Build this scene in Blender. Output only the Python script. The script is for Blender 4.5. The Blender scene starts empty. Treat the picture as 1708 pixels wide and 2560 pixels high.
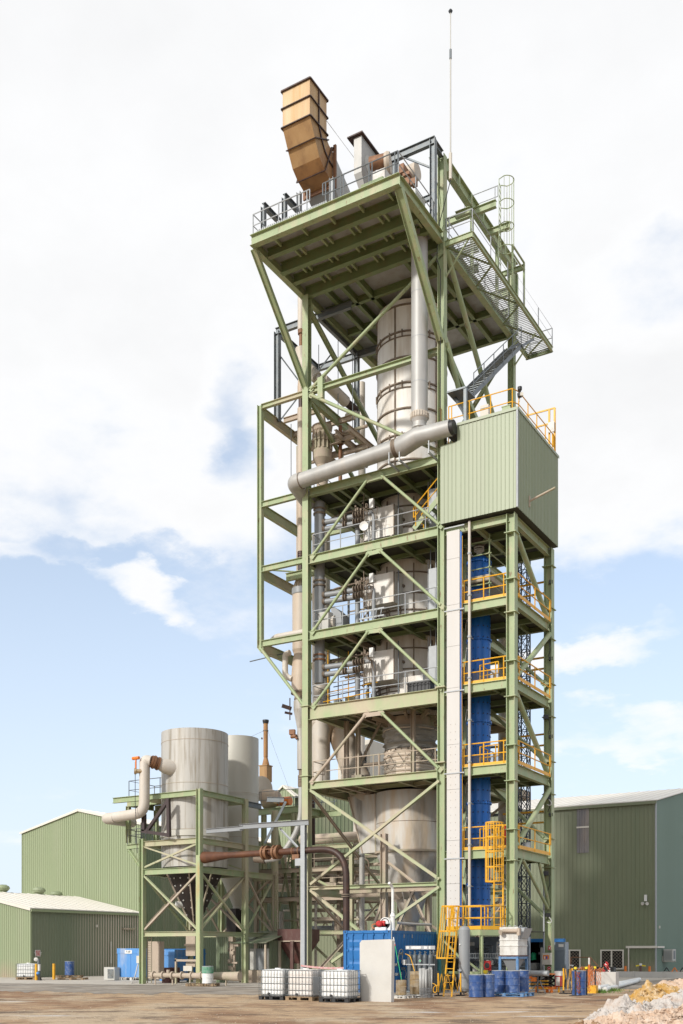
import bpy, math, random
from mathutils import Vector as V
random.seed(7)
scene = bpy.context.scene
COL = scene.collection
rad = math.radians
# ------------------------------------------------------------------ camera
FPX = 2640.0; TH = rad(30.67); EYE = 1.85
RX = V((math.cos(TH), math.sin(TH), 0)); FW = V((-math.sin(TH), math.cos(TH), 0))
CAM = V((0, 0, 0)) - RX*7.71 - FW*47.77; CAM.z = EYE
cd = bpy.data.cameras.new('camera'); cam = bpy.data.objects.new('camera', cd); COL.objects.link(cam)
cam.location = CAM; cam.rotation_euler = (rad(90), 0, TH)
cd.sensor_fit = 'VERTICAL'; cd.sensor_height = 36; cd.lens = FPX/2560*36
cd.shift_y = (2376-1280)/2560; cd.clip_end = 3000; cd.clip_start = .5
scene.camera = cam

def at(px, py, X=None, Y=None, Z=None, D=None):
    """point of the place seen at photo pixel (px, py) on the given plane"""
    d = RX*(px-854) + FW*FPX + V((0, 0, 2376-py))
    if X is not None: t = (X-CAM.x)/d.x
    elif Y is not None: t = (Y-CAM.y)/d.y
    elif Z is not None: t = (Z-CAM.z)/d.z
    else: t = D/FPX
    return CAM + d*t
def gp(px, py): return at(px, py, Z=0)
def zat(py, X, Y):
    v = V((X, Y, 0))-V((CAM.x, CAM.y, 0)); return EYE + (2376-py)*v.dot(FW)/FPX
def xat(px, Y): return at(px, 2000, Y=Y).x
def yat(px, X): return at(px, 2000, X=X).y

# ------------------------------------------------------------------ materials
def lin(h):
    h = h.lstrip('#'); o = []
    for i in (0, 2, 4):
        c = int(h[i:i+2], 16)/255; o.append(c/12.92 if c <= .04045 else ((c+.055)/1.055)**2.4)
    return tuple(o)
def mat(name, col, col2=None, amt=.5, scale=1.2, stretch=1.0, rough=.6, metal=0.0, bump=0.0, col3=None, amt3=.3, scale3=6.0, lo=.35, hi=.7, bscale=25, rust=0, splash=0):
    m = bpy.data.materials.new(name); m.use_nodes = True; nt = m.node_tree; N = nt.nodes; L = nt.links
    b = N['Principled BSDF']; b.inputs['Roughness'].default_value = rough; b.inputs['Metallic'].default_value = metal
    g = N.new('ShaderNodeNewGeometry')
    mp = N.new('ShaderNodeMapping'); mp.inputs['Scale'].default_value = (1, 1, stretch); L.new(g.outputs['Position'], mp.inputs['Vector'])
    def layer(prev, c, a, sc, lo, hi, det=6):
        n = N.new('ShaderNodeTexNoise'); n.inputs['Scale'].default_value = sc; n.inputs['Detail'].default_value = det; n.inputs['Roughness'].default_value = .6
        L.new(mp.outputs[0], n.inputs['Vector'])
        r = N.new('ShaderNodeMapRange'); r.inputs[1].default_value = lo; r.inputs[2].default_value = hi; r.inputs[3].default_value = 0; r.inputs[4].default_value = a
        L.new(n.outputs[0], r.inputs[0])
        x = N.new('ShaderNodeMix'); x.data_type = 'RGBA'; L.new(r.outputs[0], x.inputs[0])
        if isinstance(prev, tuple): x.inputs[6].default_value = (*prev, 1)
        else: L.new(prev, x.inputs[6])
        x.inputs[7].default_value = (*c, 1)
        return x.outputs[2]
    o = tuple(col)
    if col2 is not None: o = layer(o, col2, amt, scale, lo, hi)
    if col3 is not None: o = layer(o, col3, amt3, scale3, .5, .72)
    if isinstance(o, tuple): o = layer(o, tuple(c*.8 for c in o), .4, 2.0, .4, .7)
    if rust: o = layer(o, (.17, .075, .03), rust, 5.5, .62, .70, 8)
    if splash:
        n = N.new('ShaderNodeTexNoise'); n.inputs['Scale'].default_value = 1.6; n.inputs['Detail'].default_value = 6; L.new(mp.outputs[0], n.inputs['Vector'])
        s_ = N.new('ShaderNodeSeparateXYZ'); L.new(g.outputs['Position'], s_.inputs[0])
        r = N.new('ShaderNodeMapRange'); r.inputs[1].default_value = 1.3; r.inputs[2].default_value = .1; r.inputs[3].default_value = 0; r.inputs[4].default_value = 1; L.new(s_.outputs[2], r.inputs[0])
        m2 = N.new('ShaderNodeMath'); m2.operation = 'MULTIPLY'; L.new(r.outputs[0], m2.inputs[0]); L.new(n.outputs[0], m2.inputs[1])
        m3 = N.new('ShaderNodeMath'); m3.operation = 'MULTIPLY'; m3.use_clamp = True; L.new(m2.outputs[0], m3.inputs[0]); m3.inputs[1].default_value = splash*1.6
        x = N.new('ShaderNodeMix'); x.data_type = 'RGBA'; L.new(m3.outputs[0], x.inputs[0]); L.new(o, x.inputs[6]); x.inputs[7].default_value = (.36, .28, .20, 1); o = x.outputs[2]
    L.new(o, b.inputs['Base Color'])
    if bump:
        n = N.new('ShaderNodeTexNoise'); n.inputs['Scale'].default_value = bscale; n.inputs['Detail'].default_value = 4; L.new(g.outputs['Position'], n.inputs['Vector'])
        bp = N.new('ShaderNodeBump'); bp.inputs['Strength'].default_value = bump; bp.inputs['Distance'].default_value = .02
        L.new(n.outputs[0], bp.inputs['Height']); L.new(bp.outputs[0], b.inputs['Normal'])
    return m
DUST = (.42, .33, .25)
RUST = (.20, .085, .035)
M = {}
M['green'] = mat('green_paint', (.33, .39, .215), (.255, .32, .165), .8, 1.1, .35, .55, col3=(.47, .38, .25), amt3=.6, scale3=2.6, rust=.75)
M['green_dust'] = mat('green_paint_dusty', (.34, .40, .22), (.50, .415, .30), .75, .55, .6, .7, col3=DUST, amt3=.6, scale3=3, lo=.38, hi=.62)
M['dust_steel'] = mat('dust_coated_steel', (.46, .37, .29), (.36, .30, .22), .6, 1.5, .5, .8, col3=(.24, .30, .15), amt3=.6, scale3=.9)
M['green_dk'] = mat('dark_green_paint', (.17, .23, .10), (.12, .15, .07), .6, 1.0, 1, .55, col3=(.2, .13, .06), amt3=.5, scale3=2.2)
M['deckplate'] = mat('deck_plate', (.38, .385, .39), (.29, .28, .26), .6, 1.2, 1, .6, metal=.1, col3=(.16, .10, .06), amt3=.4, scale3=2)
M['deckdark'] = mat('deck_plate_dark', (.05, .05, .035), (.035, .03, .022), .7, .9, 1, .7, col3=(.09, .10, .05), amt3=.5, scale3=2)  # near-black plate tone for floors, walkways and gantries
M['galv'] = mat('galvanised_steel', (.38, .395, .40), (.29, .30, .31), .6, 5, 1, .6, .25, col3=(.45, .46, .46), amt3=.5, scale3=10)
M['galvdark'] = mat('weathered_grey_steel', (.17, .19, .20), (.11, .12, .125), .6, 3, 1, .5, .4, col3=(.25, .22, .18), amt3=.4, scale3=4)
M['silver'] = mat('aluminium_cladding', (.41, .405, .385), (.33, .32, .295), .8, 1.4, .4, .5, .15, col3=(.55, .50, .44), amt3=.4, scale3=2)
M['beige'] = mat('lagged_beige_pipe', (.58, .53, .46), (.46, .39, .31), .6, 1.1, .35, .62, .1, col3=(.55, .53, .50), amt3=.5, scale3=3)
M['rustmid'] = mat('tan_brown_duct', (.33, .185, .07), (.43, .27, .12), .8, 1.3, .10, .6, .1, col3=(.20, .10, .04), amt3=.6, scale3=2.2)
M['beige_rust'] = mat('beige_pipe_rusting', (.50, .45, .38), (.46, .30, .17), .75, .8, .25, .62, .1, col3=(.36, .31, .25), amt3=.5, scale3=3)
M['vessel'] = mat('vessel_steel_shell', (.74, .71, .655), (.54, .47, .38), .8, 1.5, .15, .55, .05, lo=.45, hi=.65, col3=(.33, .21, .12), amt3=.25, scale3=1.7, bump=.15, bscale=4)
M['vessel_low'] = mat('scorched_vessel_shell', (.53, .505, .46), (.48, .375, .26), .85, 1.1, .18, .55, .1, lo=.46, hi=.6, col3=(.13, .128, .125), amt3=.8, scale3=1.3, bump=.15, bscale=4)
M['vrib'] = mat('vessel_rib_rusty', (.24, .19, .14), (.12, .08, .055), .7, 2, 1, .7, .2)
M['bluev'] = mat('blue_vessel_paint', (.006, .13, .50), (.006, .085, .33), .6, .8, .3, .33, .1, col3=(.10, .22, .40), amt3=.25, scale3=3)
M['blue'] = mat('blue_container_paint', (.004, .13, .38), (.012, .10, .27), .5, 1.4, .5, .45, col3=(.05, .2, .42), amt3=.25, scale3=4)
M['bluedrum'] = mat('blue_drum_paint', (.025, .075, .24), (.10, .16, .30), .7, 3.5, .8, .45, .1, col3=(.35, .36, .40), amt3=.45, scale3=7)
M['bluecab'] = mat('faded_blue_paint', (.07, .24, .55), (.14, .31, .58), .6, 2, .3, .5, col3=(.5, .48, .45), amt3=.7, scale3=1.1)
M['bluefr'] = mat('blue_frame_paint', (.04, .16, .36), (.16, .25, .36), .6, 4, 1, .5, col3=(.4, .4, .4), amt3=.3, scale3=8)
M['yellow'] = mat('safety_yellow', (.78, .40, .012), (.58, .29, .02), .7, 3, 1, .5, rust=.4)
M['yel2'] = mat('lemon_yellow', (.80, .62, .02), (.7, .5, .02), .4, 3, 1, .45)
M['orange'] = mat('orange_paint', (.75, .20, .02), (.6, .14, .015), .5, 4, 1, .45)
M['black'] = mat('black_rubber', (.018, .018, .019), (.03, .03, .03), .5, 4, 1, .5)
M['dark'] = mat('dark_recess', (.012, .012, .011), (.02, .018, .016), .5, 3, 1, .8)
M['red'] = mat('red_paint', (.50, .022, .02), (.38, .02, .018), .5, 3, 1, .45)
M['white'] = mat('white_paint', (.74, .74, .71), (.62, .60, .56), .5, 3, 1, .5)
M['offwhite'] = mat('grimy_white_paint', (.62, .61, .57), (.44, .41, .36), .7, 2.5, .5, .5, col3=(.3, .25, .2), amt3=.4, scale3=5)
M['rust'] = mat('rusted_duct', (.26, .12, .045), (.46, .25, .095), .8, .9, .25, .62, .15, col3=(.10, .055, .035), amt3=.5, scale3=2.2)
M['rustlight'] = mat('tan_rusted_duct', (.46, .29, .125), (.54, .43, .28), .8, 2.4, .08, .55, .15, col3=(.33, .15, .05), amt3=.6, scale3=1.6)
M['rustdark'] = mat('dark_rusted_pipe', (.035, .020, .017), (.075, .035, .022), .7, 1.6, 1, .5, .2, col3=(.17, .075, .035), amt3=.4, scale3=4)
M['rustpipe'] = mat('brown_rusted_pipe', (.075, .025, .011), (.15, .058, .022), .8, 1.6, 1, .65, 0, col3=(.05, .028, .02), amt3=.5, scale3=5)
M['maroon'] = mat('oxide_primer', (.045, .026, .024), (.028, .018, .017), .5, 2, 1, .5)
M['redox'] = mat('red_oxide_hopper', (.11, .042, .034), (.07, .03, .026), .7, 1.5, .5, .6, col3=(.25, .19, .15), amt3=.4, scale3=3)
M['copper'] = mat('rusty_flange', (.26, .125, .06), (.11, .055, .03), .7, 5, 1, .6, .2)
M['clad'] = mat('pale_green_cladding', (.28, .318, .205), (.245, .282, .175), .8, .8, .08, .45, col3=(.30, .30, .22), amt3=.35, scale3=.6)
M['cladside'] = M['clad']
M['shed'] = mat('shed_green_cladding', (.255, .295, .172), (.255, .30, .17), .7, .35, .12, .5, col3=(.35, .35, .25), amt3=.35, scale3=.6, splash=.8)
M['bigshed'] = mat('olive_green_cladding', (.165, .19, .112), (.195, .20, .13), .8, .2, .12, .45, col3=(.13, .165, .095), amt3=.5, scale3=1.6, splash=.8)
M['lowshed'] = mat('mid_green_shaded_cladding', (.135, .175, .10), (.20, .205, .135), .6, .3, .15, .5, col3=(.40, .34, .27), amt3=.3, scale3=.7)
M['roof'] = mat('cream_roof_sheeting', (.72, .68, .61), (.66, .61, .53), .5, .6, 1, .5)
M['trim'] = mat('cream_trim', (.66, .62, .54), (.58, .53, .46), .5, 2, 1, .5)
M['conc'] = mat('smooth_concrete', (.54, .52, .48), (.44, .42, .385), .6, 1.1, 1, .85, bump=.25, bscale=14, col3=(.52, .51, .49), amt3=.5, scale3=4)
M['plastic'] = mat('white_tank_plastic', (.80, .80, .78), (.70, .67, .61), .5, 2.2, 1, .4)
M['plasticb'] = mat('stained_tank_plastic', (.74, .70, .66), (.62, .55, .49), .6, 2.2, 1, .4)
M['wood'] = mat('pallet_timber', (.30, .21, .125), (.20, .14, .085), .6, 5, 1, .85)
M['silo'] = mat('weathered_silo_shell', (.45, .43, .39), (.27, .24, .19), .85, 3.0, .06, .5, .1, lo=.45, hi=.62, col3=(.27, .225, .165), amt3=.75, scale3=6, bump=.12, bscale=3)
M['silo2'] = mat('cream_silo_shell', (.50, .48, .42), (.44, .41, .35), .5, .8, .1, .5, .1)
M['hopper'] = mat('black_hopper_plate', (.022, .018, .017), (.05, .032, .026), .7, 2, .6, .55, .2)
M['gascyl'] = mat('grey_gas_cylinder', (.11, .125, .135), (.09, .10, .11), .5, 3, 1, .4, .1)
M['teal'] = mat('teal_gas_cylinder', (.02, .17, .19), (.02, .13, .15), .5, 3, 1, .4)
M['tankgrey'] = mat('grey_tank_paint', (.27, .28, .285), (.22, .23, .235), .5, 1.5, .5, .45)
M['brass'] = mat('brassy_drum_steel', (.50, .34, .15), (.60, .54, .44), .8, 2.2, 2.2, .3, .75, col3=(.16, .085, .04), amt3=.5, scale3=3)
M['acgrey'] = mat('air_conditioner_shell', (.48, .47, .43), (.46, .44, .39), .5, 3, 1, .5)
M['hosegreen'] = mat('green_hose', (.01, .36, .12), (.01, .30, .10), .4, 3, 1, .5)
M['gdot'] = mat('green_label', (.02, .42, .18), (.02, .35, .15), .3, 3, 1, .5)
M['bluegrey'] = mat('blue_grey_panel', (.23, .27, .31), (.19, .22, .26), .5, 2, 1, .45, .2)
M['lattice'] = mat('dark_lattice_steel', (.06, .07, .08), (.04, .045, .05), .6, 3, 1, .5, .4)
M['fabric'] = mat('grey_wrap_cloth', (.38, .355, .31), (.29, .265, .23), .7, 2, 1, .9, bump=.6, bscale=3)
M['lag'] = mat('dusty_lagging', (.66, .56, .45), (.52, .43, .33), .7, 1.6, 3.0, .8, bump=.5, bscale=3)
M['mesh'] = mat('dark_wire_mesh', (.06, .055, .04), (.08, .07, .05), .5, 4, 1, .7)
M['cream'] = mat('cream_panel', (.60, .56, .48), (.52, .47, .39), .5, 2, 1, .6)
M['greenroof'] = mat('dusty_green_roof', (.10, .14, .08), (.24, .20, .15), .8, 2, 1, .6)

# ------------------------------------------------------------------ mesh builder
Z = V((0, 0, 1)); XA = V((1, 0, 0)); YA = V((0, 1, 0))
def v3(p): return p if isinstance(p, V) else V(p)
class MB:
    def __init__(s): s.v = []; s.f = []; s.sm = []
    def face(s, pts, smooth=False):
        b = len(s.v); s.v += [v3(p) for p in pts]; s.f.append(tuple(range(b, b+len(pts)))); s.sm.append(smooth)
    def hexa(s, c):  # c: 8 corners, bottom 4 ccw then top 4
        b = len(s.v); s.v += [v3(p) for p in c]
        for q in ((3, 2, 1, 0), (4, 5, 6, 7), (0, 1, 5, 4), (1, 2, 6, 5), (2, 3, 7, 6), (3, 0, 4, 7)):
            s.f.append(tuple(b+i for i in q)); s.sm.append(False)
        return s
    def box(s, x0, x1, y0, y1, z0, z1):
        return s.hexa([(x0, y0, z0), (x1, y0, z0), (x1, y1, z0), (x0, y1, z0), (x0, y0, z1), (x1, y0, z1), (x1, y1, z1), (x0, y1, z1)])
    def cb(s, c, sx, sy, sz, rz=0, tilt=0):
        c = v3(c); ca, sa = math.cos(rz), math.sin(rz); P = []
        for k in (0, 1):
            for (a, b_) in ((-1, -1), (1, -1), (1, 1), (-1, 1)):
                x = a*sx/2; y = b_*sy/2; P.append(c+V((x*ca-y*sa, x*sa+y*ca, k*sz)))
        return s.hexa(P)
    def fr(s, p, q, up):
        d = (q-p).normalized()
        if abs(d.dot(up)) > .98: up = YA if abs(d.dot(YA)) < .9 else XA
        a = d.cross(up).normalized(); u = a.cross(d); return d, a, u
    def bar(s, p, q, w, h, up=Z, oa=0, ou=0):
        p = v3(p); q = v3(q); d, a, u = s.fr(p, q, up); c = a*oa+u*ou
        P = [p+c-a*w/2-u*h/2, p+c+a*w/2-u*h/2, p+c+a*w/2+u*h/2, p+c-a*w/2+u*h/2]
        Q = [x+(q-p) for x in P]; return s.hexa([P[0], P[1], P[2], P[3], Q[0], Q[1], Q[2], Q[3]])
    def ib(s, p, q, w, h, t=.02, up=Z):
        s.bar(p, q, t, h-2*t, up); s.bar(p, q, w, t, up, 0, h/2-t/2); s.bar(p, q, w, t, up, 0, -h/2+t/2); return s
    def ang(s, p, q, w, t=.014, up=Z):
        s.bar(p, q, w, t, up, 0, -w/2+t/2); s.bar(p, q, t, w-t, up, -w/2+t/2, t/2); return s
    def path(s, pts, r, n=12, cap=True, rs=None):
        pts = [v3(p) for p in pts]; m = len(pts); rings = []; d0 = (pts[1]-pts[0]).normalized()
        up = Z if abs(d0.z) < .9 else XA; a = d0.cross(up).normalized()
        for i, p in enumerate(pts):
            if i == 0: t = d0
            elif i == m-1: t = (pts[i]-pts[i-1]).normalized()
            else: t = ((pts[i]-pts[i-1]).normalized()+(pts[i+1]-pts[i]).normalized()).normalized()
            a = (a-t*a.dot(t)).normalized(); b = t.cross(a); rr = rs[i] if rs else r
            rings.append([p+(a*math.cos(2*math.pi*k/n)+b*math.sin(2*math.pi*k/n))*rr for k in range(n)])
        b0 = len(s.v)
        for R_ in rings: s.v += R_
        for i in range(m-1):
            for k in range(n):
                k2 = (k+1) % n; s.f.append((b0+i*n+k, b0+i*n+k2, b0+(i+1)*n+k2, b0+(i+1)*n+k)); s.sm.append(n > 6)
        if cap: s.face(list(reversed(rings[0]))); s.face(rings[-1])
        return s
    def tube(s, p, q, r, n=10, r2=None): return s.path([p, q], r, n, True, [r, r if r2 is None else r2])
    def lathe(s, cx, cy, prof, n=32, axis=None, c=None):
        for i in range(len(prof)-1):
            (r0, z0), (r1, z1) = prof[i], prof[i+1]
            if axis is None: f = lambda r, z, t: V((cx+r*math.cos(t), cy+r*math.sin(t), z))
            else:
                ax = v3(axis).normalized(); e1 = ax.orthogonal().normalized(); e2 = ax.cross(e1); cc = v3(c)
                f = lambda r, z, t: cc+ax*z+e1*r*math.cos(t)+e2*r*math.sin(t)
            b = len(s.v)
            for (r, z) in ((r0, z0), (r1, z1)):
                for k in range(n): s.v.append(f(r, z, 2*math.pi*k/n))
            for k in range(n):
                k2 = (k+1) % n; s.f.append((b+k, b+k2, b+n+k2, b+n+k)); s.sm.append(True)
        return s
    def torus(s, c, R, r, n=28, m=6, a=XA, b=YA):
        c = v3(c); nrm = a.cross(b); b0 = len(s.v)
        for i in range(n):
            t = 2*math.pi*i/n; e = a*math.cos(t)+b*math.sin(t)
            for j in range(m):
                q = 2*math.pi*j/m; s.v.append(c+e*(R+r*math.cos(q))+nrm*r*math.sin(q))
        for i in range(n):
            for j in range(m):
                i2 = (i+1) % n; j2 = (j+1) % m; s.f.append((b0+i*m+j, b0+i2*m+j, b0+i2*m+j2, b0+i*m+j2)); s.sm.append(True)
        return s
    def prism(s, poly, off):
        off = v3(off); P = [v3(p) for p in poly]; Q = [p+off for p in P]; n = len(P)
        s.face(list(reversed(P))); s.face(Q)
        for i in range(n): s.face([P[i], P[(i+1) % n], Q[(i+1) % n], Q[i]])
        return s
    def rail(s, pts, h=1.05, r=.022, sp=1.6, mid=.52, loop=True, kick=0, posts=True):
        """tubular handrail along floor points"""
        pts = [v3(p) for p in pts]
        for k in range(len(pts)-1):
            p, q = pts[k], pts[k+1]; L_ = (q-p).length; n = max(1, round(L_/sp)); d = (q-p)/L_
            if posts:
                for i in range(n+1):
                    if k > 0 and i == 0: continue
                    o = p+(q-p)*i/n
                    if loop and k == 0 and i == 0: o = p+d*.15
                    if loop and k == len(pts)-2 and i == n: o = q-d*.15
                    s.tube(o, o+Z*(h-.01), r, 6)
            if kick: s.bar(p+Z*kick/2, q+Z*kick/2, .012, kick)
        T = [p+Z*h for p in pts]; m_ = [p+Z*mid for p in pts]
        s.path(T, r, 6); s.path(m_, r*.9, 6)
        if loop:
            for e in (0, -1): s.tube(T[e], m_[e], r, 6)
        return s
    def build(s, name, m, parent=None, **kw):
        o = V((0, 0, 0))
        if parent is not None:
            q = parent
            while q is not None: o = o+q.location; q = q.parent
        me = bpy.data.meshes.new(name); me.from_pydata([p-o for p in s.v], [], s.f)
        me.polygons.foreach_set('use_smooth', s.sm); me.update()
        ob = bpy.data.objects.new(name, me); COL.objects.link(ob)
        me.materials.append(M[m] if isinstance(m, str) else m)
        if parent is not None: ob.parent = parent
        for k, v_ in kw.items(): ob[k] = v_
        return ob
def rnd(pts, R, seg=5):
    """round the corners of a polyline"""
    pts = [v3(p) for p in pts]; out = [pts[0]]
    for i in range(1, len(pts)-1):
        a = (pts[i-1]-pts[i]); b = (pts[i+1]-pts[i]); k = min(R, a.length*.49, b.length*.49)
        p0 = pts[i]+a.normalized()*k; p1 = pts[i]+b.normalized()*k
        for j in range(seg+1):
            t = j/seg; out.append(p0*(1-t)**2+pts[i]*2*t*(1-t)+p1*t*t)
    out.append(pts[-1]); return out
def thing(name, label, cat, loc=(0, 0, 0), group=None, rz=0):
    o = bpy.data.objects.new(name, None); COL.objects.link(o); o.location = loc; o.rotation_euler = (0, 0, rz); o.empty_display_size = .3
    o['label'] = label; o['category'] = cat
    if group: o['group'] = group
    return o
def tag(o, label, cat, group=None):
    o['label'] = label; o['category'] = cat
    if group: o['group'] = group
    return o
def dup(root, loc, rz=0, label=None, group=None, mats=None):
    r = root.copy(); COL.objects.link(r); r.location = loc; r.rotation_euler = (0, 0, rz)
    if label: r['label'] = label
    if group: r['group'] = group
    for ch in list(root.children):
        c = ch.copy(); COL.objects.link(c); c.parent = r
        for g in list(ch.children):
            d = g.copy(); COL.objects.link(d); d.parent = c
    return r
def corr(mb, p0, p1, z0, top, pitch=.2, dep=.03, rib=.055, th=0):
    """ribbed sheet wall from p0 to p1 (outside to the right of travel); top: number or function of run"""
    p0 = V((p0[0], p0[1], 0)); p1 = V((p1[0], p1[1], 0)); L_ = (p1-p0).length; d = (p1-p0)/L_; n = V((d.y, -d.x, 0))
    tf = top if callable(top) else (lambda t: top)
    prof = []; x = 0
    while x < L_-1e-3:
        for (a, o) in ((0, 0), (pitch-rib, 0), (pitch-rib*.72, dep), (pitch-rib*.28, dep)):
            if x+a < L_: prof.append((x+a, o))
        x += pitch
    prof.append((L_, 0))
    for (a, o), (b, q) in zip(prof, prof[1:]):
        A = p0+d*a+n*o; B = p0+d*b+n*q
        mb.face([A+Z*z0, B+Z*z0, B+Z*tf(b), A+Z*tf(a)])
    return mb
def part(mb, name, m, parent, **kw): return mb.build(name, m, parent, **kw)
# ------------------------------------------------------------------ sky and sun
w = bpy.data.worlds.new('World'); scene.world = w; w.use_nodes = True; nt = w.node_tree; N = nt.nodes; L = nt.links
N.clear(); out = N.new('ShaderNodeOutputWorld')
SUN_EL = rad(27); TOSUN = V((-.22, -.975, 0)).normalized()
sky = N.new('ShaderNodeTexSky'); sky.sky_type = 'NISHITA'; sky.sun_disc = False; sky.sun_elevation = SUN_EL
sky.sun_rotation = math.atan2(TOSUN.x, TOSUN.y); sky.air_density = 1.0; sky.dust_density = 1.5; sky.ozone_density = 1.2
b1 = N.new('ShaderNodeBackground'); b1.inputs[1].default_value = .15; L.new(sky.outputs[0], b1.inputs[0])
tc = N.new('ShaderNodeTexCoord'); sx = N.new('ShaderNodeSeparateXYZ'); L.new(tc.outputs['Generated'], sx.inputs[0])
def math_(op, a, b=None, c=None):
    n = N.new('ShaderNodeMath'); n.operation = op
    for i, x in enumerate((a, b, c)):
        if x is None: continue
        if isinstance(x, (int, float)): n.inputs[i].default_value = x
        else: L.new(x, n.inputs[i])
    return n.outputs[0]
zz = math_('MAXIMUM', sx.outputs[2], 0.02)
# project the direction on a cloud layer
px_ = math_('DIVIDE', sx.outputs[0], math_('ADD', zz, .25)); py_ = math_('DIVIDE', sx.outputs[1], math_('ADD', zz, .25))
cb = N.new('ShaderNodeCombineXYZ'); L.new(px_, cb.inputs[0]); L.new(py_, cb.inputs[1]); cb.inputs[2].default_value = 3.7
def noise(sc, det, off=0, rough=.55):
    mp = N.new('ShaderNodeMapping'); mp.inputs['Location'].default_value = (off, off*1.7, 0); L.new(cb.outputs[0], mp.inputs[0])
    n = N.new('ShaderNodeTexNoise'); n.inputs['Scale'].default_value = sc; n.inputs['Detail'].default_value = det; n.inputs['Roughness'].default_value = rough
    L.new(mp.outputs[0], n.inputs['Vector']); return n.outputs[0]
n1 = noise(1.9, 9, CLOUD_OFF if 'CLOUD_OFF' in globals() else 2.3); n2 = noise(5.5, 6, 7.1)
el = sx.outputs[2]
mr = N.new('ShaderNodeMapRange'); mr.interpolation_type = 'SMOOTHSTEP'; mr.inputs[1].default_value = .27; mr.inputs[2].default_value = .56; mr.inputs[3].default_value = -.10; mr.inputs[4].default_value = .34; L.new(el, mr.inputs[0])
dens = math_('ADD', math_('ADD', n1, math_('ADD', math_('MULTIPLY', math_('SUBTRACT', n2, .5), .36), math_('MULTIPLY', math_('SUBTRACT', noise(16, 5, 3.1), .5), .16))), mr.outputs[0])
du = N.new('ShaderNodeVectorMath'); du.operation = 'DOT_PRODUCT'; du.inputs[1].default_value = RX; L.new(tc.outputs['Generated'], du.inputs[0]); n3 = noise(11, 5, 1.3); n4 = noise(3.2, 6, 5.5)
U_ = math_('ADD', du.outputs['Value'], math_('ADD', math_('MULTIPLY', math_('SUBTRACT', n4, .5), .16), math_('MULTIPLY', math_('SUBTRACT', n3, .5), .06))); elw = math_('ADD', el, math_('ADD', math_('MULTIPLY', math_('SUBTRACT', n2, .5), .11), math_('MULTIPLY', math_('SUBTRACT', n3, .5), .05)))
for bx, by, bw, bh, ba in ((620, 900, 75, 120, -.14), (575, 1010, 60, 70, -.09), (650, 1130, 70, 60, -.13), (1590, 730, 200, 70, -.12), (385, 1480, 105, 50, .27), (330, 1385, 200, 30, -.12), (1480, 1630, 210, 50, .30), (1560, 1850, 240, 60, .34), (200, 1240, 420, 120, .12), (1520, 1130, 330, 190, .22), (120, 1700, 300, 180, -.2), (60, 1380, 160, 40, .10)):
    d_ = (RX*(bx-854)+FW*FPX+V((0, 0, 2376-by))); ln = d_.length; u0 = d_.dot(RX)/ln; v0 = d_.z/ln
    a_ = math_('POWER', math_('ABSOLUTE', math_('DIVIDE', math_('SUBTRACT', U_, u0), bw*1.5/ln)), 2); b_ = math_('POWER', math_('ABSOLUTE', math_('DIVIDE', math_('SUBTRACT', elw, v0), bh*1.5/ln)), 2)
    dens = math_('ADD', dens, math_('MULTIPLY', math_('MAXIMUM', math_('SUBTRACT', 1, math_('ADD', a_, b_)), 0), ba))
cm = N.new('ShaderNodeMapRange'); cm.interpolation_type = 'SMOOTHSTEP'; cm.inputs[1].default_value = .45; cm.inputs[2].default_value = .74; L.new(dens, cm.inputs[0])
shade = N.new('ShaderNodeMapRange'); shade.inputs[1].default_value = .55; shade.inputs[2].default_value = 1.1; shade.inputs[3].default_value = .83; shade.inputs[4].default_value = .69; L.new(dens, shade.inputs[0])
cc = N.new('ShaderNodeMix'); cc.data_type = 'RGBA'; cc.blend_type = 'MULTIPLY'; cc.inputs[0].default_value = 1; cc.inputs[6].default_value = (.985, .99, 1.0, 1); L.new(shade.outputs[0], cc.inputs[7])
b2 = N.new('ShaderNodeBackground'); b2.inputs[1].default_value = 1.0; L.new(cc.outputs[2], b2.inputs[0])
# thin high haze whitening the blue, more so towards the horizon
hz = N.new('ShaderNodeMapRange'); hz.inputs[1].default_value = .0; hz.inputs[2].default_value = .38; hz.inputs[3].default_value = .95; hz.inputs[4].default_value = .42; L.new(el, hz.inputs[0])
b3 = N.new('ShaderNodeBackground'); b3.inputs[0].default_value = (.76, .86, 1.0, 1); b3.inputs[1].default_value = .86
mxh = N.new('ShaderNodeMixShader'); L.new(hz.outputs[0], mxh.inputs[0]); L.new(b1.outputs[0], mxh.inputs[1]); L.new(b3.outputs[0], mxh.inputs[2])
mx = N.new('ShaderNodeMixShader'); L.new(cm.outputs[0], mx.inputs[0]); L.new(mxh.outputs[0], mx.inputs[1]); L.new(b2.outputs[0], mx.inputs[2])
L.new(mx.outputs[0], out.inputs[0])
sl = bpy.data.lights.new('sun', 'SUN'); sl.energy = 2.5; sl.angle = rad(4); sl.color = (1, .97, .915)
so = bpy.data.objects.new('sun', sl); COL.objects.link(so)
sd = (TOSUN*math.cos(SUN_EL)+Z*math.sin(SUN_EL)); so.rotation_euler = sd.to_track_quat('Z', 'Y').to_euler(); so.location = (0, -20, 60)
scene.view_settings.view_transform = 'Standard'; scene.view_settings.look = 'None'; scene.view_settings.exposure = .36; scene.view_settings.gamma = 1

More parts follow.
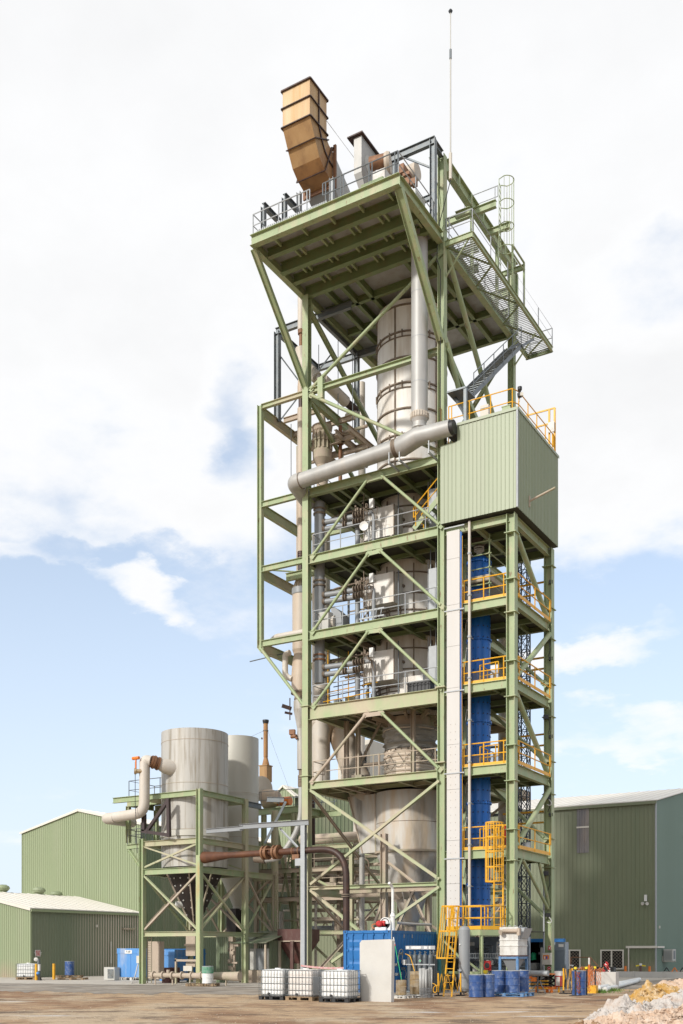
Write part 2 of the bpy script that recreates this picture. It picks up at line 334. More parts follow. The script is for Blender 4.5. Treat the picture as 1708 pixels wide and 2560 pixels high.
# ------------------------------------------------------------------ ground
def ground_mat():
    m = bpy.data.materials.new('dirt_yard'); m.use_nodes = True; nt = m.node_tree; N = nt.nodes; L = nt.links
    b = N['Principled BSDF']; b.inputs['Roughness'].default_value = .9
    g = N.new('ShaderNodeNewGeometry'); rot = N.new('ShaderNodeVectorRotate'); rot.inputs['Angle'].default_value = -TH-.04; rot.rotation_type = 'Z_AXIS'; L.new(g.outputs['Position'], rot.inputs['Vector'])
    def ns(sc, st, det=8):
        mp = N.new('ShaderNodeMapping'); mp.inputs['Scale'].default_value = st; L.new(rot.outputs[0], mp.inputs[0])
        n = N.new('ShaderNodeTexNoise'); n.inputs['Scale'].default_value = sc; n.inputs['Detail'].default_value = det; n.inputs['Roughness'].default_value = .65; L.new(mp.outputs[0], n.inputs['Vector']); return n.outputs[0]
    def mix(f, a, c, lo, hi, amt=1.0):
        r = N.new('ShaderNodeMapRange'); r.inputs[1].default_value = lo; r.inputs[2].default_value = hi; r.inputs[4].default_value = amt; L.new(f, r.inputs[0])
        x = N.new('ShaderNodeMix'); x.data_type = 'RGBA'; L.new(r.outputs[0], x.inputs[0])
        if isinstance(a, tuple): x.inputs[6].default_value = (*a, 1)
        else: L.new(a, x.inputs[6])
        x.inputs[7].default_value = (*c, 1); return x.outputs[2]
    o = mix(ns(.14, (.8, .55, 1)), (.46, .315, .185), (.27, .15, .075), .47, .55)
    o = mix(ns(.30, (.6, .5, 1)), o, (.49, .375, .25), .50, .56, .9)
    o = mix(ns(.55, (.45, .8, 1)), o, (.10, .06, .035), .56, .63, .8)
    o = mix(ns(2.2, (.6, .6, 1)), o, (.11, .07, .045), .52, .66, .7)
    o = mix(ns(.42, (.28, .9, 1)), o, (.60, .57, .54), .61, .65, .8)
    o = mix(ns(8, (1, 1, 1)), o, (.56, .48, .40), .60, .72, .6)
    o = mix(ns(20, (1, 1, 1)), o, (.12, .085, .06), .58, .7, .6)
    wv = N.new('ShaderNodeTexWave'); wv.wave_type = 'BANDS'; wv.bands_direction = 'Y'; wv.inputs['Scale'].default_value = .22; wv.inputs['Distortion'].default_value = 5; wv.inputs['Detail'].default_value = 3; wv.inputs['Detail Scale'].default_value = .25
    mpw = N.new('ShaderNodeMapping'); mpw.inputs['Scale'].default_value = (.5, 1, 1); mpw.inputs['Rotation'].default_value = (0, 0, .12); L.new(rot.outputs[0], mpw.inputs[0]); L.new(mpw.outputs[0], wv.inputs['Vector'])
    mw = N.new('ShaderNodeMath'); mw.operation = 'MULTIPLY'; L.new(wv.outputs['Fac'], mw.inputs[0]); L.new(ns(.25, (1, 1, 1)), mw.inputs[1])
    o = mix(mw.outputs[0], o, (.115, .07, .04), .44, .60, .40)
    L.new(o, b.inputs['Base Color'])
    bp = N.new('ShaderNodeBump'); bp.inputs['Strength'].default_value = .8; bp.inputs['Distance'].default_value = .08
    ad = N.new('ShaderNodeMath'); ad.operation = 'ADD'; L.new(ns(1.0, (.2, 2.2, 1)), ad.inputs[0]); L.new(ns(9, (1, 1, 1)), ad.inputs[1]); L.new(ad.outputs[0], bp.inputs['Height']); L.new(bp.outputs[0], b.inputs['Normal'])
    return m
mb = MB(); n = 90
def gz(x, y):  # the yard is flat round the plant, rising gently at the right and dipping in ruts near the viewer
    p = V((x, y, 0)); rr = (p-V((CAM.x, CAM.y, 0))); r_ = rr.dot(RX); f_ = rr.dot(FW)
    return .0
xs = [-900, -300, -120, -80]+[-60+i*1.2 for i in range(90)]+[60, 120, 300, 900]
ys = [-300, -90, -60]+[-48+i*1.2 for i in range(60)]+[30, 60, 120, 300, 1200]
b0 = len(mb.v)
for y in ys:
    for x in xs:
        p = V((x, y, 0)); rr = p-V((CAM.x, CAM.y, 0)); f_ = rr.dot(FW)
        k = max(0, min(1, (38-f_)/6)) if abs(x) < 60 else 0
        h = (random.random()-1.1)*.04*k
        mb.v.append(V((x, y, h)))
for j in range(len(ys)-1):
    for i in range(len(xs)-1):
        a = j*len(xs)+i; mb.f.append((a, a+1, a+1+len(xs), a+len(xs))); mb.sm.append(True)
g_ = mb.build('ground', ground_mat()); g_['kind'] = 'structure'
M['asphalt'] = mat('gravelly_asphalt', (.33, .28, .225), (.13, .11, .09), .9, .45, 1, .9, col3=(.46, .42, .37), amt3=.8, scale3=.8, bump=.6, bscale=20)
M['pad'] = mat('dusty_concrete_pad', (.50, .46, .40), (.40, .35, .29), .7, .7, 1, .9, col3=(.30, .25, .20), amt3=.5, scale3=2.5, bump=.3, bscale=12)
def sheet(poly, z, name, m, wob=.0):
    mb = MB(); mb.face([V((x, y, z)) for x, y in poly]); o = mb.build(name, m); o['kind'] = 'structure'; return o
def gxy(px, py): p = gp(px, py); return (p.x, p.y)
def edge(a, b, n=24, amp=1.5):
    """ragged edge between two photo points"""
    from mathutils import noise as mn_
    r = []; n = n*4
    for i in range(n):
        t = i/n; q = a[0]+(b[0]-a[0])*t; r.append(gxy(q, a[1]+(b[1]-a[1])*t+mn_.fractal(V((q*.013, 3.1, 0)), .8, 2.1, 6)*amp))
    return r
sheet(edge((-400, 2476), (880, 2489), 90, 7)+edge((880, 2489), (1420, 2476), 30, 2)+[(14, 22), (-70, 34), (-95, 8)], .006, 'asphalt', 'asphalt')
sheet(edge((0, 2459), (350, 2463), 16, 1.2)+edge((350, 2463), (640, 2468), 16, 1.2)+edge((640, 2468), (985, 2484), 12)+edge((985, 2484), (1290, 2481), 12, 1.2)+edge((1290, 2481), (1420, 2469), 8, .8)+[(1.5, 28), (-36, 40), (-60, 18), (-52, 8)], .016, 'concrete_pad', 'pad')
# ------------------------------------------------------------------ main steel tower
AX, BX, YR = -11.0, -3.47, 8.78
L0, L3, L4, L5, L6, L7, L8, DK = 5.07, 10.32, 14.14, 17.9, 21.75, 25.1, 30.15, 35.4
tw = thing('process_tower', 'tall green steel framed tower with open floors around the kiln', 'steel tower', (AX, 0, 0))
def col_(x, y, z0, z1, m='green', wx=.34, wy=.34, name='column', par=None):
    return MB().ib((x, y, z0), (x, y, z1), wx, wy, .03, YA if x == AX else XA).build(name, m, par or tw)
def beam(p, q, w=.22, h=.4, m='green', par=None, name='beam', t=.022):
    return MB().ib(v3(p)-Z*h/2, v3(q)-Z*h/2, w, h, t).build(name, m, par or tw)
def brace(p, q, r=.06, m='green', par=None, kind='tube', up=Z):
    mb = MB()
    if kind == 'tube':
        p = v3(p); q = v3(q); d = (q-p).normalized(); mb.tube(p, q, r, 10)
        for e, s_ in ((p, 1), (q, -1)): mb.bar(e-d*s_*.22, e+d*s_*.12, .016, r*3.2, up)
    elif kind == 'ang': mb.ang(p, q, r*2, .014, up)
    else: mb.ib(p, q, r*1.6, r*2, .018, up)
    return mb.build('brace', m, par or tw)
YF = 0.0
col_(AX, 0, 0, L4-.02, 'green_dust', .36, .40); col_(AX, 0, L4-.02, 34.9)
col_(BX, 0, 0, L3+.3, 'green', .36, .40); col_(BX, 0, L3+.3, 39.1)
for x in (AX, BX):
    col_(x, YR, 0, L4, 'dust_steel'); col_(x, YR, L4, 34.9 if x == AX else 39.0)
    mb = MB()
    for z in (L4, L3+.3): mb.cb((x, 0, z), .5, .56, .05)
    mb.build('splice_plate', 'green_dust', tw)
# front beams on the floor levels
for z, h, m in ((L0, .18, 'green_dust'), (L3, .37, 'green_dust'), (L4, .68, 'green_dust'), (L5, .44, 'green'), (L6, .44, 'green'), (L7, .38, 'green'), (L8, .26, 'green')):
    beam((AX+.18, -.02, z), (BX-.18, -.02, z), .26, h, m)
    beam((AX+.1, YR, z), (BX-.1, YR, z), .24, min(h, .45), m)
    beam((AX, .22, z), (AX, YR-.2, z), .24, .42 if z > 4 else .2, m)
    if z not in (L8,): beam((BX, .22, z), (BX, YR-.2, z), .24, .42 if z > 6 else .2, m)
    if z in (L3, L4, L5, L6, L7):
        dk = MB().box(AX+.14, BX-.14, .14, YR-.14, z-.075, z-.015).build('floor_plate', 'deckdark', tw)
        ms = 'green_dust' if z < 15 else 'green_dk'
        for x in (-9.7, -9.15, -8.35, -5.9, -4.6):
            beam((x, .13, z-.08), (x, YR-.13, z-.08), .17, .26, 'dust_steel' if (z < 19 and x in (-9.15,)) else ms, name='joist')
        for y in (1.9, 4.4, 6.6): beam((AX+.15, y, z-.1), (BX-.15, y, z-.1), .14, .2, ms, name='joist')
# k-braces on the front
for a, b, c, d_, m in (((784, 1387), (919, 1199), (1099, 1312), (954, 1189), 'green'), ((784, 1576), (921, 1384), (1102, 1513), (950, 1376), 'green'),
                       ((787, 1762), (921, 1578), (1099, 1716), (950, 1575), 'green'), ((783, 1951), (914, 1787), (1097, 1921), (954, 1782), 'dust_steel')):
    A, B, C_, D_ = [at(*p, Y=-.12) for p in (a, b, c, d_)]
    brace(A, B, .075, m); brace(C_, D_, .075, 'green'); MB().bar(B+XA*-.12-Z*.02, D_+XA*.12-Z*.02, .03, .2).build('gusset_plate', m, tw)
# cross bracing under the third floor and down to the ground
for (a, b) in (((777, 1976), (1099, 2198)), ((1099, 1952), (777, 2211)), ((777, 2226), (1040, 2445)), ((1099, 2217), (830, 2405))):
    brace(at(*a, Y=-.1), at(*b, Y=-.13 if a[0] > 1000 else -.1), .08, 'green_dust', kind='i', up=YA)
for (a, b, y) in (((777, 1985), (985, 2400), YR), ((990, 2000), (765, 2395), YR)):
    pass
for x, m in ((AX, 'dust_steel'), (BX, 'dust_steel')):
    brace((x, .2, L3-.4), (x, YR-.2, L0), .07, m, kind='i', up=XA); brace((x, .2, L0-.2), (x, YR-.2, .4), .07, m, kind='i', up=XA); brace((x, YR-.2, L0), (x, .2, .3), .06, m, kind='ang', up=XA)
brace((AX+.2, YR, L3-.4), (BX-.2, YR, L0), .07, 'dust_steel', kind='i', up=YA); brace((BX-.2, YR, L3-.4), (AX+.2, YR, L0), .07, 'dust_steel', kind='i', up=YA)
brace((AX+.2, YR, .3), (BX-.2, YR, L0-.2), .07, 'dust_steel', kind='i', up=YA); brace((BX-.2, YR, .3), (AX+.2, YR, L0-.2), .07, 'dust_steel', kind='i', up=YA)
# inner posts carrying the hopper (dusty)
for x, y in ((-7.05, .9), (-7.6, 7.0), (-9.2, 6.8)):
    MB().ib((x, y, 0), (x, y, 7.6), .3, .3, .025, XA).build('hopper_post', 'dust_steel', tw)
beam((-9.6, .9, 4.95), (BX-.2, .9, 4.95), .2, .24, 'dust_steel'); beam((-10.8, 3.2, 4.9), (-5.6, 3.2, 4.9), .2, .26, 'dust_steel')
for a, b in (((-7.0, .9, 6.3), (-5.2, .9, 5.0)), ((-7.0, .9, 4.6), (-8.3, .9, 1.5)), ((-5.4, .9, 4.8), (-7, .9, 1.6)), ((-5.6, .9, 4.8), (-3.8, .9, 1.2))): brace(a, b, .06, 'dust_steel', kind='ang')
# upper front bracing (two storeys below the top deck)
Adn = V((AX, -.08, L8-.15))
brace(V((AX+.3, -.1, L8-.05)), V((BX-.1, -.1, DK-.9)), .085, 'green'); brace(V((AX+.3, -.1, L8-.35)), V((BX-.2, -.1, L7+.2)), .085, 'green')
MB().box(AX+.75, AX+1.05, -.2, .02, L8-.7, L8+.35).build('gusset_plate', 'green', tw)
brace((AX, .1, DK-1), (AX, YR-.2, L8+.1), .11, 'green', kind='i', up=XA); brace((AX, .2, L8-.3), (AX, YR-.2, L7+.4), .09, 'green', kind='i', up=XA)
# right face
brace((BX+.12, .2, DK-.6), (BX+.12, YR-.2, 26.9), .13, 'green'); brace((BX+.1, .1, L8-.1), (BX+.1, YR-.4, 25.8), .16, 'green', kind='i', up=XA); brace((BX+.2, .1, L8+.2), (BX+.45, 3.0, 25.9), .12, 'green')
brace((AX+.2, YR, L7+.3), (BX-.2, YR, DK-1), .1, 'green', kind='i', up=YA); brace((BX-.2, YR, L7+.3), (AX+.2, YR, DK-1), .09, 'green', kind='i', up=YA)
# cantilever struts to the top deck
YC = -4.48
brace((AX, -.15, L8+.1), (AX-.2, YC+.15, DK-.5), .14, 'green', kind='i', up=XA); brace((BX, -.15, L8+.25), (BX-.02, YC+.15, DK-.5), .17, 'green', kind='i', up=XA)
# ------------------------------------------------ top deck
XL, XR2 = AX-.22, BX
beam((XL, YC, DK), (XR2+.1, YC, DK), .3, .5, 'green', name='edge_beam'); beam((XL, YC+.16, DK), (XL, YR, DK), .3, .5, 'green', name='edge_beam'); beam((XR2, YC+.16, DK), (XR2, -.2, DK), .3, .5, 'green', name='edge_beam'); beam((XR2, .2, DK), (XR2, YR, DK), .3, .5, 'green', name='edge_beam')
for y in (-3.35, -2.2, -1.1, 0): beam((XL+.16, y, DK-.03), (XR2-.16, y, DK-.03), .26, .56 if y in (-2.2, 0) else .44, 'green_dk', name='deck_beam')
for k, y in enumerate((-3.9, -2.8, -1.65, -.55)):
    for j in range(5):
        x = XL+1.0+j*1.5+(k % 2)*.4
        MB().bar((x, y-.42, DK-.16), (x, y+.42, DK-.16), .09, .16).build('deck_stiffener', 'green', tw)
        if k: MB().bar((x+.32, y-.42, DK-.16), (x+.32, y+.42, DK-.16), .09, .16).build('deck_stiffener', 'green', tw)
for x in (-10.1, -9.2, -8.3, -5.6, -4.6): beam((x, .14, DK-.04), (x, YR-.14, DK-.04), .2, .36, 'green_dk', name='deck_beam')
for y in (2.0, 4.2, 6.4, YR): beam((XL+.16, y, DK-.06), (XR2-.16, y, DK-.06), .2, .34, 'green_dk', name='deck_beam')
MB().box(XL+.05, XR2-.05, YC+.05, YR-.05, DK-.05, DK+.02).build('deck_plate', 'deckplate', tw)
# side walkway with open grating at the right
WX = -1.94; WY0, WY1 = 0.0, 10.9
wk = MB(); beam((WX, WY0, 34.95+.1), (WX, WY1, 35.05), .12, .26, 'green', name='walkway_beam'); beam((BX+.18, WY0, 35.05), (WX, WY0, 35.05), .12, .26, 'green', name='walkway_beam'); beam((BX+.1, YR+.2, 35.05), (BX+.1, WY1, 35.05), .12, .26, 'green', name='walkway_beam'); beam((BX, WY1, 35.05), (WX, WY1, 35.05), .12, .26, 'green_dk', name='walkway_beam')
g2 = MB(); y = WY0+.05
while y < WY1: g2.box(BX+.16, WX-.06, y, y+.045, 34.975, 35.0); y += .15
g2.build('grating', 'galv', tw)
for y0 in (.1, 3.7, 7.2): brace((BX+.2, y0, 34.85), (WX-.05, y0+2.2, 34.85), .05, 'green_dk', kind='ang'); brace((BX+.2, y0+3.4, 34.85), (WX-.05, y0+2.3, 34.85), .05, 'green_dk', kind='ang')
for y0 in (WY0+.05, YR): brace((BX+.12, y0, 33.4), (WX-.2, y0, 34.85), .045, 'green', kind='ang')
def railing(pts, par, m='galv', **kw): return MB().rail(pts, **kw).build('railing', m, par)
railing([(BX+.2, WY0, 35.05), (WX, WY0, 35.05), (WX, WY1, 35.05), (BX+.1, WY1, 35.05)], tw, 'galv', sp=2.2, r=.025)
railing([(BX-.1, YC+1.6, DK), (XR2, YC, DK), (-4.9, YC, DK)][1:], tw, 'galvdark', r=.026)
railing([(XR2, YC+.05, DK), (XR2, -1.1, DK)], tw, 'galv', r=.026, loop=False); railing([(XR2, .3, DK), (XR2, 8.3, DK)], tw, 'galv', r=.026, loop=False)
railing([(-6.2, YC, DK), (-4.9, YC, DK)], tw, 'galvdark', r=.028, loop=False)
railing([(XL+.1, YC+2.4, DK), (XL+.05, YC+.05, DK), (-9.7, YC+.02, DK), (-8.0, YC+.02, DK)], tw, 'galv', r=.028, sp=1.3)
railing([(-7.3, YC+.02, DK), (-6.2, YC, DK)], tw, 'galvdark', r=.03, sp=1.2)
kb = MB(); x = XL+.3
while x < -7.1: kb.box(x, x+.055, YC-.02, YC+.02, DK, DK+.2); x += .105
kb.box(XL+.2, -7.1, YC+.02, YC+.04, DK, DK+.17); kb.build('kick_grating', 'galv', tw)
# grey crane frame above the deck
gt = 39.25
for x, y, z1 in ((BX, -.97, gt), (-5.5, -.97, gt-.25)): MB().ib((x, y, DK), (x, y, z1), .26, .26, .02, XA).build('crane_post', 'galvdark', tw)
beam((BX+.1, -.97, gt+.1), (-6.4, -.97, gt+.1), .2, .34, 'galvdark', name='crane_beam'); beam((BX, -.9, gt+.05), (BX, -.05, gt+.05), .2, .3, 'galvdark', name='crane_beam')
brace((-5.0, -.97, gt-.2), (BX-.1, -.97, gt-1.25), .05, 'galvdark', kind='ang'); beam((-6.2, .6, DK+2.6), (BX-.2, .6, DK+2.6), .16, .26, 'galvdark', name='crane_beam'); beam((-6.2, .4, DK+1.4), (BX-.2, .4, DK+1.4), .2, .3, 'green', name='crane_beam')
# runway beam down the right side
rb = MB().ib((BX+.1, .2, 38.75), (BX+.1, 9.1, 38.75), .3, .62, .03)
for k in range(6): rb.bar((BX+.12+.13, 1.4+k*1.45, 38.48), (BX+.12+.13, 1.4+k*1.45, 39.02), .03, .12, YA)
rb.build('runway_beam', 'green', tw)
for y in (4.5, YR): beam((-6.5, y, 37.7), (BX-.1, y, 37.7), .24, .4, 'green'); beam((-6.5, y, 36.6), (BX-.1, y, 36.6), .24, .34, 'green_dk')
brace((BX, .1, 36.2), (BX-.4, -.3, 38.8), .06, 'green'); beam((-6.4, 3.0, 38.35), (-2.0, 3.0, 38.35), .2, .34, 'green'); beam((BX+.1, 1.3, 37.2), (-2.6, 1.3, 37.2), .2, .3, 'green'); beam((BX+.3, 4.6, 38.2), (-1.9, 4.6, 38.2), .2, .3, 'green'); beam((BX+.3, 6.6, 37.2), (-1.9, 6.6, 37.2), .16, .24, 'green')
railing([(-4.2, 4.2, 38.9), (-2.4, 4.2, 38.9)], tw, 'galv', sp=1.2); 
for (p, q) in (((BX+.2, 3.0, 35.1), (BX+.2, 3.0, 38.4)), ((BX+.2, 6.2, 35.1), (BX+.2, 6.2, 38.4)), ((BX+.2, 9.0, 35.1), (BX+.2, 9.0, 38.4))): MB().ib(p, q, .14, .14, .014, XA).build('runway_post', 'green', tw)
# caged ladder at the back of the walkway
def cage_ladder(par, x, y, z0, z1, nx, ny, m, zc0=None, w_=.45, R=.38, name='caged_ladder', lean=0, mr='galv'):
    """vertical ladder facing (nx, ny) with safety hoops"""
    n_ = V((nx, ny, 0)).normalized(); s_ = V((-n_.y, n_.x, 0)); mb = MB(); o = V((x, y, 0))
    P = lambda a, b, z: o+s_*a+n_*(b+(z1-z)*lean)+Z*z
    for a in (-w_/2, w_/2): mb.bar(P(a, 0, z0), P(a, 0, z1), .06, .025, n_)
    z = z0+.25
    while z < z1-.1: mb.tube(P(-w_/2, 0, z), P(w_/2, 0, z), .014, 6); z += .3
    la = mb.build(name, m, par)
    if zc0 is not None:
        mb = MB(); zs = []; z = zc0
        k = max(2, int((z1-zc0)/.95)); H = [zc0+(z1-zc0)*i/k for i in range(k+1)]
        arc = [(-w_/2, 0)]+[(R*math.cos(t), .12+R*1.0+R*math.sin(t)) for t in [math.pi+math.pi*.08-i*(math.pi*1.16)/10 for i in range(11)]]+[(w_/2, 0)]
        arc = [(-w_/2, 0)]+[(-R*math.cos(math.pi*i/10), .28+R*math.sin(math.pi*i/10)*1.1) for i in range(11)]+[(w_/2, 0)]
        for z in H:
            pts = [P(a, b, z) for a, b in arc]
            for p, q in zip(pts, pts[1:]): mb.bar(p, q, .05, .012, (q-p).cross(Z)) if False else mb.tube(p, q, .022, 5)
        for i in range(1, 12, 2): mb.tube(P(*arc[i], zc0), P(*arc[i], z1), .014, 5)
        mb.build('safety_cage', m, la)
    return la
cage_ladder(tw, -2.25, 4.1, 35.1, 40.0, 1, .2, 'green', 36.6, name='caged_ladder')
railing([(WX, 5.0, 35.0), (WX, 6.6, 35.0)], tw, 'green', h=2.3, mid=1.9, loop=False, sp=2.4, r=.055)
# black stair up to the deck, right face
st = MB(); P0 = V((-3.0, .6, 27.85)); P1 = V((-3.0, 6.7, 33.1))
for dx in (0, .85): st.bar(P0+XA*dx, P1+XA*dx, .04, .2)
for i in range(17):
    p = P0+(P1-P0)*(i+.5)/17; st.box(p.x+.02, p.x+.83, p.y-.09, p.y+.09, p.z-.015, p.z+.015)
st.box(-3.05, -2.1, -.4, .7, 27.7, 27.78); st.build('stair', 'galvdark', tw)
MB().rail([P0+XA*.87, P1+XA*.87], h=1.0, sp=1.6, loop=False).build('railing', 'galvdark', tw)
MB().bar((-2.15, -.3, 26.0), (-2.15, -.3, 27.7), .14, .14).bar((-2.2, -.3, 26.6), (-2.9, .2, 27.7), .12, .12).build('stair_support', 'galvdark', tw)
for (p, q) in (((-2.9, 6.7, 33.1), (-2.9, 8.4, 34.3)), ((-2.1, 6.7, 33.1), (-2.1, 8.4, 34.3))): MB().bar(p, q, .08, .12).build('stair_support', 'galvdark', tw)
# handrails of the floors, front side
for z, m in ((L6, 'galv'), (L5, 'galv'), (L4, 'galv'), (L3, 'dust_steel')):
    railing([(AX+.35, 1.1, z), (AX+.35, .02, z), (BX-.22 if z != L6 else -4.2, .02, z)], tw, m, sp=1.55, r=.024)
railing([(AX+.4, 2.5, L8-.15-5.0), (AX+.4, .05, L8-5.15), (-7.5, .05, L8-5.15)], tw, 'galv', sp=3) 
# left extension frame
EX = -13.85
for z0, z1 in ((L5, L8),): MB().ib((EX, 0, L5-.35), (EX, 0, L8), .26, .26, .02, XA).build('column', 'green', tw)
for z, h in ((L8, .24), (L7, .3), (L6, .3), (L5, .32)):
    beam((EX+.13, -.02, z), (AX-.2, -.02, z), .2, h, 'green' if z != L8 else 'green_dust'); beam((EX, .14, z-.05), (EX, 4.6, z-.05), .2, .5, 'green_dust'); beam((EX+.1, 4.7, z-.05), (AX-.1, 4.7, z-.05), .2, .34, 'green_dust')
brace((EX+.05, -.05, L5-.4), (AX-.15, -.05, L4+.1), .085, 'green'); brace((EX+.1, .1, L6-.1), (AX-.2, 2.4, L6-.1), .04, 'green', kind='ang')
beam((EX+1.0, .9, L6-.25), (AX-.1, .9, L6-.25), .2, .4, 'green'); beam((EX+.4, 1.56, L8-.1), (AX, 1.56, L8-.1), .16, .26, 'dust_steel'); beam((EX, 3.1, L8-.1), (AX+1.0, 3.1, L8-.1), .16, .26, 'dust_steel')
for x0, x1, y in ((-12.9, -9.6, 2.6), (-12.9, -9.6, 3.9)): beam((x0, y, 28.8), (x1, y, 28.8), .18, .3, 'dust_steel')
for x in (-12.2, -10.4, -9.6): beam((x, 1.8, 28.8), (x, 5.2, 28.8), .18, .3, 'dust_steel')
MB().ib((EX, 1.56, L8-.2), (EX, 1.56, 34.75), .28, .28, .02, XA).build('hoist_post', 'galvdark', tw)
MB().ib((AX-.3, 5.6, L8-.2), (AX-.3, 5.6, 34.75), .24, .24, .02, XA).build('hoist_post', 'galvdark', tw)
beam((EX-.1, 1.56, 34.95), (-9.3, 1.56, 34.95), .2, .34, 'galvdark', name='hoist_beam'); beam((EX, 1.7, 34.9), (EX, 5.6, 34.9), .2, .3, 'galvdark', name='hoist_beam'); beam((EX, 5.6, 34.9), (-9.5, 5.6, 34.9), .2, .34, 'galvdark', name='hoist_beam'); beam((-11.3, 1.7, 34.9), (-11.3, 5.5, 34.9), .18, .26, 'galvdark', name='hoist_beam')
brace((EX+.05, 1.6, 33.6), (EX+2.3, 3.0, 30.1), .035, 'galvdark', kind='ang'); brace((EX+.1, 1.6, 30.0), (EX+2.5, 3.0, 33.6), .035, 'galvdark', kind='ang')
MB().prism([(EX+1.75, .5, 25.5), (EX+2.35, .5, 25.5), (EX+2.35, .5, 25.85), (EX+1.75, .5, 25.75)], (0, .1, 0)).build('red_bracket', 'redox', tw)
# yellow stair at the sixth floor
st = MB(); S0 = at(1035, 1322, Y=.55); S1 = S0+V((2.35, 0, 2.1))
for dy in (0, .8): st.bar(S0+YA*dy, S1+YA*dy, .05, .25)
for i in range(9):
    p = S0+(S1-S0)*(i+.5)/9; st.box(p.x-.12, p.x+.12, p.y, p.y+.8, p.z-.02, p.z+.02)
st.build('stair', 'green', tw)
for dy in (-.03, .83): MB().rail([S0+YA*dy, S1+YA*dy], h=1.0, r=.028, sp=1.2, loop=True).build('railing', 'yellow', tw)
railing([(-3.9, 3.2, 26.2), (-3.9, -.2+.6, 26.2), (-3.5, -.1, 26.2)], tw, 'yellow', sp=1.1, loop=False)
# loose things on the floors: black crate, ladder
bc = thing('storage_crate', 'ribbed black plastic crate standing on the fourth floor of the tower', 'crate', (0, 0, 0)); c0 = at(1052, 1732, Y=.5)
bc.location = (c0.x, .5, L4); mb = MB(); x0, x1 = c0.x-.6, c0.x+.6
mb.box(x0, x1, .3, .95, L4, L4+.52); mb.box(x0-.05, x1+.05, .25, 1.0, L4+.5, L4+.56)
for i in range(6): mb.box(x0+.04+i*.2, x0+.13+i*.2, .26, .3, L4+.03, L4+.5)
mb.build('crate_body', 'black', bc)
la = MB(); A = at(900, 1548, Y=.35); B = at(962, 1531, Y=.35); A.z = B.z = 0
zz0 = L5+.42
for dz in (0, .36): la.bar(V((A.x, .3, zz0-.12+dz)), V((B.x, .3, zz0-.12+dz)), .03, .07)
for i in range(5): x = A.x+(B.x-A.x)*(i+.3)/5; la.bar((x, .3, zz0-.12), (x+.06, .3, zz0+.24), .03, .05)
tag(la.build('ladder', 'galv'), 'short aluminium ladder laid on its side against the fifth floor railing', 'ladder')
dish = thing('antenna_dish', 'round white dish on the sixth floor handrail', 'dish', at(911, 1316, Y=-.1)); q = dish.location
MB().lathe(0, 0, [(0, .02), (.12, .04), (.21, .08), (.22, .1), (.2, .09), (.12, .06), (0, .05)], 24, axis=(.25, -1, -.12), c=q).build('reflector', 'white', dish)
MB().tube(q, q+V((.1, .15, -.45)), .025, 6).build('mount', 'galv', dish)
# ------------------------------------------------------------------ kiln and process vessels in the tower
KX, KY, KR = -7.3, 4.4, 1.79
kl = thing('kiln', 'tall pale steel shaft kiln standing inside the green tower', 'kiln', (KX, KY, 0))
def zk(py): return zat(py, KX, KY-KR)
MB().lathe(KX, KY, [(KR*.6, 35.0), (KR, 34.9), (KR, 24.6)], 56).build('shell', 'vessel', kl)
MB().lathe(KX, KY, [(KR+.09, 24.6), (KR+.09, L3+3.5)], 56).build('shell', 'vessel', kl)
for z in (34.6, 33.25, 31.95, 30.65, 29.35, 28.05, 26.75, 25.6):
    mb = MB(); mb.lathe(KX, KY, [(KR, z-.035), (KR+.075, z-.035), (KR+.075, z+.035), (KR, z+.035)], 56)
    if z in (33.25, 30.65, 28.05):
        mb.lathe(KX, KY, [(KR, z-.27), (KR+.05, z-.27), (KR+.05, z-.22), (KR, z-.22)], 56)
        for k in range(16):
            t = k/16*2*math.pi+.2; mb.bar((KX+math.cos(t)*(KR+.06), KY+math.sin(t)*(KR+.06), z-.27), (KX+math.cos(t)*(KR+.06), KY+math.sin(t)*(KR+.06), z+.1), .05, .06)
    mb.build('stiffening_ring', 'vrib', kl)
mb = MB()
for k in range(5):
    t = rad(-91)+k*2*math.pi/5; mb.bar((KX+math.cos(t)*(KR+.02), KY+math.sin(t)*(KR+.02), 25.2), (KX+math.cos(t)*(KR+.02), KY+math.sin(t)*(KR+.02), 34.6), .09, .05, V((math.cos(t), math.sin(t), 0)))
mb.build('seam_strip', 'vrib', kl)
KR2 = KR+.09
